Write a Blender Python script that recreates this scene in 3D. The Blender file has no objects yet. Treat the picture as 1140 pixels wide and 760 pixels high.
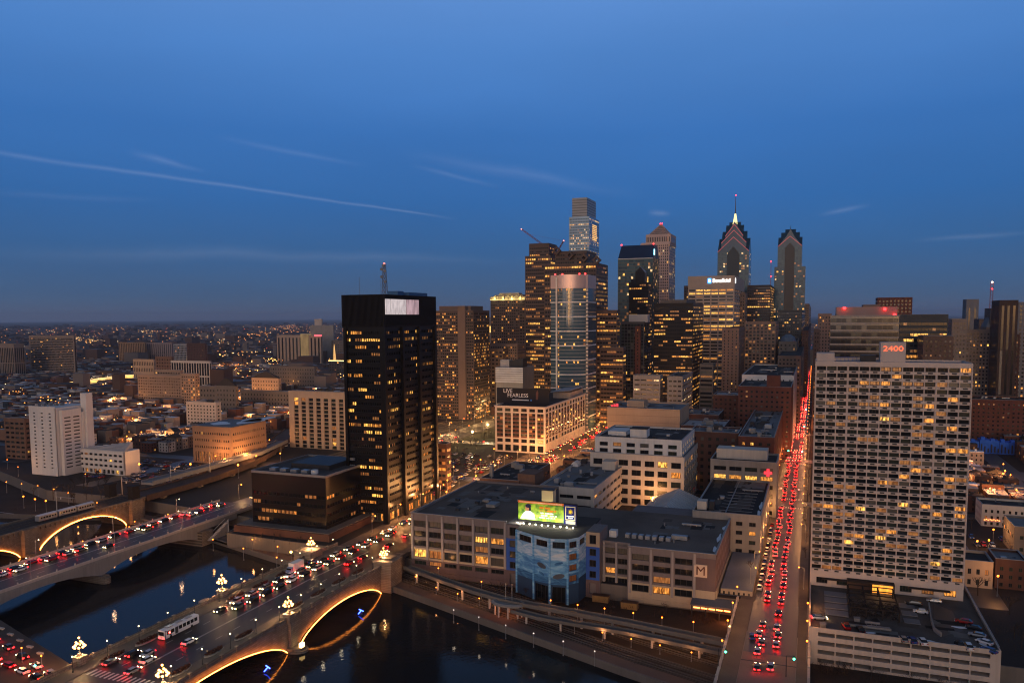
import bpy, math, random
from mathutils import Vector, Matrix

# ------------------------------------------------------------------ camera
SC = bpy.context.scene
COL = SC.collection
R = random.Random(11)
F, CX, CY, H = 870.0, 570.0, 424.0, 100.0
YAW, PITCH, ROLL = math.radians(21.1), math.radians(4.7), math.radians(.35)
FW = Vector((-math.sin(YAW)*math.cos(PITCH), math.cos(YAW)*math.cos(PITCH), -math.sin(PITCH)))
RT0 = Vector((math.cos(YAW), math.sin(YAW), 0))
UP0 = RT0.cross(FW)
RT = RT0*math.cos(ROLL) - UP0*math.sin(ROLL)
UP = UP0*math.cos(ROLL) + RT0*math.sin(ROLL)
EYE = Vector((0, 0, H))
cam_d = bpy.data.cameras.new('camera')
cam = bpy.data.objects.new('camera', cam_d)
COL.objects.link(cam)
m = Matrix((RT, UP, -FW)).transposed().to_4x4()
m.translation = EYE
cam.matrix_world = m
cam_d.sensor_width = 36
cam_d.lens = F*36/1140
cam_d.shift_y = 44/1140
cam_d.clip_start = 1
cam_d.clip_end = 90000
SC.camera = cam

# ------------------------------------------------------------------ sky, sun, exposure
SUN_EL, SUN_DIR = math.radians(7), Vector((.16, -1, .13)).normalized()   # where the afterglow is
SC.view_settings.view_transform = 'Standard'
SC.view_settings.look = 'None'
SC.view_settings.exposure = 0
SC.view_settings.gamma = 1
SC.view_settings.use_curve_mapping = False
SC.cycles.use_denoising = True
SC.cycles.max_bounces = 5
SC.cycles.diffuse_bounces = 2
SC.cycles.glossy_bounces = 3
SC.cycles.sample_clamp_indirect = 4
SC.cycles.use_light_tree = True
SC.cycles.filter_width = 1.15
SC.cycles.denoising_prefilter = 'ACCURATE'
SC.cycles.caustics_reflective = False
SC.cycles.caustics_refractive = False

def ray(px, py): return FW + RT*((px-CX)/F) - UP*((py-CY)/F)
def gz(px, py, z=0.0):
    r = ray(px, py); t = (z-H)/r.z
    return Vector((r.x*t, r.y*t, z))
def gY(px, py, Y):
    r = ray(px, py); t = Y/r.y
    return Vector((r.x*t, Y, H+r.z*t))
def gX(px, py, X):
    r = ray(px, py); t = X/r.x
    return Vector((X, r.y*t, H+r.z*t))
def X_at(px, Y, Z):
    k = RT*F - FW*(px-CX)
    return -(k.y*Y + k.z*(Z-H))/k.x
def Y_at(px, X, Z):
    k = RT*F - FW*(px-CX)
    return -(k.x*X + k.z*(Z-H))/k.y

W = bpy.data.worlds.new('World'); SC.world = W
W.use_nodes = True
NT = W.node_tree
for n in list(NT.nodes): NT.nodes.remove(n)
def wn(t, **k):
    n = NT.nodes.new(t)
    for a, b in k.items(): setattr(n, a, b)
    return n
def wl(a, b): NT.links.new(a, b)
def wmath(op, a, b=None, c=None, clamp=False):
    n = wn('ShaderNodeMath', operation=op, use_clamp=clamp)
    for i, v in enumerate((a, b, c)):
        if v is None: continue
        if isinstance(v, (int, float)): n.inputs[i].default_value = v
        else: wl(v, n.inputs[i])
    return n.outputs[0]
def wdot(vec, const):
    n = wn('ShaderNodeVectorMath', operation='DOT_PRODUCT')
    wl(vec, n.inputs[0]); n.inputs[1].default_value = const
    return n.outputs['Value']
def wramp(fac, stops):
    n = wn('ShaderNodeValToRGB'); e = n.color_ramp.elements
    while len(e) < len(stops): e.new(.5)
    for el, (p, c) in zip(e, stops): el.position = p; el.color = (*c, 1)
    wl(fac, n.inputs[0]); return n.outputs[0]
tc = wn('ShaderNodeTexCoord'); D = tc.outputs['Generated']
sep = wn('ShaderNodeSeparateXYZ'); wl(D, sep.inputs[0])
EAST = wramp(sep.outputs['Z'], [(0, (.078, .110, .18)), (.025, (.050, .106, .21)), (.08, (.033, .112, .275)), (.14, (.026, .124, .35)),
                                (.22, (.034, .148, .425)), (.31, (.066, .205, .525)), (.40, (.112, .268, .62)), (.5, (.05, .13, .25)), (.75, (.045, .07, .12))])
WEST = wramp(sep.outputs['Z'], [(0, (.80, .58, .48)), (.06, (.70, .55, .49)), (.16, (.32, .29, .32)), (.32, (.13, .14, .18)), (.6, (.06, .08, .125)), (.85, (.045, .07, .12))])
az = wmath('MULTIPLY_ADD', wdot(D, (SUN_DIR.x, SUN_DIR.y, 0)), .9, .12, clamp=True)
mix0 = wn('ShaderNodeMix', data_type='RGBA'); wl(az, mix0.inputs[0]); wl(EAST, mix0.inputs[6]); wl(WEST, mix0.inputs[7])
spot = wmath('POWER', wmath('MAXIMUM', wdot(D, tuple(Vector((SUN_DIR.x, SUN_DIR.y, .05)).normalized())), 0), 400)      # where the sun went down
mix = wn('ShaderNodeMix', data_type='RGBA'); wl(spot, mix.inputs[0]); wl(mix0.outputs[2], mix.inputs[6]); mix.inputs[7].default_value = (24.0, 10.5, 1.8, 1)
# thin trails and wisps of cloud, far out in the sky: each along a great circle between two directions
cl_n = wn('ShaderNodeTexNoise'); cl_n.inputs['Scale'].default_value = 9; cl_n.inputs['Detail'].default_value = 5
wl(D, cl_n.inputs['Vector'])
total = None
def streak(p1, p2, w1, w2, amt, soft=.12):
    global total
    a, b = ray(*p1).normalized(), ray(*p2).normalized()
    nrm = a.cross(b).normalized()
    t = (b-a).normalized()
    u = wmath('DIVIDE', wmath('SUBTRACT', wdot(D, t), a.dot(t)), (b-a).dot(t))          # 0..1 along
    wob = wmath('MULTIPLY', wmath('SUBTRACT', cl_n.outputs['Fac'], .5), w1*1.5)
    d = wmath('ABSOLUTE', wmath('ADD', wdot(D, nrm), wob))
    wid = wmath('MULTIPLY_ADD', u, w2-w1, w1)
    g = wmath('SUBTRACT', 1, wmath('DIVIDE', d, wid), clamp=True)
    g = wmath('POWER', g, 1.5)
    m1 = wmath('DIVIDE', u, soft, clamp=True); m2 = wmath('DIVIDE', wmath('SUBTRACT', 1, u), soft, clamp=True)
    fr = wmath('GREATER_THAN', wdot(D, tuple(a)), .2)
    v = wmath('MULTIPLY', wmath('MULTIPLY', g, wmath('MULTIPLY', m1, m2)), wmath('MULTIPLY', fr, amt))
    nz = wmath('MULTIPLY_ADD', cl_n.outputs['Fac'], 1.2, .35)
    v = wmath('MULTIPLY', v, nz)
    total = v if total is None else wmath('ADD', total, v)
streak((-60, 161), (515, 245), .0046, .0022, .06)
streak((-80, 278), (600, 291), .016, .009, .026, .3)
streak((140, 168), (232, 191), .008, .004, .05, .4)
streak((455, 184), (560, 209), .005, .004, .035, .4)
streak((235, 150), (410, 186), .006, .004, .035, .4)
streak((910, 240), (970, 228), .005, .004, .05, .4)
streak((720, 237), (748, 239), .006, .005, .06, .4)
streak((1010, 268), (1160, 259), .005, .004, .035, .4)
streak((440, 170), (720, 218), .012, .01, .03, .4)
streak((-40, 212), (190, 224), .006, .005, .02, .4)
soft = wn('ShaderNodeTexNoise'); soft.inputs['Scale'].default_value = 1.6; soft.inputs['Detail'].default_value = 4
mp = wn('ShaderNodeMapping'); mp.inputs['Scale'].default_value = (1, 1, 4.5); wl(D, mp.inputs[0]); wl(mp.outputs[0], soft.inputs['Vector'])
sv = wmath('MULTIPLY_ADD', soft.outputs['Fac'], .34, .83)
mul = wn('ShaderNodeVectorMath', operation='SCALE'); wl(mix.outputs[2], mul.inputs[0]); wl(sv, mul.inputs[3])
cmix = wn('ShaderNodeVectorMath', operation='SCALE'); cmix.inputs[0].default_value = (1.0, .95, .9); wl(total, cmix.inputs[3])
add = wn('ShaderNodeVectorMath', operation='ADD'); wl(mul.outputs[0], add.inputs[0]); wl(cmix.outputs[0], add.inputs[1])
SKY_ST = .1
big = wn('ShaderNodeVectorMath', operation='SCALE'); wl(add.outputs[0], big.inputs[0]); big.inputs[3].default_value = 1.1/SKY_ST
nish = wn('ShaderNodeTexSky', sky_type='NISHITA', sun_disc=False, sun_elevation=math.radians(-3), sun_rotation=math.atan2(SUN_DIR.x, SUN_DIR.y), altitude=50, air_density=1, dust_density=1, ozone_density=1.5)
add2 = wn('ShaderNodeVectorMath', operation='ADD'); wl(big.outputs[0], add2.inputs[0]); wl(nish.outputs[0], add2.inputs[1])
bg = wn('ShaderNodeBackground'); bg.inputs[1].default_value = SKY_ST; wl(add2.outputs[0], bg.inputs[0])
wo = wn('ShaderNodeOutputWorld'); wl(bg.outputs[0], wo.inputs[0])

sun_d = bpy.data.lights.new('afterglow_sun', 'SUN'); sun_d.energy = .75; sun_d.angle = math.radians(34); sun_d.color = (1, .85, .79)
sun = bpy.data.objects.new('afterglow_sun', sun_d); COL.objects.link(sun)
sun.rotation_euler = SUN_DIR.to_track_quat('Z', 'Y').to_euler()
sun.location = (0, -200, 300)

# ------------------------------------------------------------------ materials
MATS = {}
def newmat(name):
    mt = bpy.data.materials.new(name); mt.use_nodes = True
    nt = mt.node_tree; b = nt.nodes['Principled BSDF']
    return mt, nt, b
def mat(name, c, rough=.8, var=.25, scale=.15, metal=0, streak=0, spec=.12, fine=0, bump=0):
    """a surface with uneven colour: broad patches, fine grain, downward weather streaks"""
    if name in MATS: return MATS[name]
    mt, nt, b = newmat(name)
    b.inputs['Roughness'].default_value = rough; b.inputs['Metallic'].default_value = metal
    b.inputs['Specular IOR Level'].default_value = spec
    geo = nt.nodes.new('ShaderNodeNewGeometry')
    def noise(sc, vec, det=3):
        n = nt.nodes.new('ShaderNodeTexNoise'); n.inputs['Scale'].default_value = sc; n.inputs['Detail'].default_value = det
        nt.links.new(vec, n.inputs['Vector']); return n.outputs['Fac']
    f = noise(scale, geo.outputs['Position'], 5)
    def mth(op, a, bb, cc=None):
        n = nt.nodes.new('ShaderNodeMath'); n.operation = op
        for i, v in enumerate((a, bb, cc)):
            if v is None: continue
            if isinstance(v, (int, float)): n.inputs[i].default_value = v
            else: nt.links.new(v, n.inputs[i])
        return n.outputs[0]
    val = mth('MULTIPLY_ADD', f, var*2.4, 1-var*1.2)
    if fine:
        val = mth('MULTIPLY', val, mth('MULTIPLY_ADD', noise(2.2, geo.outputs['Position'], 2), fine*2, 1-fine))
    if streak:
        mpn = nt.nodes.new('ShaderNodeMapping'); mpn.inputs['Scale'].default_value = (1, 1, .06)
        nt.links.new(geo.outputs['Position'], mpn.inputs[0])
        val = mth('MULTIPLY', val, mth('MULTIPLY_ADD', noise(.9, mpn.outputs[0], 3), streak*2, 1-streak))
    vm = nt.nodes.new('ShaderNodeVectorMath'); vm.operation = 'SCALE'; vm.inputs[0].default_value = c
    nt.links.new(val, vm.inputs[3]); nt.links.new(vm.outputs[0], b.inputs['Base Color'])
    if bump:
        bn = nt.nodes.new('ShaderNodeBump'); bn.inputs['Strength'].default_value = bump; bn.inputs['Distance'].default_value = .3
        nt.links.new(noise(1.2, geo.outputs['Position'], 4), bn.inputs['Height']); nt.links.new(bn.outputs[0], b.inputs['Normal'])
    MATS[name] = mt; return mt
def emit(name, c, st, sample=True, var=0, scale=.8, front=False):
    if name in MATS: return MATS[name]
    mt, nt, b = newmat(name)
    b.inputs['Base Color'].default_value = (c[0]*.3, c[1]*.3, c[2]*.3, 1)
    b.inputs['Roughness'].default_value = .3
    b.inputs['Emission Color'].default_value = (*c, 1)
    b.inputs['Emission Strength'].default_value = st
    if var:
        geo = nt.nodes.new('ShaderNodeNewGeometry')
        n = nt.nodes.new('ShaderNodeTexNoise'); n.inputs['Scale'].default_value = scale; n.inputs['Detail'].default_value = 2
        mpn = nt.nodes.new('ShaderNodeMapping'); mpn.inputs['Scale'].default_value = (1.3, 1.3, .4); nt.links.new(geo.outputs['Position'], mpn.inputs[0]); nt.links.new(mpn.outputs[0], n.inputs['Vector'])
        r = nt.nodes.new('ShaderNodeMapRange'); r.inputs[1].default_value = .32+.05*(var > .9); r.inputs[2].default_value = .68-.04*(var > .9)
        r.inputs[3].default_value = st*(1-var); r.inputs[4].default_value = st*(1+var)
        nt.links.new(n.outputs['Fac'], r.inputs[0]); nt.links.new(r.outputs[0], b.inputs['Emission Strength'])
    if not sample: mt.cycles.emission_sampling = 'NONE'
    elif front: mt.cycles.emission_sampling = 'FRONT'
    MATS[name] = mt; return mt
def glass(name, c=(.012, .014, .018), rough=.12, spec=.6, var=.5, scale=.5, metal=0):
    return mat(name, c, rough, var, scale, spec=spec, metal=metal)

LIT1 = emit('window_light_bright', (1, .50, .095), 1.15, False, .96, 1.3)
LIT2 = emit('window_light_amber', (1, .38, .065), .62, False, .96, 1.3)
LIT3 = emit('window_light_dim', (1, .42, .12), .15, False, .95, 1.1)
LIT4 = emit('window_light_pale', (1, .68, .30), .85, False, .95, 1.1)
LITR = emit('window_light_red', (1, .10, .05), 1.2, False, .6, .8)
DG = glass('window_glass_dark', (.008, .010, .012), .12, .28); DG2 = glass('window_glass_green', (.018, .027, .023), .2, .3)
DG3 = glass('window_glass_curtain', (.040, .042, .038), .35)
BG1 = glass('curtain_window_teal', (.034, .080, .096), .1, .2, .35, .04); BG2 = glass('curtain_window_deep_teal', (.018, .048, .066), .1, .2, .35, .04)
BLK = mat('black_steel', (.004, .004, .0045), .3, .3, .3, spec=.3)
CONC = mat('concrete_pale', (.46, .39, .335), .85, .16, .08, streak=.2)
CONC2 = mat('concrete_grey', (.25, .235, .22), .85, .2, .1, streak=.22)
CONC3 = mat('concrete_dim', (.14, .125, .112), .9, .25, .1, streak=.15)
TAN = mat('tan_stone', (.42, .295, .20), .85, .18, .1, streak=.12)
BEIGE = mat('beige_brick', (.36, .28, .215), .85, .18, .1, streak=.12)
BRICK = mat('red_brick', (.125, .05, .035), .9, .25, .2, streak=.12, fine=.15)
BRICK2 = mat('brown_brick', (.17, .10, .07), .9, .22, .2, streak=.12, fine=.12)
BRICK3 = mat('dark_brick', (.085, .045, .035), .9, .25, .2, streak=.12)
GRANITE = mat('brown_granite', (.092, .066, .055), .55, .2, .1)
WHITE = mat('white_paint', (.62, .60, .575), .75, .14, .1, streak=.16)
WHITE2 = mat('off_white_stone', (.50, .455, .40), .8, .16, .1, streak=.16)
GREYM = mat('grey_metal', (.22, .22, .225), .5, .2, .4, metal=.3)
STEEL = mat('galvanised_steel', (.32, .32, .33), .45, .2, .5, metal=.6)
DARKM = mat('dark_metal', (.035, .035, .038), .5, .2, .5)
RUST = mat('rusty_steel', (.085, .05, .035), .8, .35, .4, streak=.2)
ROOFD = mat('roof_tar', (.045, .040, .037), .9, .45, .07, fine=.25)
ROOFB = mat('roof_membrane_brown', (.135, .105, .085), .9, .62, .05, fine=.25)
ROOFG = mat('roof_membrane_grey', (.17, .168, .175), .8, .28, .06, fine=.12)
ROOFW = mat('roof_white', (.34, .345, .365), .8, .25, .07, fine=.1)
SNOW = mat('old_snow', (.72, .74, .78), .8, .16, .5)
ASPH = mat('asphalt', (.042, .038, .036), .5, .3, .1, fine=.25, spec=.5)
ASPH2 = mat('bridge_asphalt', (.040, .036, .034), .5, .25, .08, fine=.2)
PAVE = mat('pavement_concrete', (.12, .10, .085), .9, .25, .15, fine=.15)
CDECK = mat('bridge_concrete_deck', (.20, .145, .12), .85, .25, .12, fine=.15)
LINE = mat('road_paint', (.55, .54, .50), .8, .3, .5)
STONE = mat('bridge_limestone', (.27, .215, .165), .85, .22, .25, streak=.2, fine=.12)
def joints(mt, sx=1.5, dark=.55):
    nt = mt.node_tree; b = nt.nodes['Principled BSDF']; src = b.inputs['Base Color'].links[0].from_socket
    geo = nt.nodes.new('ShaderNodeNewGeometry'); sp_ = nt.nodes.new('ShaderNodeSeparateXYZ'); cb = nt.nodes.new('ShaderNodeCombineXYZ')
    nt.links.new(geo.outputs['Position'], sp_.inputs[0]); nt.links.new(sp_.outputs[1], cb.inputs[0]); nt.links.new(sp_.outputs[2], cb.inputs[1])
    br = nt.nodes.new('ShaderNodeTexBrick'); br.inputs['Scale'].default_value = 1; br.inputs['Brick Width'].default_value = sx; br.inputs['Row Height'].default_value = sx*.45
    br.inputs['Mortar Size'].default_value = .05; br.inputs['Color1'].default_value = (1, 1, 1, 1); br.inputs['Color2'].default_value = (.72, .70, .68, 1); br.inputs['Mortar'].default_value = (dark*.6, dark*.6, dark*.6, 1)
    nt.links.new(cb.outputs[0], br.inputs['Vector'])
    mx = nt.nodes.new('ShaderNodeMix'); mx.data_type = 'RGBA'; mx.blend_type = 'MULTIPLY'; mx.inputs[0].default_value = 1
    nt.links.new(src, mx.inputs[6]); nt.links.new(br.outputs['Color'], mx.inputs[7]); nt.links.new(mx.outputs[2], b.inputs['Base Color'])
joints(STONE)
STONE2 = mat('rail_bridge_stone', (.27, .20, .14), .9, .3, .4, streak=.15, fine=.35)
joints(STONE2, 1.1)
SOIL = mat('bank_soil', (.042, .031, .024), .95, .4, .08, fine=.3)
GRAVEL = mat('track_ballast', (.075, .062, .052), .95, .3, .2, fine=.35)
GRASS = mat('winter_grass', (.045, .042, .022), .95, .4, .06, fine=.35)
PATHM = mat('path_asphalt', (.13, .09, .072), .9, .25, .1, fine=.12)
HEDGE = mat('winter_hedge', (.075, .030, .018), .95, .4, .6, fine=.4)
BARK = mat('bare_bark', (.045, .034, .027), .95, .3, .8)
BLUEP = mat('blue_paint', (.035, .095, .36), .7, .15, .2)
COPPER = mat('green_copper', (.10, .19, .17), .7, .25, .1)
GLASSB = mat('curtain_glass_blue', (.028, .062, .082), .14, .22, .04, spec=.22)
GLASSG = mat('curtain_glass_green', (.04, .06, .055), .1, .25, .05, metal=.06, spec=.75)
GLASSK = mat('curtain_glass_black', (.012, .014, .016), .12, .3, .06, spec=.7)
TARP = mat('blue_tarpaulin', (.03, .14, .62), .65, .3, .35)
TYRE = mat('tyre_rubber', (.015, .015, .015), .9, .1)
RED = emit('red_beacon', (1, .02, .02), 12, False)
SODIUM = emit('sodium_lamp', (1, .20, .016), 8, False)
PALE = emit('white_lamp', (1, .75, .38), 7, False)
SODIUM2 = emit('far_sodium', (1, .47, .13), 9, False)
TAIL = emit('tail_lamp', (1, .0022, .0026), 110, True, front=True)
TAILFAR = emit('tail_lamp_far', (1, .009, .010), 18, False)
HEADL = emit('head_lamp', (1, .70, .32), 36, True, front=True)
HEADFAR = emit('head_lamp_far', (1, .62, .22), 8, False)
LENSR = mat('red_lens', (.25, .01, .01), .3, .1)
LENSW = mat('clear_lens', (.5, .5, .5), .2, .1)
CARG = glass('car_glass', (.01, .012, .015), .08, .6, .1)

# ------------------------------------------------------------------ mesh builder
class MB:
    def __init__(s): s.v = []; s.f = []; s.mi = []
    def face(s, pts, mi=0):
        b = len(s.v); s.v += [tuple(p) for p in pts]
        s.f.append(tuple(range(b, b+len(pts)))); s.mi.append(mi)
    def box(s, x0, x1, y0, y1, z0, z1, mi=0, top=None, bottom=True):
        b = len(s.v)
        s.v += [(x0, y0, z0), (x1, y0, z0), (x1, y1, z0), (x0, y1, z0), (x0, y0, z1), (x1, y0, z1), (x1, y1, z1), (x0, y1, z1)]
        fs = [(0, 1, 5, 4), (1, 2, 6, 5), (2, 3, 7, 6), (3, 0, 4, 7), (4, 5, 6, 7)] + ([(3, 2, 1, 0)] if bottom else [])
        for k, q in enumerate(fs):
            s.f.append(tuple(b+i for i in q)); s.mi.append(top if (k == 4 and top is not None) else mi)
        return s
    def prism(s, poly, z0, z1, mi=0, top=None):          # poly counter-clockwise (x, y)
        n = len(poly); b = len(s.v)
        s.v += [(p[0], p[1], z0) for p in poly] + [(p[0], p[1], z1) for p in poly]
        for i in range(n):
            j = (i+1) % n; s.f.append((b+i, b+j, b+n+j, b+n+i)); s.mi.append(mi)
        s.f.append(tuple(b+n+i for i in range(n))); s.mi.append(mi if top is None else top)
        s.f.append(tuple(b+i for i in reversed(range(n)))); s.mi.append(mi)
        return s
    def loft(s, rings, mi=0, cap=True):                  # rings of equal length
        n = len(rings[0]); b = len(s.v)
        for r in rings: s.v += [tuple(p) for p in r]
        for k in range(len(rings)-1):
            for i in range(n):
                j = (i+1) % n
                s.f.append((b+k*n+i, b+k*n+j, b+(k+1)*n+j, b+(k+1)*n+i)); s.mi.append(mi)
        if cap:
            s.f.append(tuple(b+i for i in reversed(range(n)))); s.mi.append(mi)
            s.f.append(tuple(b+(len(rings)-1)*n+i for i in range(n))); s.mi.append(mi)
        return s
    def cyl(s, cx, cy, z0, z1, r0, r1=None, n=8, mi=0):
        r1 = r0 if r1 is None else r1
        return s.loft([[(cx+r*math.cos(2*math.pi*i/n), cy+r*math.sin(2*math.pi*i/n), z) for i in range(n)] for r, z in ((r0, z0), (r1, z1))], mi)
    def bar(s, p, q, w, h=None, mi=0):
        p, q = Vector(p), Vector(q); h = w if h is None else h
        d = (q-p).normalized()
        a = d.cross(Vector((0, 0, 1)))
        a = a.normalized() if a.length > 1e-4 else Vector((1, 0, 0))
        c = a.cross(d).normalized()
        ring = lambda o: [o+a*w/2-c*h/2, o+a*w/2+c*h/2, o-a*w/2+c*h/2, o-a*w/2-c*h/2]
        return s.loft([ring(p), ring(q)], mi)
    def ball(s, c, r, mi=0, n=8, k=5, sz=1):
        rings = []
        for j in range(1, k):
            t = math.pi*j/k
            rings.append([(c[0]+r*math.sin(t)*math.cos(2*math.pi*i/n), c[1]+r*math.sin(t)*math.sin(2*math.pi*i/n), c[2]-r*sz*math.cos(t)) for i in range(n)])
        return s.loft(rings, mi)
    def build(s, name, mats, parent=None, kind=None, label=None, smooth=False):
        if not isinstance(mats, (list, tuple)): mats = [mats]
        o0 = parent_loc(parent) if parent else Vector()
        me = bpy.data.meshes.new(name)
        me.from_pydata([(a-o0.x, b-o0.y, c-o0.z) for a, b, c in s.v], [], s.f)
        for mt in mats: me.materials.append(mt)
        if len(mats) > 1: me.polygons.foreach_set('material_index', s.mi)
        if smooth: me.polygons.foreach_set('use_smooth', [True]*len(s.f))
        me.update()
        o = bpy.data.objects.new(name, me); COL.objects.link(o)
        if parent: o.parent = parent
        if kind: o['kind'] = kind
        if label: o['label'] = label
        return o
def parent_loc(p):
    v = Vector(p.location)
    while p.parent: p = p.parent; v += Vector(p.location)
    return v
def tag(o, label, cat, group=None):
    o['label'] = label; o['category'] = cat
    if group: o['group'] = group
    return o
def thing(name, label, cat, loc=(0, 0, 0), group=None):
    o = bpy.data.objects.new(name, None); COL.objects.link(o); o.location = loc
    o.empty_display_size = 1
    return tag(o, label, cat, group)
def copy_thing(src, loc, rotz=0, label=None, group=None, scale=None):
    c = src.copy(); COL.objects.link(c); c.location = loc; c.rotation_euler = (0, 0, rotz)
    if scale: c.scale = scale if isinstance(scale, tuple) else (scale,)*3
    if label: c['label'] = label
    if group: c['group'] = group
    for ch in list(src.children):
        d = ch.copy(); COL.objects.link(d); d.parent = c
        for g in list(ch.children):
            e = g.copy(); COL.objects.link(e); e.parent = d
    return c
def structure(name, mb, mats):
    o = mb.build(name, mats); o['kind'] = 'structure'; return o

# ------------------------------------------------------------------ facades
WM = {}
def pick(lit, rowf, rnd, style):
    x = rnd.random()
    if x < lit*rowf*.62:
        y = rnd.random()
        if style == 'office': return LIT1 if y < .36 else LIT2 if y < .74 else LIT3
        if style in ('pale', 'teal'): return LIT4 if y < .4 else LIT1 if y < .7 else LIT3
        if style == 'dim': return LIT1 if y < .08 else LIT2 if y < .4 else LIT3
        return LIT1 if y < .17 else LIT2 if y < .55 else LIT3
    y = rnd.random()
    if style == 'teal': return BG1 if y < .6 else BG2 if y < .95 else LIT3
    if style == 'office': return DG if y < .85 else LIT3
    return DG if y < .6 else DG2 if y < .93 else DG3
def facade(wall, wins, p0, u, n, width, z0, z1, nb, nf, fw, fh, rec=0, mx=0, mt=0, mb=0, lit=.2, rnd=None, style='home', wmi=0, sill=.5):
    """one wall face cut into nb x nf cells, every cell a wall ring round a recessed opening"""
    rnd = rnd or R
    p0, u, n = Vector(p0), Vector(u), Vector(n); zv = Vector((0, 0, 1))
    P = lambda a, z, d=0: p0 + u*a + zv*(z-p0.z) - n*d
    def q(a0, a1, b0, b1):
        if a1-a0 > 1e-4 and b1-b0 > 1e-4: wall.face([P(a0, b0), P(a1, b0), P(a1, b1), P(a0, b1)], wmi)
    q(0, width, z0, z0+mb); q(0, width, z1-mt, z1)
    za, zb = z0+mb, z1-mt
    q(0, mx, za, zb); q(width-mx, width, za, zb)
    cw, ch = (width-2*mx)/nb, (zb-za)/nf
    for j in range(nf):
        b0 = za+ch*j; hz0 = b0+ch*(1-fh)*sill; hz1 = hz0+ch*fh
        q(mx, width-mx, b0, hz0); q(mx, width-mx, hz1, b0+ch)
        rowf = (rnd.random()**2.4)*3.4 if style == 'office' else (rnd.random()**1.6)*2.4
        run, lastm = 0, None
        for i in range(nb):
            a0 = mx+cw*i; ha0 = a0+cw*(1-fw)/2; ha1 = ha0+cw*fw
            q(a0, ha0, hz0, hz1); q(ha1, a0+cw, hz0, hz1)
            if rec:
                wall.face([P(ha0, hz0), P(ha1, hz0), P(ha1, hz0, rec), P(ha0, hz0, rec)], wmi)
                wall.face([P(ha0, hz1, rec), P(ha1, hz1, rec), P(ha1, hz1), P(ha0, hz1)], wmi)
                wall.face([P(ha0, hz0), P(ha0, hz0, rec), P(ha0, hz1, rec), P(ha0, hz1)], wmi)
                wall.face([P(ha1, hz0, rec), P(ha1, hz0), P(ha1, hz1), P(ha1, hz1, rec)], wmi)
            if style == 'office' and run > 0: run -= 1
            else: lastm = pick(lit, rowf, rnd, style); run = rnd.choice((0, 0, 1, 2, 3))
            wins.append((P(ha0, hz0, rec), u, n, (ha1-ha0), hz1-hz0, lastm))
FRAME = mat('window_frame', (.06, .055, .05), .6, .1)
WMESH = {}
def window_objects(wins, root, limit=96, name='window', frame=None, mull=1, single=True):
    """the nearest openings as window parts of their own, the rest as one part"""
    wins = sorted(wins, key=lambda w: (w[0]-EYE).length)
    near, rest = (wins[:limit], wins[limit:]) if single else ([], wins)
    if single and len(rest) < 5: near, rest = wins, []
    o0 = parent_loc(root)
    fr = frame or FRAME
    for p, u, n, w, h, mt in near:
        key = (round(w, 2), round(h, 2), mt.name, mull, fr.name)
        me = WMESH.get(key)
        if me is None:
            b = MB(); t = min(.14, w*.08); d = .10
            b.box(t, w-t, -.02, 0, t, h-t, 0)
            b.box(0, w, -d, -.001, 0, t, 1); b.box(0, w, -d, -.001, h-t, h, 1)
            b.box(0, t, -d, -.001, t, h-t, 1); b.box(w-t, w, -d, -.001, t, h-t, 1)
            for k in range(mull):
                a = w*(k+1)/(mull+1); b.box(a-.05, a+.05, -d*.9, -.021, t, h-t, 1)
            me = bpy.data.meshes.new(name); me.from_pydata(b.v, [], b.f); me.materials.append(mt); me.materials.append(fr)
            me.polygons.foreach_set('material_index', b.mi); WMESH[key] = me
        o = bpy.data.objects.new(name, me); COL.objects.link(o); o.parent = root
        o.location = p-o0; o.rotation_euler = (0, 0, math.atan2(u.y, u.x))
    if rest:
        ms = []; b = MB()
        for p, u, n, w, h, mt in rest:
            if mt not in ms: ms.append(mt)
            z = Vector((0, 0, h))
            b.face([p, p+u*w, p+u*w+z, p+z], ms.index(mt))
        o = b.build('window_panes', ms, root); o['kind'] = 'stuff'
FACE = {'W': ((1, 0, 0), (0, -1, 0)), 'S': ((0, 1, 0), (1, 0, 0)), 'N': ((0, -1, 0), (-1, 0, 0)), 'E': ((-1, 0, 0), (0, 1, 0))}
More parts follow.
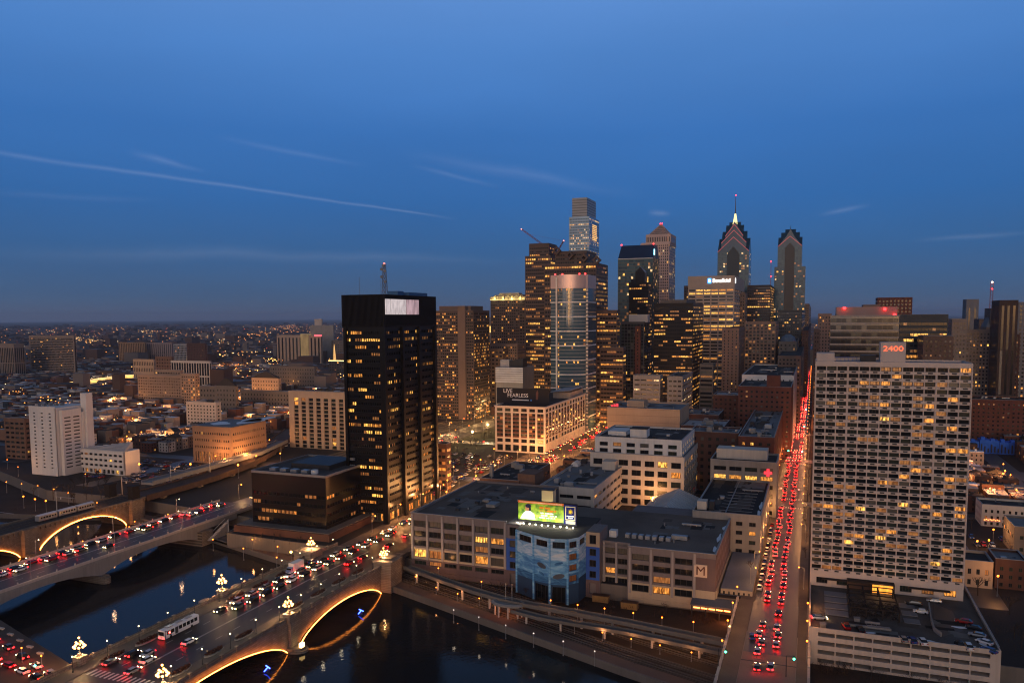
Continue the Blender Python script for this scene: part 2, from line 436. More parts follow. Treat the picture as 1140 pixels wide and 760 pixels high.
def block(root, X0, X1, Y0, Y1, z0, z1, wall, bay=4, fl=3.6, fw=.6, fh=.55, lit=.2, rec=0, faces='WS', style='home', roof=None,
          par=.9, mx=.6, mt=1.2, mb=.0, limit=0, mull=1, seed=None, nb=None, nf=None, part='wall', roofpart=True, frame=None, sill=.5, nbS=None, wallS=None):
    """a storeyed volume: wall mesh with openings, window parts, roof with parapet"""
    rnd = random.Random(seed if seed is not None else hash((round(X0), round(Y0), round(z1))) & 0xffff)
    wm = MB(); wins = []
    C = {'W': (X0, Y0), 'S': (X1, Y0), 'N': (X0, Y1), 'E': (X1, Y1)}
    for k in 'WSNE':
        width = X1-X0 if k in 'WE' else Y1-Y0
        u, n = FACE[k]; p = (*C[k], z0)
        if k in faces:
            nbk = nb if (nb and k in 'WE') else nbS if (nbS and k in 'NS') else max(1, round((width-2*mx)/bay))
            facade(wm, wins, p, u, n, width, z0, z1, nbk, nf or max(1, round((z1-z0-mt-mb)/fl)), fw, fh, rec, mx, mt, mb, lit, rnd, style, 0, sill)
        else:
            pv, uv = Vector(p), Vector(u); zz = Vector((0, 0, z1-z0))
            wm.face([pv, pv+uv*width, pv+uv*width+zz, pv+zz], 0)
    t = .35
    if par:
        for a in ((X0, X1, Y0, Y0+t), (X0, X1, Y1-t, Y1), (X0, X0+t, Y0+t, Y1-t), (X1-t, X1, Y0+t, Y1-t)):
            wm.box(*a, z1, z1+par)
    wm.build(part, wall, root)
    if par and Y0 < 720:
        cb2 = MB(); w2 = .5
        for a in ((X0-.08, X1+.08, Y0-.08, Y0+w2), (X0-.08, X1+.08, Y1-w2, Y1+.08), (X0-.08, X0+w2, Y0+w2, Y1-w2), (X1-w2, X1+.08, Y0+w2, Y1-w2)): cb2.box(*a, z1+par, z1+par+.14)
        cb2.build('coping', COPE, root)
    if roofpart:
        rb = MB(); e = t if par else 0
        rb.box(X0+e, X1-e, Y0+e, Y1-e, z1-.3, z1+.02); rob = rb.build('roof', roof or ROOFD, root)
    if roofpart and Y0 < 700: roof_detail(rob, X0+.5, X1-.5, Y0+.5, Y1-.5, z1+.025, int(X0*7+Y0))
    if wins: window_objects(wins, root, limit or 0, mull=mull, single=bool(limit), frame=frame)
    return wins
COPE = mat('coping_metal', (.27, .265, .265), .6, .25, .3)
PATCH = [mat('roof_patch_dark', (.030, .027, .025), .85, .3, .3), mat('roof_patch_pale', (.17, .155, .14), .85, .3, .3), mat('roof_patch_brown', (.085, .066, .052), .9, .3, .3)]
def roof_detail(root, x0, x1, y0, y1, z, seed):
    rnd = random.Random(seed); wx, wy = x1-x0, y1-y0; area = wx*wy
    if wx < 9 or wy < 9: return
    mbs = [MB() for _ in PATCH]
    for i in range(min(40, int(area/70)+3)):
        w, d = rnd.uniform(1.5, wx*.22), rnd.uniform(1.5, wy*.22); x, y = rnd.uniform(x0+1, x1-w-1), rnd.uniform(y0+1, y1-d-1)
        n = 9; ph = rnd.uniform(0, 6)
        k = rnd.randrange(3); zz = z+.006+.004*i
        if rnd.random() < .5: mbs[k].face([(x, y, zz), (x+w, y, zz), (x+w, y+d, zz), (x, y+d, zz)])
        else: mbs[k].face([(x+w/2+w/2*(.75+.25*math.sin(3*a+ph))*math.cos(a), y+d/2+d/2*(.75+.25*math.cos(2*a+ph))*math.sin(a), zz) for a in [2*math.pi*q/14 for q in range(14)]])
    for k, mb_ in enumerate(mbs):
        if mb_.f: o = mb_.build('membrane_patch', PATCH[k], root); o['kind'] = 'stuff'
    for i in range(min(9, int(area/260)+1)):
        x, y = rnd.uniform(x0+2, x1-2), rnd.uniform(y0+2, y1-2)
        q = rnd.random()
        if q < .4: MB().cyl(x, y, z, z+rnd.uniform(.6, 1.5), .3, n=7).build('vent_pipe', GREYM, root)
        elif q < .75:
            b = MB().box(x-.8, x+.8, y-.8, y+.8, z, z+1.0); b.box(x-.95, x+.95, y-.95, y+.95, z+1.0, z+1.12); b.build('exhaust_fan', rnd.choice((STEEL, GREYM, DARKM)), root)
        else:
            L = rnd.uniform(4, min(14, wx*.5)); xe_ = min(x+L, x1-1.2); b = MB().box(x, xe_, y-.35, y+.35, z+.4, z+1.0)
            for k in range(3): b.box(x+(xe_-x)*(k+.3)/3-.08, x+(xe_-x)*(k+.3)/3+.08, y-.3, y+.3, z, z+.4)
            b.build('duct', rnd.choice((STEEL, GREYM)), root)
def spec(xL, xC, xR, yt, Y, depth=None):
    c = gY(xC, yt, Y); X1, Z = c.x, c.z
    X0 = X_at(xL, Y, Z)
    Y1 = Y_at(xR, X1, Z) if xR else Y+(depth or 25)
    return X0, X1, Y, Y1, Z
def building(name, label, cat, sp, wall, z0=0, group=None, units=0, **k):
    X0, X1, Y0, Y1, Z = sp
    Y1 = max(Y1, Y0+4)
    root = thing(name, label, cat, ((X0+X1)/2, Y0, z0), group)
    par = k.get('par', .9)
    block(root, X0, X1, Y0, Y1, z0, Z-par, wall, **k)
    rnd = random.Random(hash(label) & 0xfff if False else len(label)*7+int(X0) % 97)
    for i in range(units):
        w, d, h = rnd.uniform(2, 5), rnd.uniform(2, 5), rnd.uniform(1.2, 2.8)
        a, b = rnd.uniform(X0+2, max(X0+2.1, X1-w-2)), rnd.uniform(Y0+2, max(Y0+2.1, Y1-d-2))
        u = MB().box(a, a+w, b, b+d, Z-par+.02, Z-par+h)
        u.box(a+.3, a+w-.3, b+.3, b+d-.3, Z-par+h, Z-par+h+.25)
        u.build('rooftop_unit', rnd.choice((GREYM, CONC2, STEEL, DARKM)), next((c for c in root.children if c.name.startswith('roof')), root))
    return root

# ------------------------------------------------------------------ the setting
BANK = [(-30000, 760), (-700, 405), (-420, 290), (-372, 302), (-340, 313), (-287, 300), (-218, 278), (-157, 266), (-52, 225), (20, 200), (120, 165), (400, 80), (30000, -6000)]
EDGE = [(-30000, 800), (-700, 430), (-420, 325), (-352, 326), (-262, 314), (-254, 287), (-160, 284), (-152, 280), (-22, 280), (-22, 252), (58, 252), (90, 240), (400, 200), (30000, -3000)]
WEST_BANK = [(-30000, 400), (-700, 270), (-420, 215), (-350, 206), (-300, 190), (-247, 173), (-196, 157), (-157, 145), (-20, 105), (120, 62), (400, 10), (30000, -6200)]
g = MB(); g.face([(x, y, 0) for x, y in EDGE] + [(30000, 60000, 0), (-30000, 60000, 0)])
structure('ground', g, mat('city_ground', (.036, .031, .028), .9, .45, .02, fine=.3))
g = MB(); g.face([(x, y, 0) for x, y in reversed(WEST_BANK)] + [(-30000, -9000, 0), (30000, -9000, 0)])
structure('ground', g, mat('west_ground', (.085, .065, .052), .9, .3, .05, fine=.2))
g = MB(); g.face([(x, y, -6) for x, y in BANK] + [(x, y, -6) for x, y in reversed(EDGE)])
structure('riverbank', g, SOIL)
wm_, nt_, wb_ = newmat('river_water')
wb_.inputs['Base Color'].default_value = (.016, .016, .016, 1); wb_.inputs['Roughness'].default_value = .035; wb_.inputs['IOR'].default_value = 1.33; wb_.inputs['Specular IOR Level'].default_value = .12
tcn = nt_.nodes.new('ShaderNodeNewGeometry'); nn = nt_.nodes.new('ShaderNodeTexNoise'); nn.inputs['Scale'].default_value = .8; nn.inputs['Detail'].default_value = 3
nt_.links.new(tcn.outputs['Position'], nn.inputs['Vector']); bn_ = nt_.nodes.new('ShaderNodeBump'); bn_.inputs['Strength'].default_value = .045; bn_.inputs['Distance'].default_value = 1
nt_.links.new(nn.outputs['Fac'], bn_.inputs['Height']); nt_.links.new(bn_.outputs[0], wb_.inputs['Normal'])
g = MB(); g.face([(-6000, -3000, -8), (6000, -3000, -8), (6000, 2500, -8), (-6000, 2500, -8)])
structure('river', g, wm_)
def wall_along(pts, z0, z1, t, name, label, mt, side=1, cap=.3):
    b = MB(); c0 = pts[len(pts)//2]
    root = thing(name, label, 'wall', (c0[0], c0[1], z0))
    for (x0, y0), (x1, y1) in zip(pts, pts[1:]):
        d = Vector((x1-x0, y1-y0, 0)).normalized(); n = Vector((d.y, -d.x, 0))*side
        P0, P1 = Vector((x0, y0, 0)), Vector((x1, y1, 0)); Q0, Q1 = P0+n*t, P1+n*t
        for a, bb in ((Q0, Q1), (P1, P0)):
            b.face([(a.x, a.y, z0), (bb.x, bb.y, z0), (bb.x, bb.y, z1), (a.x, a.y, z1)])
        b.face([(P0.x, P0.y, z1), (Q0.x, Q0.y, z1), (Q1.x, Q1.y, z1), (P1.x, P1.y, z1)])
    b.build('wall', mt, root); return root
wall_along(BANK[1:-1], -11.5, -5.6, .8, 'river_wall', 'long stone river wall below the far bank path', CONC3)
wall_along(WEST_BANK[1:-1], -11.5, .0, .8, 'river_wall', 'stone quay wall at the near bottom left plaza', STONE, -1)
wall_along(EDGE[1:-1], -6.5, -.05, .6, 'retaining_wall', 'dark retaining wall between railway bank and the streets', CONC3)

def sheet(name, pts, z, mt):
    b = MB(); b.face([(x, y, z) for x, y in pts]); return structure(name, b, mt)
def rect(x0, x1, y0, y1): return [(x0, y0), (x1, y0), (x1, y1), (x0, y1)]
# east-west streets, then numbered cross streets
for i, (x0, x1, y0, y1) in enumerate(((-17, -3, 280, 6000), (-187, -163, 300, 1590), (-294, -272, 330, 1590), (-415, -402, 340, 3000), (52, 64, 300, 3000), (112, 124, 300, 3000), (200, 212, 300, 3000), (-535, -521, 380, 3000), (-660, -646, 460, 3000))):
    sheet('road', rect(x0, x1, y0, y1), .02+.002*i, ASPH)
for i, y in enumerate((430, 560, 690, 820, 955, 1085, 1215, 1340, 1460, 1600)):
    for j, (a, b) in enumerate(((-900, -660), (-646, -535), (-521, -415), (-402, -294), (-272, -187), (-163, -17), (-3, 52), (64, 112), (124, 200), (212, 900))):
        sheet('cross_street_road', rect(a, b, y, y+12), .018, ASPH)
for x0, x1, y0, y1 in ((-22, -17, 280, 428), (-22, -17, 444, 556), (-3, .2, 280, 428), (-3, .2, 444, 556), (-193, -187, 300, 428), (-163, -153, 300, 428), (-193, -187, 444, 556), (-163, -156, 444, 556)):
    b = MB().box(x0, x1, y0, y1, -.2, .14); structure('pavement', b, PAVE)
b = MB(); b.face([(-268, 470, .012), (-233, 470, .012), (-233, 680, .012), (-268, 680, .012)]); structure('grass_bank', b, GRASS)
b = MB(); b.face([(-330, 470, .011), (-298, 470, .011), (-298, 810, .011), (-330, 810, .011)]); structure('railway_cutting', b, GRAVEL)
# painted lines and zebra bars on the crossings
lm = MB()
for x in (-12.6, -7.6):
    for k in range(60): y = 284+k*9.2; lm.face([(x-.07, y, .045), (x+.07, y, .045), (x+.07, y+3, .045), (x-.07, y+3, .045)])
for y0 in (424, 444.5, 554, 574.5):
    for k in range(11): x = -16.4+k*1.2; lm.face([(x, y0, .046), (x+.55, y0, .046), (x+.55, y0+3, .046), (x, y0+3, .046)])
structure('road_markings', lm, LINE)

# ------------------------------------------------------------------ lamps
LAMP_L = {}
def lamp_light(kind, power, c):
    k = (kind, power)
    if k not in LAMP_L:
        l = bpy.data.lights.new(kind, 'POINT'); l.energy = power; l.color = c; l.shadow_soft_size = .35
        LAMP_L[k] = l
    return LAMP_L[k]
LPROTO = {}
def street_lamp(loc, label, group, h=8, arm=1.6, r=.34, glow=SODIUM, power=2600, col=(1, .50, .18), rot=0, name='street_lamp', pole_m=None):
    key = (h, arm, r, glow.name, name)
    if key not in LPROTO:
        root = thing(name, label, 'street lamp', loc, group)
        b = MB().cyl(0, 0, 0, .5, .2, .16); b.cyl(0, 0, .5, h, .1, .07)
        if arm: b.bar((0, 0, h-.05), (arm, 0, h+.25), .1)
        o = b.build('pole', pole_m or GREYM); o.parent = root
        hb = MB(); hx = arm
        hb.ball((hx, 0, h+.1 if arm else h+.35), r)
        o = hb.build('lamp_head', glow); o.parent = root
        LPROTO[key] = root
    else:
        root = copy_thing(LPROTO[key], loc, 0, label, group)
    root.location = loc; root.rotation_euler = (0, 0, rot)
    if power:
        lo = bpy.data.objects.new('lamp_light', lamp_light(name, power, col)); COL.objects.link(lo)
        lo.parent = root; lo.location = (arm, 0, (h if arm else h+.4)-r-.35 if arm else h+.4+r+.2)
    return root

# ------------------------------------------------------------------ stone arch bridge in front
def arch_z(y, arches, base):
    for a, b, zs, zc in arches:
        if a <= y <= b:
            t = (y-(a+b)/2)/((b-a)/2)
            return zs+(zc-zs)*math.sqrt(max(0, 1-t*t)*.72+.28*(1-abs(t))**1) if False else zs+(zc-zs)*(1-t*t)**.62
    return base
def deck_z(y): return 2.0 if y < 240 else max(.1, 2.0-(y-240)*.032)
MX0, MX1 = -193.0, -157.0
MARCH = [(132, 202.5, -9, .1), (208, 261, -9, -1.6)]
mbr = thing('arch_bridge', 'limestone road bridge with two arches outlined in amber lights', 'bridge', (-175, 200, -10))
b = MB(); ys = [132+i*1.0 for i in range(0, 155)] + [202.5, 208, 261]
ys = sorted(set([y for y in ys if y <= 286]))
for y0, y1 in zip(ys, ys[1:]):
    ym0, ym1 = y0+1e-4, y1-1e-4
    za, zb = arch_z(ym0, MARCH, -11), arch_z(ym1, MARCH, -11)
    ta, tb = deck_z(y0)-.1, deck_z(y1)-.1
    b.face([(MX1, y0, za), (MX1, y1, zb), (MX1, y1, tb), (MX1, y0, ta)])
    b.face([(MX0, y1, zb), (MX0, y0, za), (MX0, y0, ta), (MX0, y1, tb)])
    b.face([(MX0, y0, za), (MX0, y1, zb), (MX1, y1, zb), (MX1, y0, za)])
    b.face([(MX0, y0, ta), (MX1, y0, ta), (MX1, y1, tb), (MX0, y1, tb)])
b.build('arch_body', STONE, mbr)
for y in (202.5, 208.0): pass
for xx, sgn in ((MX1, 1), (MX0, -1)):
    b = MB()
    for y0, y1 in zip(ys, ys[1:]):
        for (w0, w1, h0, h1) in ((-.35, .35, -.12, .25), (-.2, .2, .25, 1.15), (-.32, .32, 1.15, 1.4)):
            z0, z1 = deck_z(y0), deck_z(y1)
            b.loft([[(xx+w0, y0, z0+h0), (xx+w1, y0, z0+h0), (xx+w1, y0, z0+h1), (xx+w0, y0, z0+h1)], [(xx+w0, y1, z1+h0), (xx+w1, y1, z1+h0), (xx+w1, y1, z1+h1), (xx+w0, y1, z1+h1)]], cap=False)
    for k in range(24):
        y = 136+k*6.2; z = deck_z(y); b.box(xx-.45, xx+.45, y-.5, y+.5, z, z+1.65)
    b.build('parapet', STONE, mbr)
    pb = MB(); x0, x1 = (MX1-6, MX1-.36) if sgn > 0 else (MX0+.36, MX0+6)
    for y0, y1 in zip(ys[::3], ys[3::3]):
        z0, z1 = deck_z(y0)+.14, deck_z(y1)+.14
        pb.loft([[(x0, y0, z0-.3), (x1, y0, z0-.3), (x1, y0, z0), (x0, y0, z0)], [(x0, y1, z1-.3), (x1, y1, z1-.3), (x1, y1, z1), (x0, y1, z1)]], cap=False)
    pb.build('footway', PAVE, mbr)
RIM = emit('amber_strip_light', (1, .28, .038), 27, True)
def rim(parent, xx, arches, mt, r=.08, dx=.8, y0lim=-1e9):
    for a, bb, zs, zc in arches:
        b = MB(); pts = []
        for i in range(57):
            t = -1+2*i/56; y = (a+bb)/2+t*(bb-a)/2*.985; y = max(y, y0lim)
            pts.append((y, arch_z(y, [(a, bb, zs, zc)], -9)+.12))
        for (ya, z0), (yb, z1) in zip(pts, pts[1:]):
            if yb-ya > 1e-3: b.bar((xx+dx, ya, z0), (xx+dx, yb, z1), r*2)
        b.build('arch_light_strip', mt, parent)
rim(mbr, MX1, MARCH, RIM, y0lim=147)
for y in (205.2,):
    b = MB(); ring = [(MX1+6*math.sin(math.pi*i/10)*1.0, y-3.6*math.cos(math.pi*i/10)) for i in range(11)]
    b.prism([(MX1-.5, y-3.6)]+ring[1:-1]+[(MX1-.5, y+3.6)], -11, -7.2)
    b.prism([(MX1-.5, y-3.2)]+[(MX1+4.8*math.sin(math.pi*i/10), y-3.2*math.cos(math.pi*i/10)) for i in range(1, 10)]+[(MX1-.5, y+3.2)], -7.2, -6.6)
    b.box(MX1-.3, MX1+1.1, y-1.6, y+1.6, -6.6, 3.0)
    b.build('pier', STONE, mbr)
lb = MB().box(-153.6, -152.6, 204.4, 206.0, -6.6, -5.2).build('pier_lantern', emit('pier_lantern_glow', (1, .62, .22), 7, True), mbr)
b = MB().box(-160, -152.5, 262, 270.5, -11, 3.6); b.box(-160.4, -152.1, 261.6, 270.9, 3.6, 4.3); b.box(-158.6, -153.8, 264, 269, 4.3, 5.2)
b.build('abutment_tower', STONE, mbr)
b = MB().box(-198, -190, 262, 270.5, -11, 3.6); b.box(-198.4, -189.6, 261.6, 270.9, 3.6, 4.3)
b.build('abutment_tower', STONE, mbr)
b = MB()
for y0, y1 in zip(ys, ys[1:]):
    z0, z1 = deck_z(y0)+.02, deck_z(y1)+.02
    b.face([(MX0+6, y0, z0), (MX1-6, y0, z0), (MX1-6, y1, z1), (MX0+6, y1, z1)])
for y0, y1 in ((286, 288), (288, 300.5)):
    z = (deck_z(286)+.02)*(300.5-y0)/14.5+.03, (deck_z(286)+.02)*max(0, 300.5-y1)/14.5+.03
    b.face([(MX0+6, y0, z[0]), (MX1-6, y0, z[0]), (MX1-6, y1, z[1]), (MX0+6, y1, z[1])])
structure('road', b, ASPH2)
sheet('road', rect(-400, 200, 112, 118), .02, ASPH) if False else None
b = MB(); b.box(MX0, MX1, 286, 300.4, -.3, .12); structure('pavement', b, PAVE)
lm = MB()
for x in (-181, -175.1, -174.7, -169):
    for k in range(16 if x in (-181, -169) else 1):
        y0 = 160+k*8; y1 = y0+3 if x in (-181, -169) else 282
        n = max(1, int((y1-y0)/6))
        for q_ in range(n):
            a, c = y0+(y1-y0)*q_/n, y0+(y1-y0)*(q_+1)/n
            lm.face([(x-.08, a, deck_z(a)+.05), (x+.08, a, deck_z(a)+.05), (x+.08, c, deck_z(c)+.05), (x-.08, c, deck_z(c)+.05)])
for k in range(14):
    x = -186+k*1.6; lm.face([(x, 152.5, 2.06), (x+.7, 152.5, 2.06), (x+.7, 156, 2.06), (x, 156, 2.06)])
structure('road_markings', lm, LINE)
# hedged planters along both kerbs
pl0 = thing('hedge_planter', 'long oval planter with red brown winter hedge by the bridge kerb', 'planter', (0, 0, 0), 'hedge planters on the stone bridge')
ov = lambda a, c, n=16: [(a*math.cos(2*math.pi*i/n), c*math.sin(2*math.pi*i/n)*(1 if abs(math.sin(2*math.pi*i/n)) < .8 else 1)) for i in range(n)]
b = MB().prism(ov(1.25, 4.6), 0, .5).build('tub', CONC2, pl0)
b = MB(); rr = random.Random(5)
for i in range(420):
    t, q_ = rr.uniform(0, 6.283), math.sqrt(rr.random()); x, y = 1.05*q_*math.cos(t), 4.3*q_*math.sin(t); z = .5+rr.random()*(.75-.4*q_)
    s = rr.uniform(.12, .3); a = rr.uniform(0, 6.28); d = Vector((math.cos(a), math.sin(a), rr.uniform(-.4, .8)))*s; e = Vector((-math.sin(a), math.cos(a), rr.uniform(-.3, .7)))*s
    c = Vector((x, y, z)); b.face([c-d, c-e, c+d, c+e])
b.build('hedge', HEDGE, pl0)
first = True
for x in (-187.6, -162.4):
    for y in (163, 176, 189, 215, 228, 241, 254):
        lab = 'red brown hedge planter along the %s kerb of the stone bridge' % ('river side' if x > -175 else 'bus side')
        if first: pl0.location = (x, y, deck_z(y)); pl0['label'] = lab; first = False
        else: copy_thing(pl0, (x, y, deck_z(y)), 0, lab, None, (1, rr.uniform(.85, 1.1), rr.uniform(.9, 1.1)))
# the cluster lanterns
GLOBE = emit('lantern_globe', (1, .42, .10), 11, True)
lan0 = None
LAN_T = {0: 'tall lantern cluster of globes at the foot of the stone bridge beside the plaza', 1: 'globe cluster lantern at the bottom edge in front of the bus', 2: 'globe cluster lantern above the stone bench on the bus side parapet',
         3: 'globe cluster lantern over the pier between both bridge arches', 4: 'globe cluster lantern beside the white box truck', 5: 'globe cluster lantern on the tower by the pale gridded building'}
for i, (px, py, X) in enumerate(((88, 715, -193), (181, 752, -157), (247, 651, -193), (321, 675, -157), (346, 600, -193), (427, 619, -157))):
    c = gX(px, py, X); dz = deck_z(c.y)
    if lan0 is None:
        lan0 = thing('globe_lantern', LAN_T[i], 'bridge lantern', (X, c.y, dz), 'globe cluster lanterns on the stone bridge')
        b = MB().box(-1.3, 1.3, -1.3, 1.3, -.5, 2.2); b.box(-1.5, 1.5, -1.5, 1.5, 2.2, 2.6); b.cyl(0, 0, 2.6, 3.4, .7, .4)
        o = b.build('pedestal', STONE); o.parent = lan0
        b = MB().cyl(0, 0, 3.4, 7.6, .16, .1)
        for k in range(8):
            a = k*math.pi/4; b.bar((0, 0, 4.9), (1.45*math.cos(a), 1.45*math.sin(a), 5.1), .1)
            if k % 2 == 0: b.bar((0, 0, 6.0), (.9*math.cos(a), .9*math.sin(a), 6.2), .09)
        o = b.build('bracket', DARKM); o.parent = lan0
        for k in range(8):
            a = k*math.pi/4; o = MB().ball((1.45*math.cos(a), 1.45*math.sin(a), 5.4), .33).build('globe', GLOBE, None); o.parent = lan0
        for k in range(4):
            a = k*math.pi/2+.4; o = MB().ball((.85*math.cos(a), .85*math.sin(a), 6.5), .30).build('globe', GLOBE, None); o.parent = lan0
        o = MB().ball((0, 0, 7.85), .3).build('globe', GLOBE, None); o.parent = lan0
        r_ = lan0
    else: r_ = copy_thing(lan0, (X, c.y, dz), 0, LAN_T[i])
    lo = bpy.data.objects.new('lamp_light', lamp_light('lantern', 5200, (1, .56, .24))); COL.objects.link(lo); lo.parent = r_; lo.location = (0, 0, 4.2)
# stone bench niches on the parapets
for i, (X, y) in enumerate(((-193.6, 206), (-193.6, 222))):
    t_ = thing('stone_monument', ('curved stone seat on the bus side parapet near the middle lantern', 'low carved stone block on the bus side parapet')[i], 'monument', (X, y, 2))
    b = MB().prism([(X+1.2*math.cos(a/8*math.pi*2), y+2.4*math.sin(a/8*math.pi*2)) for a in range(8)], 1.4, 3.6).build('stone_body', STONE, t_)

# ------------------------------------------------------------------ girder bridge with the traffic queue
JX0, JX1 = -297.0, -271.0
jbr = thing('girder_bridge', 'concrete girder road bridge carrying the queue of cars', 'bridge', (-284, 250, -10))
def jbot(y):
    for a, c in ((178, 232.5), (232.5, 288)):
        if a <= y <= c:
            t = (y-(a+c)/2)/((c-a)/2); return -1.2-4.2*abs(t)**2.2
    return -1.2
GB = [MB() for _ in range(4)]; ys2 = [170+i*2 for i in range(73)]
for y0, y1 in zip(ys2, ys2[1:]):
    za, zb = jbot(y0), jbot(y1)
    for gi, (x0, x1) in enumerate(((JX1-1.2, JX1-.6), (JX1-9, JX1-8.4), (JX0+8.4, JX0+9), (JX0+.6, JX0+1.2))):
        GB[gi].loft([[(x0, y0, za), (x1, y0, za), (x1, y0, 1), (x0, y0, 1)], [(x0, y1, zb), (x1, y1, zb), (x1, y1, 1), (x0, y1, 1)]], cap=False)
for b in GB: b.build('girder', CONC2, jbr)
MB().box(JX0, JX1, 170, 330, 1, 1.9).build('deck', CONC2, jbr)
for x in (JX0, JX1-.5):
    b = MB().box(x, x+.5, 170, 330, 1.9, 2.75); b.box(x-.08, x+.58, 170, 330, 2.75, 2.95)
    for k in range(20): b.box(x+.1, x+.4, 172+k*8, 172.4+k*8, 2.95, 3.7)
    b.build('parapet', CONC, jbr)
b = MB().box(JX0+1, JX1+1.5, 230.5, 234.5, -11, -5.2); b.cyl(JX1+1.5, 232.5, -11, -5.6, 2, n=12)
b.build('pier', STONE, jbr)
MB().box(JX0, JX1+2, 286.5, 294, -11, -1.2).build('abutment', STONE, jbr)
b = MB(); b.box(JX0+2.5, JX1-2.5, 170, 330, 1.9, 1.92); structure('road', b, ASPH2)
lm = MB()
for x in (-288.6, -284.1, -283.7, -279):
    for k in range(17):
        y = 174+k*9; lm.face([(x-.07, y, 1.95), (x+.07, y, 1.95), (x+.07, y+(9 if -285 < x < -283 else 3), 1.95), (x-.07, y+(9 if -285 < x < -283 else 3), 1.95)])
structure('road_markings', lm, LINE)
# stair down to the bank
st = thing('bridge_stairway', 'white zigzag stairway under the end of the queue bridge', 'stairway', (-266, 296, -6))
b = MB()
for k in range(14): b.box(-269, -267, 290+k*.9, 291+k*.9, -6, -5.6+k*.42)
b.build('flight', CONC, st)
b = MB(); b.bar((-266.8, 290, -4.4), (-266.8, 302.6, 1.5), .15); b.bar((-269.2, 290, -4.4), (-269.2, 302.6, 1.5), .15); b.bar((-266.8, 302, -6), (-266.8, 302, 1.5), .3)
b.build('handrail', WHITE, st)

# ------------------------------------------------------------------ railway arch bridge and viaduct
RX0, RX1 = -352.0, -335.0
RARCH = [(186, 244.5, -9, 1.2), (253, 303.5, -9, 1.6)]
rbr = thing('railway_bridge', 'tall stone railway bridge with amber lit arch rims', 'bridge', (-343, 260, -10))
b = MB(); ys3 = sorted(set([180+i*1.0 for i in range(137)]+[244.5, 253, 303.5]))
for y0, y1 in zip(ys3, ys3[1:]):
    za, zb = arch_z(y0+1e-4, RARCH, -11), arch_z(y1-1e-4, RARCH, -11)
    b.face([(RX1, y0, za), (RX1, y1, zb), (RX1, y1, 3.4), (RX1, y0, 3.4)])
    b.face([(RX0, y1, zb), (RX0, y0, za), (RX0, y0, 3.4), (RX0, y1, 3.4)])
    b.face([(RX0, y0, za), (RX0, y1, zb), (RX1, y1, zb), (RX1, y0, za)])
b.box(RX0, RX1, 180, 316, 3.4, 3.9)
for k in range(52): b.box(RX1, RX1+.7, 182+k*2.6, 183.3+k*2.6, 2.5, 3.9)
b.build('arch_body', STONE2, rbr)
b = MB().box(RX1-.3, RX1+.75, 180, 316, 3.9, 4.7); b.box(RX0-.7, RX0+.3, 180, 316, 3.9, 4.7); b.build('parapet', STONE2, rbr)
for y in (248.7, 309):
    b = MB().box(RX1-1, RX1+2.4, y-3.6, y+3.6, -11, 4.6); b.box(RX0+1, RX1-1, y-3.4, y+3.4, -11, 3.3); b.box(RX0-2, RX0+1, y-3.6, y+3.6, -11, 4.6); b.cyl(RX1+2.4, y, -11, -6.5, 3.4, n=12); b.build('pier', STONE2, rbr)
for x, y in ((RX1-1, 310), (RX0-.6, 310)):
    b = MB().box(x-1.7, x+1.7, y-2.4, y+2.4, 4.6, 11); b.box(x-2, x+2, y-2.7, y+2.7, 11, 11.7); b.build('signal_tower', mat('soot_black_steel', (.018, .015, .013), .8, .3, .4), rbr)
rim(rbr, RX1, RARCH, RIM, .14, .3)
def curve_deck(root, name, pts, w, z0, z1, mt):
    b = MB(); rings = []
    for i, p in enumerate(pts):
        a, c = Vector(pts[max(0, i-1)]), Vector(pts[min(len(pts)-1, i+1)])
        d = (c-a).normalized(); n = Vector((d.y, -d.x))
        q0, q1 = Vector(p[:2])-n*w/2, Vector(p[:2])+n*w/2
        rings.append([(q0.x, q0.y, z0), (q1.x, q1.y, z0), (q1.x, q1.y, z1), (q0.x, q0.y, z1)])
    b.loft(rings); return b.build(name, mt, root)
def edge_pts(pts, off):
    out = []
    for i, p in enumerate(pts):
        a, c = Vector(pts[max(0, i-1)]), Vector(pts[min(len(pts)-1, i+1)]); d = (c-a).normalized(); out.append((p[0]+d.y*off, p[1]-d.x*off))
    return out
def viaduct(name, label, pts, w, zt, zb, mt, step, pier_m, ground=0, rail=.9, pier_w=1.2, thick=1.0):
    root = thing(name, label, 'viaduct', (pts[0][0], pts[0][1], ground))
    curve_deck(root, 'deck', pts, w, zt-thick, zt, mt)
    for s in (-1, 1):
        e = edge_pts(pts, s*(w/2-.2)); curve_deck(root, 'parapet', e, .35, zt, zt+rail, mt)
    L = 0
    for (x0, y0), (x1, y1) in zip(pts, pts[1:]):
        d = math.hypot(x1-x0, y1-y0); n = max(1, round(d/step))
        for k in range(n):
            t = (k+.5)/n; x, y = x0+(x1-x0)*t, y0+(y1-y0)*t
            if w > 7:
                u = Vector((x1-x0, y1-y0)).normalized(); b = MB()
                for s in (-1, 1): b.cyl(x+u.y*s*w*.33, y-u.x*s*w*.33, ground, zt-thick-.6, pier_w, n=8)
                b.bar((x+u.y*w*.48, y-u.x*w*.48, zt-thick-.5), (x-u.y*w*.48, y+u.x*w*.48, zt-thick-.5), pier_w*1.6, 1.0)
                b.build('pier', pier_m, root)
            else: MB().cyl(x, y, ground, zt-thick, pier_w/2, n=8).build('pier', pier_m, root)
    return root
viaduct('railway_viaduct', 'dark steel railway viaduct running on from the stone arches', [(-343, 318), (-343, 345), (-345, 375), (-352, 410), (-366, 450), (-390, 500), (-420, 560)], 15, 3.8, 0, RUST, 24, STONE2, 0, 1.0, 1.3, 2.2)
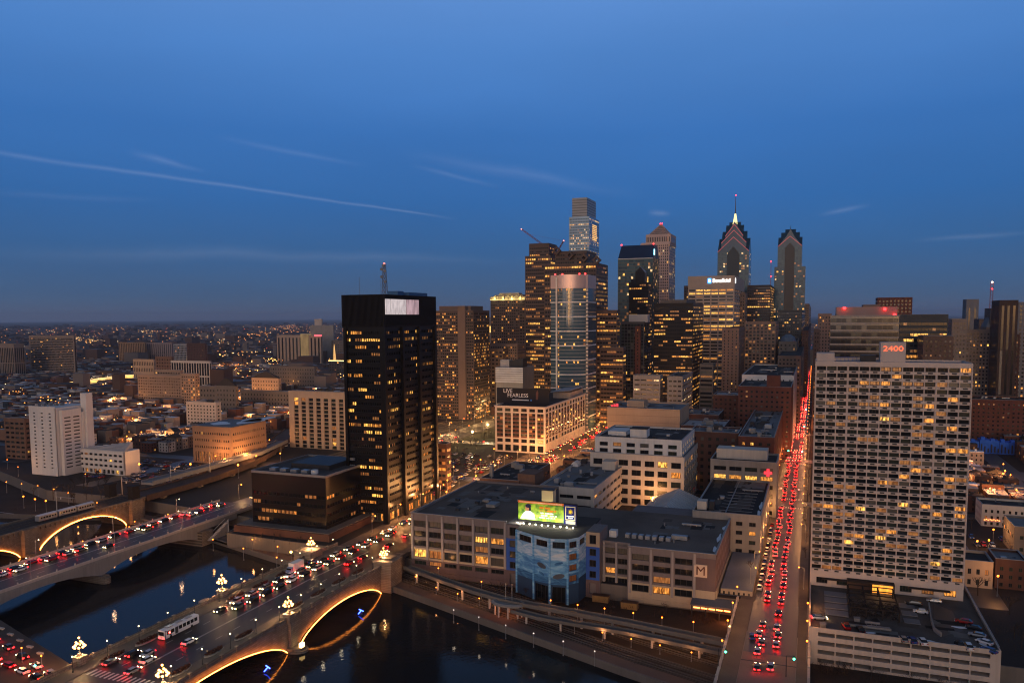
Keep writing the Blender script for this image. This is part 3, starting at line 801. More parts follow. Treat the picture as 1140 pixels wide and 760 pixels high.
viaduct('elevated_road', 'pale concrete elevated road above the car park fence', [(-356, 338), (-357, 370), (-358, 400), (-362, 440), (-378, 490)], 8.5, 6.2, 0, CONC2, 22, CONC3, 0, 1.1, 1.1, 1.2)
# catenary masts along the railway bridge
for i, y in enumerate((246, 278, 318, 352, 384)):
    px_ = -353 if i < 3 else -352
    t_ = thing('catenary_mast', 'grey steel mast beside the railway tracks', 'mast', (px_, y, 3.9), 'railway masts')
    b = MB().cyl(px_, y, 3.9, 14, .28, .2); b.bar((px_, y, 11.5), (px_+13, y, 11.5), .18); b.build('pole', STEEL, t_)
    MB().box(px_+3, px_+3.3, y-.1, y+.1, 10.4, 11.4).build('insulator', WHITE, t_)
# tracks
def track(pts, z, name='railway_track', label='', group=None):
    root = thing(name, label, 'railway track', (pts[0][0], pts[0][1], z), group)
    curve_deck(root, 'ballast', pts, 3.4, z, z+.12, GRAVEL)
    for s in (-1, 1):
        e = edge_pts(pts, s*.72); curve_deck(root, 'rail', e, .14, z+.12, z+.34, mat('rail_steel', (.10, .085, .075), .5, .2, .5))
for k, dx in enumerate((-349, -345, -341, -337.5)):
    track([(dx, 180), (dx, 318)], 3.92, label='railway track number %s from the river side across the stone arches' % ('four', 'three', 'two', 'one')[k], group='railway bridge tracks')
for k in range(4):
    o_ = 8+k*4.6
    pts = [(x, y+o_+(4 if k > 1 else 0)) for x, y in ((-330, 308), (-287, 300), (-218, 278), (-157, 266), (-52, 225), (20, 200), (120, 165), (300, 106))]
    track(pts, -6+.01*k, label='riverbank railway track, %s from the water' % ('first', 'second', 'third', 'fourth')[k], group='riverbank tracks')
e = [(x, y+3.2) for x, y in ((-340, 313), (-287, 300), (-218, 278), (-157, 266), (-52, 225), (20, 200), (120, 165))]
b = MB(); 
for (x0, y0), (x1, y1) in zip(e, e[1:]): b.face([(x0, y0-2.6, -5.9), (x1, y1-2.6, -5.9), (x1, y1+2.6, -5.9), (x0, y0+2.6, -5.9)])
structure('path', b, PATHM)
# parked silver train on the bridge
for i, y in enumerate((258, 268.5, 279)):
    t_ = thing('rail_coach', ('first', 'second', 'third')[i]+' pale silver coach of the train standing on the stone arches', 'rail coach', (-341, y, 4.2), 'coaches of the silver train')
    MB().box(-342.4, -339.6, y, y+9.6, 4.9, 7.3).build('body', STEEL, t_)
    b = MB(); b.loft([[(-342.3, yy, 7.3), (-341.6, yy, 7.75), (-340.4, yy, 7.75), (-339.7, yy, 7.3)] for yy in (y+.1, y+9.5)]); b.build('roof', mat('silver_roof', (.55, .58, .62), .4, .15, .4), t_)
    b = MB()
    for k in range(6): b.face([(-339.59, y+.8+k*1.45, 5.9), (-339.59, y+1.8+k*1.45, 5.9), (-339.59, y+1.8+k*1.45, 6.7), (-339.59, y+.8+k*1.45, 6.7)])
    b.build('window_strip', DG, t_)
    for yy in (y+1.6, y+8): MB().box(-342, -340, yy-.9, yy+.9, 4.26, 4.9).build('bogie', DARKM, t_)

# ------------------------------------------------------------------ text
def text_part(s, size, mt, parent, loc, face='W', name='lettering', ext=.06, sx=1.0, align='CENTER', bold=0.0):
    cu = bpy.data.curves.new(name, 'FONT'); cu.body = s; cu.size = size; cu.extrude = ext; cu.align_x = align; cu.align_y = 'CENTER'; cu.offset = 0
    tmp = bpy.data.objects.new(name, cu); me = bpy.data.meshes.new_from_object(tmp); bpy.data.objects.remove(tmp)
    me.materials.clear(); me.materials.append(mt)
    o = bpy.data.objects.new(name, me); COL.objects.link(o); o.parent = parent
    o.location = Vector(loc)-parent_loc(parent)
    o.rotation_euler = (math.pi/2, 0, {'W': 0, 'S': math.pi/2, 'N': -math.pi/2}[face]); o.scale = (sx, 1, 1)
    return o
def snow(root, spots, z, seed=1):
    """old snow lying in irregular patches; spots (x, y, rx, ry)"""
    rnd = random.Random(seed); b = MB()
    for x, y, rx, ry in spots:
        n = 14; ph = rnd.random()*6
        b.prism([(x+rx*(.75+.25*math.sin(3*i*6.283/n+ph)+.12*rnd.random())*math.cos(i*6.283/n), y+ry*(.75+.25*math.cos(2*i*6.283/n+ph)+.12*rnd.random())*math.sin(i*6.283/n)) for i in range(n)], z+.03, z+.13)
    return b.build('snow_patch', SNOW, root)

# ------------------------------------------------------------------ the showroom building on the riverbank
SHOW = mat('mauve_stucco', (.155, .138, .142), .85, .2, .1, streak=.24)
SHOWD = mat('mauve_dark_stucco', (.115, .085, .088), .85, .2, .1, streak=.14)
SHOWB = mat('cream_band', (.36, .30, .22), .85, .15, .1, streak=.1)
MURAL_T = mat('mural_light_blue', (.28, .42, .55), .8, .35, .12, streak=.1)
MURAL_M = mat('mural_mid_blue', (.10, .24, .43), .8, .35, .1, streak=.1)
MURAL_D = mat('mural_deep_blue', (.035, .10, .22), .8, .35, .12, streak=.1)
def mural(mt, c1, c2, c3):
    nt = mt.node_tree; b = nt.nodes['Principled BSDF']
    for l in list(b.inputs['Base Color'].links): nt.links.remove(l)
    geo = nt.nodes.new('ShaderNodeNewGeometry'); mpn = nt.nodes.new('ShaderNodeMapping'); mpn.inputs['Scale'].default_value = (.5, .5, 1.6); nt.links.new(geo.outputs['Position'], mpn.inputs[0])
    n = nt.nodes.new('ShaderNodeTexNoise'); n.inputs['Scale'].default_value = .42; n.inputs['Detail'].default_value = 6; n.inputs['Distortion'].default_value = 1.2; nt.links.new(mpn.outputs[0], n.inputs['Vector'])
    rp = nt.nodes.new('ShaderNodeValToRGB'); e = rp.color_ramp.elements; e[0].position = .34; e[0].color = (*c1, 1); e[1].position = .66; e[1].color = (*c3, 1); m_ = e.new(.5); m_.color = (*c2, 1)
    nt.links.new(n.outputs['Fac'], rp.inputs[0]); nt.links.new(rp.outputs[0], b.inputs['Base Color'])
mural(MURAL_T, (.13, .30, .50), (.24, .42, .60), (.46, .58, .70)); mural(MURAL_M, (.05, .17, .40), (.09, .27, .52), (.20, .42, .62)); mural(MURAL_D, (.02, .07, .19), (.03, .12, .28), (.07, .20, .38))
MURAL_DD = mat('mural_navy', (.018, .045, .10), .8, .3, .12)
SLATE = mat('slate_grey', (.06, .075, .095), .8, .3, .2)
show = thing('showroom_building', 'long mauve grey showroom block with blue painted bay and M panel on the riverbank', 'building', (-92, 278, -5))
xa = X_at(564, 278, 10); xb = X_at(576, 276, 10); xc = X_at(651, 276, 10); xd = X_at(667, 277, 10); xe = X_at(702, 282, 10); xf = X_at(775, 278, 6)
XS0, XS1 = -152.0, -30.4
ZL, ZR = 19.6, 14.9
def rows(root, X0, X1, Y, bands, nb, wall_parts, rec=.5, lit=.25, seed=3, fw=.8, mx=.6):
    """bands: (z0, z1, wall material, fh)"""
    rnd = random.Random(seed); wins = []
    for z0, z1, mt, fh in bands:
        wm = wall_parts.setdefault(mt.name, (MB(), mt))[0]
        facade(wm, wins, (X0, Y, z0), (1, 0, 0), (0, -1, 0), X1-X0, z0, z1, nb, 1, fw, fh, rec, mx, 0, 0, lit, rnd, 'home', 0, .5)
    return wins
parts, partsC, partsR = {}, {}, {}
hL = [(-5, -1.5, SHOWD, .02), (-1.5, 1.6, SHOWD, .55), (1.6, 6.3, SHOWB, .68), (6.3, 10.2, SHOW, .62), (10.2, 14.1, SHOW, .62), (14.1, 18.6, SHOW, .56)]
wl_ = rows(show, XS0, xa, 278, hL, 6, parts, lit=.24)
wall2 = parts[SHOW.name][0]
wall2.box(XS0, xa, 278.02, 345, 18.6, ZL, bottom=False); wall2.box(XS0, xa, 278.9, 345, -5, 18.55)
for a in ((XS0, xa, 277.9, 278.3), (XS0, XS0+.4, 278.3, 344.6), (XS0, xa, 344.6, 345)): wall2.box(*a, ZL, ZL+1)
# recess between bay and right wing
hR = [(-5, -1.2, SHOWD, .02), (-1.2, 2.6, SHOWB, .62), (2.6, 6.4, SHOW, .58), (6.4, 10.2, SHOW, .58), (10.2, 14.2, SHOW, .56)]
wl_ += rows(show, xd, xe, 282, hR, 2, partsC, lit=.25, seed=5)
hW = [(-5, -1.6, SHOWB, .02), (-1.6, 2.3, SHOWB, .66), (2.3, 6.2, SHOW, .6), (6.2, 10, SHOW, .6), (10, 14, SHOW, .56)]
wl_ += rows(show, xe, xf, 278, hW, 3, partsR, lit=.27, seed=8)
wl_ = [w for w in wl_ if w[4] > .3]
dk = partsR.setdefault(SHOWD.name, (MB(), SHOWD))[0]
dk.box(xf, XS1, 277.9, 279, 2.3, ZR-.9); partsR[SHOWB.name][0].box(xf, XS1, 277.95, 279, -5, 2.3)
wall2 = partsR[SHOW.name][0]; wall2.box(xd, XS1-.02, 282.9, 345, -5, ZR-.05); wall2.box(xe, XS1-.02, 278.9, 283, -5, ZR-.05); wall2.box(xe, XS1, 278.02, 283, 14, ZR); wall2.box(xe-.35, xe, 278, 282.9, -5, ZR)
# south side of the right wing
sw = []; rnd_ = random.Random(4)
YS1 = 332
wmS = dk
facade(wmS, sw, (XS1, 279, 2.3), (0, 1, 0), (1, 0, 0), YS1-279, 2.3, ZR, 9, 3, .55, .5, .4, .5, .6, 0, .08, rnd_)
partsR[SHOWB.name][0].box(XS1-.5, XS1+.5, 279, YS1, -5, 2.3)
for a in ((xe, XS1, 277.9, 278.3), (XS1-.4, XS1, 278.3, YS1), (xd, xe, 281.9, 282.3)): wall2.box(*a, ZR, ZR+.9)
for pt_ in (parts, partsC, partsR):
    for nm_, (mb_, mt_) in pt_.items(): mb_.build('wall', mt_, show)
PIL = mat('pale_mauve_pier', (.27, .25, .25), .85, .2, .12, streak=.25)
for x0, x1, yy, n_, za, zb_ in ((XS0, xa, 278, 6, 1.6, ZL+.6), (xe, xf, 278, 3, -1.6, ZR+.5), (xd, xe, 282, 2, -1.2, ZR+.5)):
    for k in range(n_+1):
        x = x0+.6+(x1-x0-1.2)*k/n_; MB().box(x-.4, x+.4, yy-.32, yy-.01, za, zb_).build('pilaster', PIL, show)
b = MB(); b.box(XS0-.2, xa, 277.7, 278.5, ZL+1, ZL+1.16); b.box(XS0-.2, XS0+.6, 278.5, 345, ZL+1, ZL+1.16); b.build('coping', COPE, show)
b = MB(); b.box(xe-.1, XS1+.2, 277.7, 278.5, ZR+.9, ZR+1.06); b.box(XS1-.6, XS1+.2, 278.5, 332, ZR+.9, ZR+1.06); b.build('coping', COPE, show)
MB().box(XS0+.4, xa, 278.3, 344.6, ZL-.2, ZL+.05).build('roof', ROOFB, show)
b = MB().box(xe, XS1-.4, 278.3, 283, ZR-.2, ZR+.04); b.box(xa, XS1-.4, 283, 333, ZR-.2, ZR+.045); b.build('roof', ROOFB, show)
window_objects(wl_+sw, show, 98, mull=2)
# M panel
mp_ = thing('letter_sign', 'square cream panel with a brown letter M on the dark corner wall', 'sign', (XS1-5.2, 277.6, 9))
MB().box(XS1-7.4, XS1-2.9, 277.5, 277.88, 7.2, 11.7).build('board', mat('cream_board', (.56, .44, .33), .7, .1), mp_)
text_part('M', 4.6, mat('brown_letter', (.10, .04, .03), .6, .1), mp_, (XS1-5.15, 277.45, 9.35), bold=.08)
# curved painted bay
yb = 276.0
def facet_pts(off=0):
    p = [(xb+.3, yb+2.5), (xb+1.0, yb-3.5), (X_at(594, 268, 8), 268.0), (X_at(612, 265.4, 8), 265.4), (X_at(632, 266.6, 8), 266.6), (xc-.8, 270.6), (xc, yb+2.5)]
    return p
FP = facet_pts()
ZB = 19.4
bay_parts = {}
BI = [0]
def bp(mt): return bay_parts.setdefault(mt.name+str(BI[0] == 4), (MB(), mt))[0]
bw = []
for i, ((x0, y0), (x1, y1)) in enumerate(zip(FP, FP[1:])):
    u = Vector((x1-x0, y1-y0, 0)); wd = u.length; u.normalize(); n = Vector((u.y, -u.x, 0))
    P0 = Vector((x0, y0, 0)); mid = 1 <= i <= 4
    def q(za, zb, mt, a0=0, a1=wd):
        bp(mt).face([P0+u*a0+Vector((0, 0, za)), P0+u*a1+Vector((0, 0, za)), P0+u*a1+Vector((0, 0, zb)), P0+u*a0+Vector((0, 0, zb))])
    rndb = random.Random(i); BI[0] = i
    # top row opening
    facade(bp(MURAL_T), bw, (x0, y0, 14.6), u, n, wd, 14.6, ZB, 1, 1, .74, .5, .5, .2, 0, 0, .0, rndb)
    if i in (0, 4):        # facets with shuttered rows
        for z0 in (2.4, 6.4, 10.5): facade(bp(MURAL_M if z0 > 5 else MURAL_D), bw, (x0, y0, z0), u, n, wd, z0, z0+4.05, 1, 1, .76, .58, .4, .2, 0, 0, .0, rndb)
        q(-5, 2.4, MURAL_DD)
    elif mid:
        q(11.2, 14.6, MURAL_T); q(4.8, 11.2, MURAL_M); q(2.2, 4.8, MURAL_D)
        q(-5, 2.2, MURAL_DD, 0, .9); q(-5, 2.2, MURAL_DD, wd-.9, wd); q(1.4, 2.2, MURAL_DD, .9, wd-.9)
        if i in (2, 3):
            bw.append((P0+u*.9+Vector((0, 0, -4.8))-n*1.2, u, n, wd-1.8, 6.2, DG))
        else: q(-5, 1.4, MURAL_DD, .9, wd-.9)
    else: q(10, 14.6, MURAL_T); q(4, 10, MURAL_M); q(-5, 4, MURAL_DD)
    # pilasters between facets
    if i in (1, 2, 3, 4): bp(MURAL_M).box(x0-.35, x0+.35, y0-.3, y0+.25, -5, ZB)
# soft generic sea shapes painted on the facets: pale shoals, a wave crest and dark drifting bodies
for i, zc, a, c, mt in ((2, 8.6, .52, 4.2, SLATE), (3, 5.4, .55, 4.4, SLATE), (2, 12.9, .6, 5.2, mat('mural_foam', (.42, .52, .60), .8, .3)), (3, 13.2, .5, 4.8, MATS['mural_foam']), (3, 10.2, .3, 3.2, MURAL_D), (2, 5.6, .3, 2.6, MURAL_D)):
    (x0, y0), (x1, y1) = FP[i], FP[i+1]; u = Vector((x1-x0, y1-y0, 0)); wd = u.length; u.normalize(); n = Vector((u.y, -u.x, 0))
    cc = Vector((x0, y0, zc))+u*wd*.5+n*.03
    hw, hh = min(c, wd*.95)/2, .55 if mt is not SLATE else .95
    bp(mt).face([cc+u*hw*math.cos(t*math.pi/8)*(1 if mt is SLATE else 1)+Vector((0, 0, hh*math.sin(t*math.pi/8)+.4*math.cos(t*math.pi/8)*(-1 if i == 2 else 1))) for t in range(16)])
for nm_, (mb_, mt_) in bay_parts.items(): mb_.build('painted_bay', mt_, show)
rf = MB(); rf.prism([(x, y+.1) for x, y in FP]+[(xc, 300), (xb+.3, 300)], ZB-.5, ZB-.06)
rf.build('bay_roof', ROOFD, show)
bwall = MB(); bwall.box(xb+.35, xc-.05, 280, 300, ZR-.05, ZB-.5); bwall.build('wall', SHOW, show)
shut = mat('orange_brown_shutter', (.16, .075, .03), .6, .2, .8)
window_objects([(p, u, n, w, h, shut if (h < 2.6 and p.z < 14) else DG) for p, u, n, w, h, mt in bw], show, 40, name='bay_opening', mull=2, frame=DARKM)
# blue and white stair bays either side
for k, (x0, x1) in enumerate(((xa, xb+.3), (xc, xd))):
    P = {}
    wb2 = []
    for z0, z1, mt in ((-5, 1.5, SHOWD), (1.5, 14.2, BLUEP), (14.2, ZB+.3, SHOWB if k else SHOW)):
        m_ = MB(); facade(m_, wb2, (x0, 277.6, z0), (1, 0, 0), (0, -1, 0), x1-x0, z0, z1, 1, 1 if z1-z0 < 7 else 3, .52, .62, .35, .2, 0, 0, .5 if k == 0 else .4, random.Random(3+k))
        m_.build('stair_bay', mt, show)
    window_objects([w for w in wb2 if w[0].z > 0], show, 20, mull=1)
    MB().box(x0+.02, x1-.02, 278.6, 290, -5, ZB+.28).build('stair_bay', SHOW, show)
roof_detail(show, XS0+2, xa-6, 281, 342, ZL+.055, 5); roof_detail(show, xe+1, XS1-3, 284, 331, ZR+.05, 9)
# roof clutter
for i in range(7):
    x = -66+i*2.6
    MB().box(x, x+1.7, 291, 293.5, ZR+.05, ZR+1.5).build('cooling_unit', STEEL, show)
MB().box(-72, -69.2, 290, 293, ZR+.05, ZR+2.6).build('roof_hatch', WHITE, show)
MB().box(-49, -43, 295, 297, ZR+.05, ZR+1.6).build('cooling_unit', STEEL, show)
b = MB()
for k in range(5): b.cyl(-84+k*1.1, 298+k*.5, ZR+.05, ZR+2.2, .8, n=10)
b.build('cooling_tower', STEEL, show)
b = MB().box(-128, -124, 300, 306, ZL+.05, ZL+1.4); b.box(-133, -130, 308, 311, ZL+.05, ZL+1.1); b.build('vent_hood', GREYM, show)
snow(show, [(XS1-1.4, 287, .9, 5), (XS1-1.6, 303, .8, 6), (XS1-1.2, 318, .8, 4)], ZR+.05)

# ------------------------------------------------------------------ lit billboard on its roof
bY = 284.0
bx0, bx1, bx2 = X_at(577, bY, 24), X_at(627.5, bY, 24), X_at(641.5, bY, 23)
bz0, bz1 = ZB+1.0, ZB+8.6
bb = thing('billboard', 'floodlit green billboard with white lettering and a navy sun panel on the roof', 'billboard', (bx1, bY, ZB))
bgm, nt, pb_ = newmat('green_print'); geo = nt.nodes.new('ShaderNodeNewGeometry'); nz = nt.nodes.new('ShaderNodeTexNoise'); nz.inputs['Scale'].default_value = .5; nz.inputs['Detail'].default_value = 5
rp = nt.nodes.new('ShaderNodeValToRGB'); rp.color_ramp.elements[0].color = (.03, .16, .01, 1); rp.color_ramp.elements[0].position = .35; rp.color_ramp.elements[1].color = (.42, .62, .03, 1); rp.color_ramp.elements[1].position = .66
nt.links.new(geo.outputs['Position'], nz.inputs['Vector']); nt.links.new(nz.outputs['Fac'], rp.inputs[0]); nt.links.new(rp.outputs[0], pb_.inputs['Base Color'])
MB().box(bx0, bx1, bY, bY+.5, bz0, bz1).build('poster', bgm, bb)
MB().box(bx0, bx1, bY-.06, bY-.01, bz1-.95, bz1).build('header_strip', mat('orange_print', (.75, .16, .03), .6, .1), bb)
MB().box(bx1+.05, bx2, bY-.1, bY+.5, bz0-.3, bz1-.3).build('logo_panel', mat('navy_print', (.012, .02, .16), .6, .1), bb)
wx = bx2-bx1; cx_ = (bx1+bx2)/2+.2
CREAM = mat('cream_print', (.85, .74, .36), .6, .1); WPR = mat('white_print', (.85, .88, .9), .6, .1); OPR = mat('amber_print', (.85, .22, .02), .6, .1)
b = MB()
for a in ((cx_-2, cx_-1.75, bz0+1.4, bz1-.9), (cx_+1.75, cx_+2, bz0+1.4, bz1-.9)): b.box(a[0], a[1], bY-.16, bY-.11, a[2], a[3])
for z in (bz0+1.4, bz1-1.15): b.box(cx_-1.75, cx_+1.75, bY-.16, bY-.11, z, z+.25)
b.build('logo_border', CREAM, bb)
b = MB(); zc = bz1-2.9
b.face([(cx_+.62*math.cos(-i*math.pi/8), bY-.15, zc-.62*math.sin(-i*math.pi/8)) for i in range(16)][::-1])
for k in range(12):
    a = k*math.pi/6; d = Vector((math.cos(a), 0, math.sin(a))); e = Vector((-math.sin(a), 0, math.cos(a)))*.1
    c = Vector((cx_, bY-.15, zc)); b.face([c+d*.75-e, c+d*.75+e, c+d*1.15])
b.build('sun_emblem', mat('sun_print', (.95, .62, .02), .6, .05), bb)
b = MB(); b.box(cx_-1.5, cx_+1.5, bY-.16, bY-.11, bz0+2.75, bz0+3.1); b.box(cx_-.9, cx_+1, bY-.16, bY-.11, bz0+2.1, bz0+2.5); b.build('logo_wording', WPR, bb)
MB().box(cx_-1.8, cx_+2, bY-.16, bY-.11, bz0-.1, bz0+1.1).build('logo_wording', CREAM, bb)
# unreadable lines of print
def printlines(spec_, mt, seed):
    rnd = random.Random(seed); b = MB()
    for x0, x1, zc, hgt in spec_:
        x = x0
        while x < x1:
            w = rnd.uniform(.25, .5)
            if rnd.random() < .82: b.box(x, min(x+w-.08, x1), bY-.07, bY-.02, zc-hgt/2, zc+hgt/2*rnd.uniform(.6, 1))
            x += w
    return b.build('lettering', mt, bb)
w_ = bx1-bx0
printlines(((bx0+w_*.46, bx0+w_*.70, bz1-2.3, .8), (bx0+w_*.48, bx0+w_*.84, bz1-3.4, .75)), OPR, 1)
printlines(((bx0+w_*.47, bx0+w_*.78, bz1-4.4, .6), (bx0+w_*.48, bx0+w_*.85, bz1-5.3, .6), (bx0+w_*.47, bx0+w_*.82, bz1-6.2, .55)), WPR, 2)
rnd = random.Random(9); b = MB(); x = bx0+.5
while x < bx1-.6:
    w = rnd.uniform(.3, .6); b.box(x, x+w-.1, bY-.11, bY-.065, bz1-.68, bz1-.3); x += w
b.build('lettering', mat('pale_print', (.9, .62, .4), .6, .1), bb)
# child in a white shirt and dark cap, flat print
ph = MB(); ph2 = MB(); ph3 = MB(); fx = bx0+w_*.2
disc = lambda mb, x, z, rx, rz, d: mb.face([(x+rx*math.cos(i*math.pi/9), bY-d, z+rz*math.sin(i*math.pi/9)) for i in range(18)])
ph.face([(fx-3, bY-.03, bz0+.3), (fx+3.4, bY-.03, bz0+.3), (fx+2.9, bY-.03, bz0+2.6), (fx+1.3, bY-.03, bz0+3.6), (fx-.5, bY-.03, bz0+3.6), (fx-1.6, bY-.03, bz0+2.7)])
disc(ph2, fx+.1, bz0+4.7, .95, 1.2, .04); disc(ph3, fx+.45, bz0+5.6, 1.2, .8, .05); ph3.face([(fx+.6, bY-.05, bz0+3.6), (fx+1.7, bY-.05, bz0+3.8), (fx+1.5, bY-.05, bz0+5.4), (fx+.9, bY-.05, bz0+5.4)])
ph.build('printed_figure', WPR, bb); ph2.build('printed_figure', mat('skin_print', (.5, .25, .12), .6, .1), bb); ph3.build('printed_figure', mat('dark_print', (.02, .02, .06), .6, .1), bb)
b = MB().box(bx0-.3, bx2+.3, bY+.5, bY+.9, bz0-.6, bz1+.1); b.box(bx0-.3, bx2+.3, bY-.3, bY+.5, bz0-.75, bz0-.35)
for k in range(6):
    x = bx0+1+k*(bx2-bx0-2)/5; b.bar((x, bY+.7, bz0-.5), (x, bY+.7, ZR), .3); b.bar((x, bY+.9, bz1-1), (x, bY+5, ZR+.2), .2)
b.build('frame', DARKM, bb)
b = MB().box(bx0-.2, bx2+.2, bY-3.1, bY-2.95, bz0-1.0, bz0-.9)
for k in range(10): b.bar((bx0+.8+k*(bx2-bx0-1.2)/9, bY-.2, bz0-.6), (bx0+.8+k*(bx2-bx0-1.2)/9, bY-3, bz0-.95), .08)
b.build('lamp_rail', DARKM, bb)
FL = emit('flood_lamp', (1, .93, .70), 24, False)
for k in range(10):
    x = bx0+.8+k*(bx2-bx0-1.2)/9
    MB().ball((x, bY-3, bz0-.72), .26).build('flood_lamp', FL, bb)
    if k % 2 == 0:
        lo = bpy.data.objects.new('lamp_light', lamp_light('billboard_flood', 850, (1, .93, .72))); COL.objects.link(lo); lo.parent = bb; lo.location = Vector((x+1, bY-3.2, bz0+.4))-bb.location
c = gY(613.5, 556, 300)
t_ = thing('stair_head', 'small floodlit cream box rising behind the billboard', 'roof house', (c.x, 298, ZR))
MB().box(X_at(603, 298, 27), X_at(615.5, 298, 27), 298, 302, ZR+.05, gY(610, 546, 298).z).build('wall', mat('cream_render', (.75, .62, .36), .8, .1), t_)
MB().box(X_at(603, 298, 27)-.15, X_at(615.5, 298, 27)+.15, 297.85, 302.15, gY(610, 546, 298).z, gY(610, 546, 298).z+.3).build('roof', DARKM, t_)
lo = bpy.data.objects.new('lamp_light', lamp_light('roof_flood', 900, (1, .85, .5))); COL.objects.link(lo); lo.parent = t_; lo.location = (0, -4, 7)

# ------------------------------------------------------------------ black office tower and its dark neighbour
PX0, PX1, PY0, PY1, PZ = -213.0, -191.4, 326.0, 379.0, gY(405, 328, 326).z
tower = thing('office_tower', 'black steel office tower with a white lit screen and lattice mast on top', 'office tower', (-201, 326, 0))
ZC = PZ-15.5
ptw = MB(); wins = []; rnd_ = random.Random(21)
facade(ptw, wins, (PX0, PY0, 5), (1, 0, 0), (0, -1, 0), PX1-PX0, 5, ZC, 16, 26, .84, .42, .35, .8, 1, 0, .42, rnd_, 'office')
for k in range(3):
    y0 = PY0+k*(PY1-PY0)/3; facade(ptw, wins, (PX1, y0, 5), (0, 1, 0), (1, 0, 0), (PY1-PY0)/3, 5, ZC, 9, 26, .82, .42, .35, 1.3, 1, 0, .38, rnd_, 'office')
ptw.box(PX0, PX1-.5, PY0+.6, PY1, 5, ZC)
for k in range(5): x = PX0+(PX1-PX0)*k/4; 
for x in (PX0+.5, PX1-.9): ptw.box(x-.6, x+.9, PY0-1, PY0+.2, 0, ZC)
for k in range(4):
    y = PY0+k*(PY1-PY0)/3; ptw.box(PX1-.2, PX1+1.3, y-.9, y+1.1, 0, ZC)
ptw.build('wall', BLK, tower)
cr = MB().box(PX0-.6, PX1+1.3, PY0-1.1, PY1+.6, ZC, PZ)
for k in range(34): x = PX0+.3+k*(PX1-PX0)/33; cr.box(x-.12, x+.12, PY0-1.45, PY0-1.1, ZC+.5, PZ)
for k in range(66): y = PY0+k*(PY1-PY0)/65; cr.box(PX1+1.3, PX1+1.6, y-.12, y+.12, ZC+.5, PZ)
cr.build('crown', mat('black_louvre', (.010, .010, .011), .5, .25, .4), tower)
MB().box(PX0+1, PX1-1, PY0+1, PY1-1, PZ, PZ+.1).build('roof', ROOFD, tower)
window_objects(wins, tower, 99, mull=0, frame=BLK)
lob = MB().box(PX0+1.4, PX1-1.2, PY0+2, PY1-2, 0, 5.02); lob.build('lobby', mat('lobby_stone', (.05, .045, .04), .5, .2), tower)
lw = []
facade(MB(), lw, (PX0+1.4, PY0+1.98, .3), (1, 0, 0), (0, -1, 0), PX1-PX0-2.6, .3, 4.8, 11, 1, .75, .8, 0, 0, 0, 0, 1, rnd_)
facade(MB(), lw, (PX1-1.18, PY0+2, .3), (0, 1, 0), (1, 0, 0), PY1-PY0-4, .3, 4.8, 20, 1, .75, .8, 0, 0, 0, 0, .6, rnd_)
window_objects([(p+n*.01, u, n, w, h, LIT2 if (i*7) % 3 == 0 else mt) for i, (p, u, n, w, h, mt) in enumerate(lw)], tower, 40, name='lobby_window', mull=1)
# crown screens: three lit panels wrapping on the river and street sides
SCR = emit('lit_screen', (1, .86, .84), .52, True, .3, .6)
SCR2 = emit('lit_screen_pink', (1, .68, .72), .34, True, .45, .3)
yA, yB, yC_ = PY0-1.1, Y_at(443, PX1+1.6, PZ-8), Y_at(459, PX1+1.6, PZ-8)
yA2 = Y_at(424, PX1+1.6, PZ-8)
zt, zb = gX(440, 333, PX1+1.6).z, gX(440, 350, PX1+1.6).z
for k, (y0, y1, mt) in enumerate(((PY0-.6, PY0+4.2, SCR), (PY0+4.7, PY0+19.5, SCR), (PY0+20.2, PY0+33, SCR2))):
    MB().box(PX1+1.6, PX1+1.85, y0, y1, zb, zt).build('screen', mt, tower)
for p in ((PX0+4, PY0+8, 6), (PX0+9, PY0+20, 5)): MB().cyl(p[0], p[1], PZ, PZ+p[2]+3, .09, n=5).build('antenna', GREYM, tower)
b = MB().box(PX1-9, PX1-3, PY0+20, PY0+26, PZ+.1, PZ+2.2); b.box(PX1-8, PX1-2, PY0+30, PY0+50, PZ+.1, PZ+1.8); b.build('rooftop_plant', mat('blue_grey_plant', (.05, .13, .26), .6, .2), tower)
# lattice mast
mx_, my_ = X_at(428.5, PY0+26, PZ), PY0+26
mast = thing('lattice_mast', 'lattice antenna mast with drum dishes on the black tower roof', 'antenna mast', (mx_, my_, PZ))
b = MB(); hm = gY(428.5, 294, my_).z-PZ
for k in range(7):
    z0, z1 = PZ+hm*k/7, PZ+hm*(k+1)/7; w0, w1 = 2.2-1.2*k/7, 2.2-1.2*(k+1)/7
    c0 = [(mx_+sx*w0/2, my_+sy*w0/2, z0) for sx, sy in ((-1, -1), (1, -1), (1, 1), (-1, 1))]; c1 = [(mx_+sx*w1/2, my_+sy*w1/2, z1) for sx, sy in ((-1, -1), (1, -1), (1, 1), (-1, 1))]
    for i in range(4):
        j = (i+1) % 4; b.bar(c0[i], c1[i], .2); b.bar(c0[i], c1[j], .13); b.bar(c1[i], c1[j], .13)
b.build('lattice', mat('mast_grey', (.16, .15, .15), .6, .2), mast)
for k, (dz, sx) in enumerate(((.45, 1), (.6, -1), (.78, 1), (.84, -1), (.95, 0))):
    b = MB(); c = (mx_+sx*1.0, my_-.9, PZ+hm*dz); b.loft([[(c[0]+.8*math.cos(i*.785), c[1]+d, c[2]+.8*math.sin(i*.785)) for i in range(8)] for d in (0, -.5)]); b.build('drum_dish', GREYM, mast)
MB().ball((mx_, my_, PZ+hm+.3), .5).build('beacon', emit('dim_beacon', (1, .2, .15), 3, False), mast)

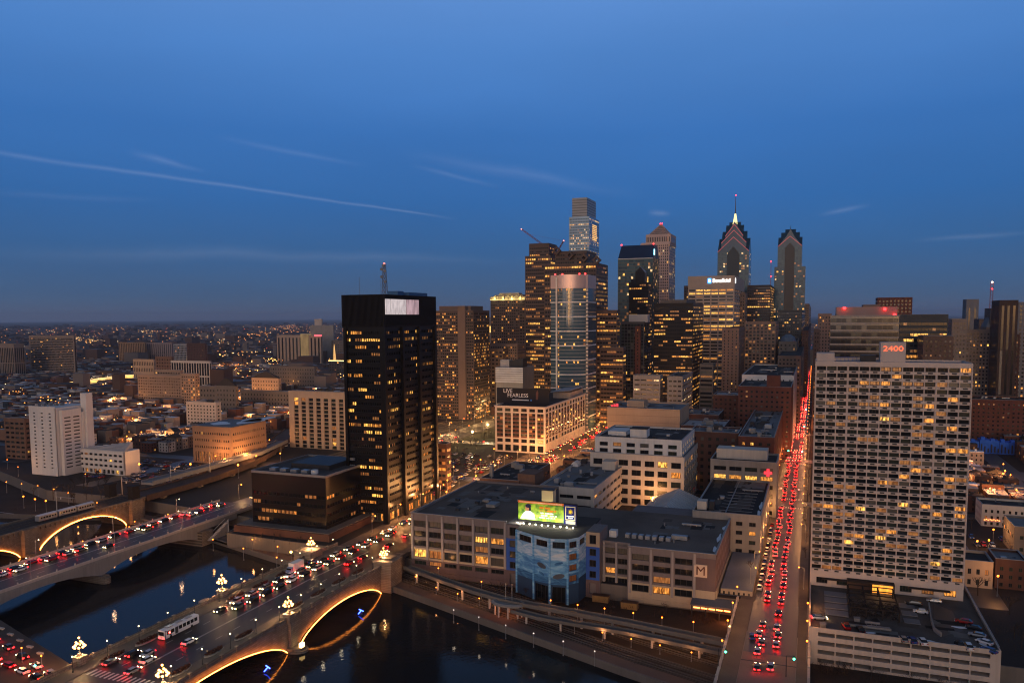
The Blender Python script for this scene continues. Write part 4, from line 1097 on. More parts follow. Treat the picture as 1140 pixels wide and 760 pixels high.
# dark low neighbour with glass storeys on a brick base
dk_ = thing('office_block', 'low black glass office block on a dark brick base beside the black tower', 'office block', (-226, 292, 0))
dX0, dX1, dY0, dY1 = -247.5, -206, 297.0, 342.0
dZ = gY(355, 531, 297).z
block(dk_, dX0, dX1, dY0, dY1, 3.5, dZ, BLK, bay=2.2, nf=4, fw=.9, fh=.42, lit=.3, rec=.3, style='office', limit=96, mull=0, frame=BLK, mt=7.5, par=0, faces='WS', seed=12, roofpart=False)
MB().box(dX0+.6, dX1-.6, dY0+.6, dY1-.6, dZ, dZ+.1).build('roof', mat('roof_dark_slate', (.075, .07, .068), .9, .4, .08), dk_)
b = MB()
for a in ((dX0, dX1, dY0-.1, dY0+.35), (dX0, dX1, dY1-.35, dY1), (dX0-.1, dX0+.35, dY0+.35, dY1-.35), (dX1-.35, dX1+.1, dY0+.35, dY1-.35)): b.box(*a, dZ-.2, dZ+.9)
b.build('parapet', GREYM, dk_)
MB().box(-253, -200, 290, 345, -6, 3.2).build('base', BRICK3, dk_)
MB().box(-252, -201, 291, 344, 3.2, 3.5).build('terrace', CONC3, dk_)
b = MB().box(-236, -214, 312, 334, dZ+.1, dZ+2.4); b.build('plant_deck', DARKM, dk_)
MB().cyl(-216, 303, dZ+.1, dZ+1.9, 1.7, n=16).build('water_tank', WHITE, dk_)
for i in range(4): MB().box(-241+i*6, -237.5+i*6, 302, 305, dZ+.1, dZ+1.5).build('rooftop_unit', STEEL, dk_)
b = MB().box(-213, -209, 326, 336, dZ+.1, dZ+5); b.build('penthouse', GREYM, dk_)

# ------------------------------------------------------------------ gridded apartment slab on the right, its forecourt deck
GY_, GD = 291.0, 19.0
GX0, GX1 = gY(909, 402, GY_).x-.3, X_at(1083, GY_, 80)
DZ = gY(895, 697, 248).z; dt = DZ-.9
GZ = gY(909, 402, GY_).z
apt = thing('apartment_slab', 'wide pale concrete apartment slab with a grid of balcony windows and red roof numerals', 'apartment building', (26, GY_, dt))
wmA = MB(); wA = []; rA = random.Random(77)
zA0, zA1 = gY(900, 634, GY_).z, GZ-1.6
cells = [3, 8, 3]; cw = (GX1-GX0-1.2)/14
x = GX0+.3
for c in cells:
    facade(wmA, wA, (x, GY_, zA0), (1, 0, 0), (0, -1, 0), c*cw, zA0, zA1, c, 27 if False else 30, .91, .60, .9, 0, 0, 0, .30, rA, 'dim', 0, .93)
    x += c*cw+.3
for xx in (GX0, GX0+.3+3*cw, GX0+.6+11*cw, GX1-.3): wmA.box(xx, xx+.3, GY_-.25, GY_+.5, zA0, zA1+1)
nA, sA = [], []
facade(wmA, nA, (GX0, GY_+GD, zA0), (0, -1, 0), (-1, 0, 0), GD, zA0, zA1, 4, 28, .6, .5, .3, 2, 0, 0, .1, rA, 'home')
facade(wmA, sA, (GX1, GY_, zA0), (0, 1, 0), (1, 0, 0), GD, zA0, zA1, 4, 28, .6, .5, .3, 2, 0, 0, .1, rA, 'home')
wmA.box(GX0+.01, GX1-.01, GY_-.2, GY_+.9, zA1, GZ); wmA.box(GX0+.02, GX1-.02, GY_+1.1, GY_+GD, zA0, zA1+.6)
wmA.box(GX0, GX1, GY_-.1, GY_+GD, zA0-1.2, zA0)
APC = mat('pinkish_concrete', (.52, .435, .385), .85, .13, .07, streak=.10)
wmA.build('wall', APC, apt)
# small air vents under every window
vm = MB(); chh = (zA1-zA0)/30
x = GX0+.3
for c in cells:
    for i in range(c):
        for j in range(30):
            xc_ = x+cw*(i+.5); z = zA0+chh*j+.12
            vm.box(xc_-.7, xc_+.7, GY_-.04, GY_-.005, z+.12, z+.62)
    x += c*cw+.3
o = vm.build('air_vents', DARKM, apt); o['kind'] = 'stuff'
window_objects(wA, apt, 100, mull=2)
window_objects(nA+sA, apt, 0, single=False)
MB().box(GX0+.8, GX1-.8, GY_+.9, GY_+GD-.8, GZ-1.0, GZ-.6).build('roof', ROOFG, apt)
b = MB()
for a in ((GX0, GX1, GY_+GD-.4, GY_+GD), (GX0, GX0+.4, GY_+.9, GY_+GD-.4), (GX1-.4, GX1, GY_+.9, GY_+GD-.4)): b.box(*a, GZ-1.2, GZ-.05)
b.build('parapet', APC, apt)
sx0, sx1 = X_at(980, GY_+4, GZ), X_at(1008, GY_+4, GZ)
szt = gY(995, 381, GY_+4).z
MB().box(sx0, sx1, GY_+4, GY_+10, GZ-.6, szt).build('sign_house', APC, apt)
nl = emit('red_numerals', (1, .13, .05), 1.6, True)
text_part('2400', 2.5, nl, apt, ((sx0+sx1)/2, GY_+3.9, szt-2.2), sx=1.28, bold=.09, name='numerals')
lx1 = X_at(929, GY_+4, GZ)
MB().box(GX0+.3, lx1, GY_+4, GY_+12, GZ-.6, gY(918, 393, GY_+4).z).build('penthouse', APC, apt)
MB().box(X_at(958, GY_+8, GZ), X_at(975, GY_+8, GZ), GY_+8, GY_+12, GZ-.6, GZ+2.0).build('penthouse', DARKM, apt)
b = MB()
for k in range(9): b.bar((lx1+1+k*1.3, GY_+12, GZ-.6), (lx1+1+k*1.3, GY_+12, GZ+1.0), .12)
b.bar((lx1, GY_+12, GZ+.9), (sx0, GY_+12, GZ+.9), .15); b.build('roof_railing', BLUEP, apt)
# ground storey with the lit entrance
gw = []; zb0, zb1 = dt, zA0-1.2
gm = MB(); facade(gm, gw, (GX0, GY_+.35, zb0), (1, 0, 0), (0, -1, 0), GX1-GX0, zb0, zb1, 7, 1, .55, .52, .5, .6, 0, 0, .25, rA); gm.box(GX0+.02, GX1-.02, GY_+1.2, GY_+GD, 0, zb1)
gm.build('base_storey', APC, apt); window_objects(gw, apt, 20, name='shop_window', mull=3)
ex0, ex1 = X_at(971, GY_-1, 6), X_at(994, GY_-1, 6)
b = MB().box(ex0-8, ex1+.4, GY_-3, GY_+.2, zb0+3.5, zb0+3.9); b.box(ex1+.1, ex1+.4, GY_-3, GY_+.2, zb0, zb0+3.5); b.box(ex0-.4, ex0-.1, GY_-3, GY_+.2, zb0, zb0+3.5); b.build('entrance_canopy', mat('dark_canopy', (.03, .022, .02), .6, .2), apt)
MB().box(ex0, ex1, GY_-.9, GY_-.5, zb0+.1, zb0+3.4).build('entrance', emit('entrance_glow', (1, .36, .045), 1.35, True, .5, .6), apt)
MB().box(ex0-8, ex0-.5, GY_-.5, GY_-.1, zb0+.1, zb0+3.4).build('entrance_panel', mat('brown_panel', (.10, .065, .05), .7, .2), apt)
for xa_, xb_ in ((GX0+4, GX0+12), (GX1-17, GX1-4)): MB().box(xa_, xb_, GY_-1.6, GY_+.3, zb0+2.9, zb0+3.15).build('shop_canopy', MATS['dark_canopy'], apt)
lo = bpy.data.objects.new('lamp_light', lamp_light('entrance', 700, (1, .55, .2))); COL.objects.link(lo); lo.parent = apt; lo.location = Vector(((ex0+ex1)/2, GY_-5, zb0+2.6))-Vector(apt.location)

# parking deck
DX0, DX1 = GX0, X_at(1113, 250, DZ)
deck = thing('parking_deck', 'cream concrete parking deck with open slots above the dark railway tracks', 'parking garage', (26, 248, -6))
dmw = MB(); dw = []
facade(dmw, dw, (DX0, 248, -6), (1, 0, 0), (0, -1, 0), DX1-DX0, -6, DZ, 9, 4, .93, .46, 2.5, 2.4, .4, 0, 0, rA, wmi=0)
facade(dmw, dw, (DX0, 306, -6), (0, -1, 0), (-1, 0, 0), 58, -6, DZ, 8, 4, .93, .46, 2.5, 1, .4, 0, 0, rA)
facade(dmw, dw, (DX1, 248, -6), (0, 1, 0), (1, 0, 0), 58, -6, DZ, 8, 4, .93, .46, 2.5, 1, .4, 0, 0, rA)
dmw.build('wall', CONC, deck)
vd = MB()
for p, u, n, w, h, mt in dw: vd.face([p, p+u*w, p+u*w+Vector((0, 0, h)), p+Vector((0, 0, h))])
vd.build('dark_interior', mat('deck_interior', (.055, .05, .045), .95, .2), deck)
b = MB().box(DX0+.3, DX1-.3, 248.3, 307, dt-.5, dt); b.build('roof', mat('deck_concrete', (.10, .085, .075), .85, .6, .09, fine=.25), deck)
roof_detail(deck, DX0+1, DX1-2, 249, 274, dt+.005, 3)
b = MB()
for a in ((DX0, DX1, 248, 248.35), (DX0, DX0+.35, 248.35, 307), (DX1-.35, DX1, 248.35, 307)): b.box(*a, DZ, DZ+.25)
b.build('parapet', CONC, deck)
b = MB(); b.bar((DX1-.2, 249, DZ+.9), (DX1-.2, 311, DZ+.9), .1)
for k in range(16): b.bar((DX1-.2, 250+k*4, DZ+.2), (DX1-.2, 250+k*4, DZ+.9), .07)
b.build('railing', STEEL, deck)
# sunken court with dark pergola frames and raised beds on the deck
pg = thing('pergola', 'dark timber pergola frames in the sunken forecourt of the slab', 'pergola', (18, 272, dt))
px0, px1, py0, py1 = 13.0, 27.0, 264.0, 286.0
b = MB()
for x in (px0, px0+4.6, px0+9.3, px1):
    b.bar((x, py0, dt+2.9), (x, py1, dt+2.9), .5, .6)
    for y in (py0, (py0+py1)/2, py1): b.bar((x, y, dt), (x, y, dt+2.9), .4)
for k in range(6): y = py0+k*(py1-py0)/5; b.bar((px0, y, dt+3.3), (px1, y, dt+3.3), .3)
b.build('frame', mat('dark_timber', (.025, .02, .018), .8, .2), pg)
rr = random.Random(3); b = MB()
for i in range(900):
    c = Vector((rr.uniform(px0, px1), rr.uniform(py0, py0+12), dt+rr.uniform(.1, 2.2))); s = rr.uniform(.2, .5); a = rr.uniform(0, 6.28)
    d, e = Vector((math.cos(a), math.sin(a), rr.uniform(-.5, .5)))*s, Vector((-math.sin(a)*.5, math.cos(a)*.5, rr.uniform(-.2, .6)))*s; b.face([c-d, c-e, c+d, c+e])
o = b.build('planting', mat('dark_shrub', (.03, .024, .018), .95, .3), pg)
t_ = thing('paved_terrace', 'pale stepped terrace slabs with old snow left of the pergola', 'terrace', (9, 272, dt))
for k in range(4): MB().box(5.5, 12.5, 263+k*6, 267.6+k*6, dt, dt+.25+.02*k).build('slab', ROOFG, t_)
t_ = thing('paved_terrace', 'pale terrace slabs right of the pergola', 'terrace', (31, 272, dt))
for k in range(3): MB().box(28.5, 33, 264+k*7, 268+k*7, dt, dt+.22).build('slab', ROOFG, t_)
rw = thing('ramp_wall', 'curved low wall round the car ramp on the parking deck', 'wall', (38, 272, dt))
b = MB(); pts = [tuple(gz(px, py, dt+.7))[:2] for px, py in ((1048, 706), (1040, 700), (1036.5, 688), (1034, 672))]
for (x0, y0), (x1, y1) in zip(pts, pts[1:]): b.bar((x0, y0, dt+.7), (x1, y1, dt+.7), .35, 1.4)
b.build('wall', CONC2, rw)
b = MB(); pr = [tuple(gz(px, py, dt))[:2] for px, py in ((1050, 708), (1072, 702), (1060, 680), (1040, 671), (1040, 690))]
b.face([(x, y, dt+.02) for x, y in pr]); b.build('ramp', ASPH, deck)
snow(deck, [(9, 250, 3.5, 1.2), (33, 251, 5, 1.0), (43, 251, 4, 1.1), (48.5, 255, 1.6, 2.2), (44.5, 266, 3, 1), (18, 252, 2, .9)], dt)

# ------------------------------------------------------------------ mid-distance buildings between the river and the towers
def B(name, label, sp, wall, cat='building', **k): return building(name, label, cat, sp, wall, **k)
# grey roofed building with the snow patch, along the red street
o = B('commercial_building', 'black roofed beige block with a strip of snow along its street edge', spec(771, 847, 862, 574, 331), CONC2, bay=5.5, fl=4.2, fw=.5, fh=.45, lit=.35, rec=.4, limit=60, roof=mat('roof_black', (.022, .021, .022), .9, .5, .08, fine=.3), units=0, mb=.5)
sp = spec(771, 847, 862, 574, 331); dx0, dx1, dy0, dy1, dz = sp
snow(o, [(dx1-1.2, dy0+8, .9, 6), (dx1-1.2, dy0+22, .8, 7), (dx1-1.6, dy0+2, 1.4, 1.6)], dz-.9)
MB().box(dx0+1, dx0+5, dy0+6, dy0+11, dz-.9, dz+2.8).build('stair_house', WHITE2, o); MB().box(dx0+6.2, dx0+8.2, dy0+6, dy0+10, dz-.9, dz+3).build('stair_house', DARKM, o)
MB().box(dx0+9, dx0+14, dy1-14, dy1-8, dz-.9, dz+3).build('stair_house', WHITE2, o)
b = MB()
for k in range(7): b.box(dx0+10, dx1-4, dy0+8+k*6, dy0+8.25+k*6, dz-.88, dz-.7)
b.box(dx0+13, dx0+13.4, dy0+4, dy1-4, dz-.88, dz-.5); b.build('roof_seam', GREYM, o)
# red cross building
sp = spec(791, 865, 875, 515, 402); ex0, ex1, ey0, ey1, ez = sp; ey1 = 428; sp = (ex0, ex1, ey0, ey1, ez)
o = B('clinic_building', 'beige office building with a red lit cross at its street corner', sp, CONC2, bay=7, fl=4.6, fw=.8, fh=.5, lit=.35, rec=.4, limit=50, mx=1, nbS=5)
MB().box(ex0+2, ex1-5, ey0+9, ey0+19, ez-.9, ez+4.2).build('penthouse', WHITE2, o)
cr_ = thing('cross_sign', 'red lit cross sign on the beige corner wall', 'sign', (ex1-3, ey0-.3, ez-6))
cz = gY(855, 526, ey0).z; cx2 = X_at(855, ey0, cz)
REDC = emit('red_cross_light', (1, .03, .045), 2.2, True)
b = MB().box(cx2-1.9, cx2+1.9, ey0-.4, ey0-.1, cz-.62, cz+.62); b.box(cx2-.62, cx2+.62, ey0-.4, ey0-.1, cz+.62, cz+1.9); b.box(cx2-.62, cx2+.62, ey0-.4, ey0-.1, cz-1.9, cz-.62); b.build('cross', REDC, cr_)
B('brick_building', 'small dark red brick building with cluttered roof behind the cross', spec(822, 862, 872, 487, 446), BRICK, bay=4, fl=4, fw=.4, fh=.45, lit=.1, units=6, roof=ROOFG, limit=40, rec=.25)
B('brick_building', 'low brown flat roofed block left of the cluttered brick roof', spec(768, 822, 826, 482, 452), BRICK3, bay=4, fl=4, fw=.4, fh=.45, lit=.15, units=4, roof=ROOFG)
# white condominium with set-back storeys
sp = spec(657, 762, 789, 509, 402); fx0, fx1, fy0, fy1, fz = sp; fy1 = 455
o = B('condominium_building', 'off white condominium with a balconied set back upper storey', (fx0, fx1, fy0, fy1, fz), WHITE2, bay=7, fl=5, fw=.72, fh=.6, lit=.2, rec=.45, limit=70, style='home', mx=.8, roof=ROOFG)
block(o, fx0+1.5, fx1-2, fy0+4, fy1-3, fz-.9, gY(720, 490, fy0+4).z, WHITE, bay=7.2, nf=2, fw=.62, fh=.62, rec=1.0, lit=.12, limit=40, mx=1.2, seed=4, roof=ROOFD)
zz = gY(720, 490, fy0+4).z
MB().box(fx0+19, fx0+28, fy0+12, fy0+20, zz, zz+4.5).build('penthouse', WHITE, o); MB().box(fx0+19-.2, fx0+28.2, fy0+11.8, fy0+20.2, zz+4.5, zz+4.9).build('penthouse_roof', ROOFD, o)
MB().box(fx0+6, fx0+16, fy0+15, fy0+30, zz, zz+2.4).build('penthouse', WHITE, o)
# blank tan block with a roof beacon sign
sp = spec(676, 757, 760, 456, 500)
o = B('storage_block', 'blank tan brick block with a square roof house', (sp[0], sp[1], 500, 540, sp[4]), TAN, bay=90, fl=3.6, fw=.0, fh=.0, faces='', roof=ROOFG, par=.8)
x0 = X_at(698, 512, sp[4]); x1 = X_at(717, 512, sp[4]); MB().box(x0, x1, 512, 524, sp[4]-.8, gY(707, 446, 512).z).build('roof_house', TAN, o)
b = MB()
for k in range(9): b.box(sp[0]-.02, sp[1]+.02, 499.93, 499.99, 6+k*4.2, 6.12+k*4.2)
b.build('wall_course', BRICK2, o)
rs = thing('roof_sign', 'small red lit roof sign on the blank tan block', 'sign', (sp[0]+3, 502, sp[4]))
for k in range(3): MB().box(sp[0]+2.2+k*1.7, sp[0]+3.4+k*1.7, 502, 502.3, sp[4]+.4, sp[4]+1.3+k*.5).build('lit_letter_block', REDC, rs)
MB().box(sp[0]+2, sp[0]+7.2, 502.1, 502.4, sp[4]-.8, sp[4]+.4).build('sign_frame', DARKM, rs)
# white and grey building with the blue grey roof, and the dark roofs left of it
sp = spec(601, 661, 699, 544, 345)
o = B('market_building', 'long pale building with a blue grey roof and a strip of lit windows', (sp[0], sp[1], 345, 415, sp[4]), WHITE2, bay=9, fl=4.6, fw=.8, fh=.34, lit=.3, rec=.35, limit=50, roof=ROOFG, units=5, nbS=9)
MB().box(sp[1]-9, sp[1]-2, 395, 404, sp[4]-.9, sp[4]+3.6).build('stair_house', WHITE2, o)
b = MB(); b.loft([[(sp[1]-1-2.0*math.cos(i*math.pi/8)-24, y, sp[4]-.9+2.6*math.sin(i*math.pi/8)) for i in range(9)] for y in (398, 404)]); b.build('vaulted_skylight', WHITE, o)
for k in range(3): MB().cyl(sp[1]-10-k*7, 378+k*4, sp[4]-.9, sp[4]+1.1, .8, n=8).build('roof_vent', STEEL, o)
sp2 = spec(534, 578, 600, 535, 352)
o = B('warehouse', 'low dark roofed brick warehouse behind the showroom', (sp2[0], sp2[1], 352, 400, sp2[4]), BRICK2, bay=6, fl=5, fw=.5, fh=.4, lit=.05, roof=ROOFD, units=3, limit=20)
MB().box(sp2[1]-1, sp2[1]+8, 352.5, 366, 0, gY(588, 528, 352).z).build('brick_tower', BRICK2, o)
MB().box(sp2[0]+2, sp2[0]+3.6, 360, 361.6, sp2[4]-1, sp2[4]+5).build('chimney', CONC2, o)
# hipped metal roof
hx0, hx1 = X_at(706, 345, 8), X_at(772, 345, 8)
o = thing('market_hall', 'hall with a pale ribbed hipped metal roof behind the showroom', 'hall', ((hx0+hx1)/2, 336, 0))
MB().box(hx0, hx1, 337, 392, 0, 7.6).build('wall', BRICK3, o)
b = MB(); zr = gY(741, 549, 375).z; xm = (hx0+hx1)/2
base = [(hx0-.6, 336.4, 7.6), (hx1+.6, 336.4, 7.6), (hx1+.6, 392.6, 7.6), (hx0-.6, 392.6, 7.6)]
r0, r1 = (xm, 352, zr), (xm, 388, zr)
b.face([base[0], base[1], r0]); b.face([base[1], base[2], r1, r0]); b.face([base[2], base[3], r1]); b.face([base[3], base[0], r0, r1])
b.face(base[::-1]); b.build('roof', mat('pale_metal_roof', (.52, .51, .50), .7, .2, .2), o)
b = MB()
for k in range(14):
    t = k/13; b.bar((hx1+.6, 336.4+56*t, 7.65), (xm, 352+36*t, zr+.05), .12); b.bar((hx0-.6, 336.4+56*t, 7.65), (xm, 352+36*t, zr+.05), .12)
b.build('roof_rib', STEEL, o)
# flat annexe beside the red street and its canopy
ax0, ax1 = -29.2, -18.2
o = thing('annexe', 'low annexe with a flat blue grey roof beside the red street', 'annexe', (-24, 283, -5))
az1 = 1.9
w_m = MB(); aw = []
facade(w_m, aw, (ax0, 284, -5), (1, 0, 0), (0, -1, 0), ax1-ax0, -5, az1-.1, 6, 1, .35, .16, .3, .3, 0, 0, 0, rA, sill=.86); w_m.box(ax0+.01, ax1, 284.5, 330, -5, az1-.12); w_m.build('wall', SHOWB, o)
window_objects(aw, o, 10, mull=0)
MB().box(ax0, ax1, 284.2, 330.3, az1-.1, az1+.15).build('roof', mat('roof_blue_grey', (.13, .155, .20), .7, .3, .08, fine=.1), o)
o = thing('loading_canopy', 'dark blue grey loading canopy glowing orange underneath', 'canopy', (-26, 276, -6))
cx0, cx1 = X_at(768, 272, 0), -18.4
b = MB(); b.loft([[(cx0, 273, -1.6), (cx0, 283.5, -.2), (cx0, 283.5, .1), (cx0, 273, -1.3)], [(cx1, 273, -1.6), (cx1, 283.5, -.2), (cx1, 283.5, .1), (cx1, 273, -1.3)]][::-1]); b.build('roof', mat('roof_blue_dark', (.075, .095, .13), .7, .3, .1, fine=.1), o)
for k in range(5): MB().box(cx0+.5+k*(cx1-cx0-1)/4-.2, cx0+.5+k*(cx1-cx0-1)/4+.2, 273.2, 273.6, -6, -1.6).build('post', DARKM, o)
for k in range(5):
    MB().box(cx0+1.2+k*2.6, cx0+3.3+k*2.6, 272.5, 272.8, -2.35, -2.0).build('tube_lamp', emit('orange_tube', (1, .24, .05), 9, True), o)
lo = bpy.data.objects.new('lamp_light', lamp_light('canopy', 900, (1, .28, .08))); COL.objects.link(lo); lo.parent = o; lo.location = (0, -5, 2.2)
for k, (px, py) in enumerate(((668, 669), (700, 677))):
    c = gz(px, py, -5.5); t_ = thing('shipping_container', ('tan skip container left of its twin below the painted wing', 'tan skip container nearer the canopy below the showroom')[k], 'container', (c.x, c.y+1, -6))
    b = MB().box(c.x-3, c.x+3, c.y, c.y+2.4, -5.9, -3.5)
    for q_ in range(12): b.box(c.x-2.9+q_*.5, c.x-2.7+q_*.5, c.y-.08, c.y, -5.8, -3.6)
    b.build('body', mat('ochre_steel', (.26, .17, .07), .7, .25, .4, streak=.2), t_); MB().box(c.x-3.1, c.x+3.1, c.y-.1, c.y+2.5, -3.5, -3.35).build('lid', RUST, t_)

# high-line viaduct, ring canopy pavilion on lit columns
VP = [(-152, 274), (-140, 268.5), (-127.8, 263), (-114, 257.5), (-101.7, 253.6), (-90, 251.6), (-77, 250.4), (-54.8, 247.8), (-38, 245), (-23, 242.4)]
v = viaduct('freight_viaduct', 'narrow elevated freight viaduct on slim columns along the riverbank', VP, 3.6, -.9, 0, CONC3, 12, CONC, -6, .7, .9, .55)
for o_ in list(v.children):
    if o_.name.startswith('pier'): pass
VP2 = [(-96, 248.5), (-85, 245.6), (-70, 244.6), (-54, 243.8), (-38, 241), (-23.5, 238.6)]
viaduct('freight_viaduct', 'second lower branch of the freight viaduct nearer the river', VP2, 3.2, -2.4, 0, CONC3, 13, CONC, -6, .6, .8, .5)
pc = gz(566, 676, -3)
pv = thing('ring_pavilion', 'round canopy pavilion on orange lit columns beside the viaduct', 'pavilion', (pc.x, pc.y, -6))
b = MB(); ring = lambda r, z: [(pc.x+r*math.cos(i*math.pi/8), pc.y+r*.62*math.sin(i*math.pi/8), z) for i in range(16)]
b.loft([ring(6.2, -1.7), ring(6.6, -1.1), ring(5.4, -.7), ring(4.6, -1.2)]); b.build('canopy_roof', CONC2, pv)
for i in range(8):
    a = i*math.pi/4+.2; MB().cyl(pc.x+5*math.cos(a), pc.y+3*math.sin(a), -6, -1.7, .32, n=8).build('column', CONC, pv)
for dx in (-1.4, 1.0): MB().cyl(pc.x+dx, pc.y+1, -1.2, 5.5, .13, n=6).build('flag_mast', STEEL, pv)
for dx in (-2.4, 2.4):
    lo = bpy.data.objects.new('lamp_light', lamp_light('pavilion', 520, (1, .25, .07))); COL.objects.link(lo); lo.parent = pv; lo.location = (dx, -.4, 3.6)
    MB().ball((pc.x+dx, pc.y, -2.0), .22).build('lamp', emit('pavilion_lamp', (1, .3, .08), 16, False), pv)

# ------------------------------------------------------------------ pale nine-storey building with the dark billboard
hx = spec(551, 607, 636, 453, 535); X0, X1, Y0, Y1, Z = hx; Y1 = 642
o = thing('loft_building', 'pale nine storey loft building with brick panels and lit street shops', 'loft building', ((X0+X1)/2, Y0, 0))
rl = random.Random(31); wm = MB(); wns = []
pz = [(0, 7.5, 6, 1, .72, .68), (7.5, 11, 6, 1, .62, .5)]
zt = Z-5.2
for (p, u, n, wd, nb_) in (((X0, Y0), (1, 0, 0), (0, -1, 0), X1-X0, 6), ((X1, Y0), (0, 1, 0), (1, 0, 0), Y1-Y0, 14)):
    facade(wm, wns, (*p, 0), u, n, wd, 0, 6.5, nb_, 1, .72, .72, .5, .6, 0, 0, .75, rl, 'home')
    facade(wm, wns, (*p, 6.5), u, n, wd, 6.5, 11, nb_, 1, .7, .6, .4, .6, 0, 0, .2, rl, 'home')
    facade(wm, wns, (*p, 11), u, n, wd, 11, zt, nb_, 6, .78, .98, .35, .6, 0, 0, 0, rl, 'home')
    facade(wm, wns, (*p, zt), u, n, wd, zt, Z-.8, nb_, 1, .7, .55, .35, .6, 0, 0, .2, rl, 'home')
win = [w for w in wns if not (10.9 < w[0].z < zt)]
pan = [w for w in wns if 10.9 < w[0].z < zt]
bm_ = MB()
for p, u, n, w, h, mt in pan:      # brick spandrel below, window pair above
    z = Vector((0, 0, 1)); bm_.face([p, p+u*w, p+u*w+z*h*.36, p+z*h*.36])
    bm_.face([p+u*(w*.46)+z*h*.36, p+u*(w*.54)+z*h*.36, p+u*(w*.54)+z*h, p+u*(w*.46)+z*h])
    for a in (0.0, .54):
        x = rl.random(); mt2 = LIT1 if x < .07 else LIT3 if x < .16 else (DG2 if x < .6 else DG)
        win.append((p+u*w*a+z*h*.36, u, n, w*.46, h*.62, mt2))
wm.build('wall', mat('loft_white', (.52, .46, .41), .8, .14, .1, streak=.12), o); bm_.build('brick_panel', BRICK, o)
b = MB(); b.box(X0+.02, X1-.4, Y0+.6, Y1, 0, Z-.8); b.box(X0-.4, X1+.4, Y0-.4, Y0+.5, Z-.8, Z); b.box(X1-.5, X1+.4, Y0+.5, Y1, Z-.8, Z); b.box(X0-.4, X0+.5, Y0+.5, Y1, Z-.8, Z); b.build('cornice', MATS['loft_white'], o)
MB().box(X0+.5, X1-.5, Y0+.5, Y1-.5, Z-.85, Z-.5).build('roof', ROOFD, o)
window_objects(win, o, 100, mull=1)
px0, px1 = X1-16, X1-1
b = MB().box(px0, px1, Y1-40, Y1-4, Z-.5, Z+4.5); b.build('penthouse', BEIGE, o); b = MB(); b.loft([[(px0-1, y, Z+4.5), (px1+1, y, Z+6.2), (px1+1, y, Z+6.6), (px0-1, y, Z+4.9)] for y in (Y1-44, Y1-4)]); b.build('penthouse_roof', ROOFW, o)
lo = bpy.data.objects.new('lamp_light', lamp_light('corner_glow', 13000, (1, .36, .10))); COL.objects.link(lo); lo.parent = o; lo.location = Vector((X1+7, Y0-8, 7))-o.location
b2 = thing('billboard', 'dark rooftop billboard with white LIVE FEARLESS lettering', 'billboard', ((X0+X1)/2, Y0+14, Z))
by = Y0+16; bx0_, bx1_ = X_at(553, by, Z+4), X_at(611, by, Z+4); bzt, bzb = gY(582, 432, by).z, Z-.3
MB().box(bx0_, bx1_, by, by+.6, bzb, bzt).build('poster', mat('charcoal_print', (.02, .02, .024), .6, .2), b2)
WP = mat('soft_white_print', (.8, .78, .78), .6, .1)
hb = bzt-bzb
text_part('LIVE', hb*.34, WP, b2, (bx0_+(bx1_-bx0_)*.22, by-.1, bzb+hb*.80), bold=.05)
text_part('FEARLESS', hb*.34, WP, b2, (bx0_+(bx1_-bx0_)*.41, by-.1, bzb+hb*.53), bold=.05)
MB().box(bx0_+(bx1_-bx0_)*.3, bx0_+(bx1_-bx0_)*.62, by-.1, by-.03, bzb+hb*.22, bzb+hb*.29).build('small_print', WP, b2)
MB().box(bx0_+(bx1_-bx0_)*.65, bx0_+(bx1_-bx0_)*.68, by-.1, by-.03, bzb+hb*.20, bzb+hb*.31).build('small_print', mat('blue_print', (.05, .2, .55), .6, .1), b2)
b = MB(); x = bx0_+(bx1_-bx0_)*.78
b.face([(x-1, by-.05, bzb+hb*.3), (x+.6, by-.05, bzb+hb*.3), (x+1, by-.05, bzb+hb*.75), (x+.1, by-.05, bzb+hb*.93), (x-.9, by-.05, bzb+hb*.7)]); b.build('printed_figure', mat('dusky_print', (.14, .07, .06), .6, .2), b2)
b = MB()
for k in range(5): b.bar((bx0_+1+k*(bx1_-bx0_-2)/4, by+.6, bzb), (bx0_+1+k*(bx1_-bx0_-2)/4, by+5, Z-.5), .3)
b.build('frame', DARKM, b2)

# ------------------------------------------------------------------ the towers
# round glass apartment tower
mX0, mX1 = X_at(613, 650, 140), X_at(654, 650, 140); mY = 650.0; mZ = gY(634, 306, 650).z
mu = thing('round_tower', 'curved glass apartment tower with white fins and a pinkish metal top', 'apartment tower', ((mX0+mX1)/2, 650, 0))
xs = X_at(625, 650, 100)
arc = [(xs+.4+(mX1-xs-1.8)*t, mY-8+13*(1-math.sqrt(1-(t*.93)**2))) for t in [i/14 for i in range(15)]]
foot = [(mX0, mY)]+[(xs, mY)]+arc+[(mX1, mY+1), (mX1, mY+28), (mX0, mY+28)]
mzc = gY(634, 321, 650).z
b = MB().prism(foot, 0, mzc); b.build('glazing', mat('curved_glass_blue', (.045, .085, .115), .05, .2, .05, spec=.45), mu)
b = MB(); b.prism([(x+(x-(mX0+mX1)/2)*.004, y-.08) for x, y in foot], mzc, mZ); b.build('crown', mat('pink_metal', (.50, .36, .32), .35, .15, .1, metal=.5), mu)
b = MB(); nfl = 40
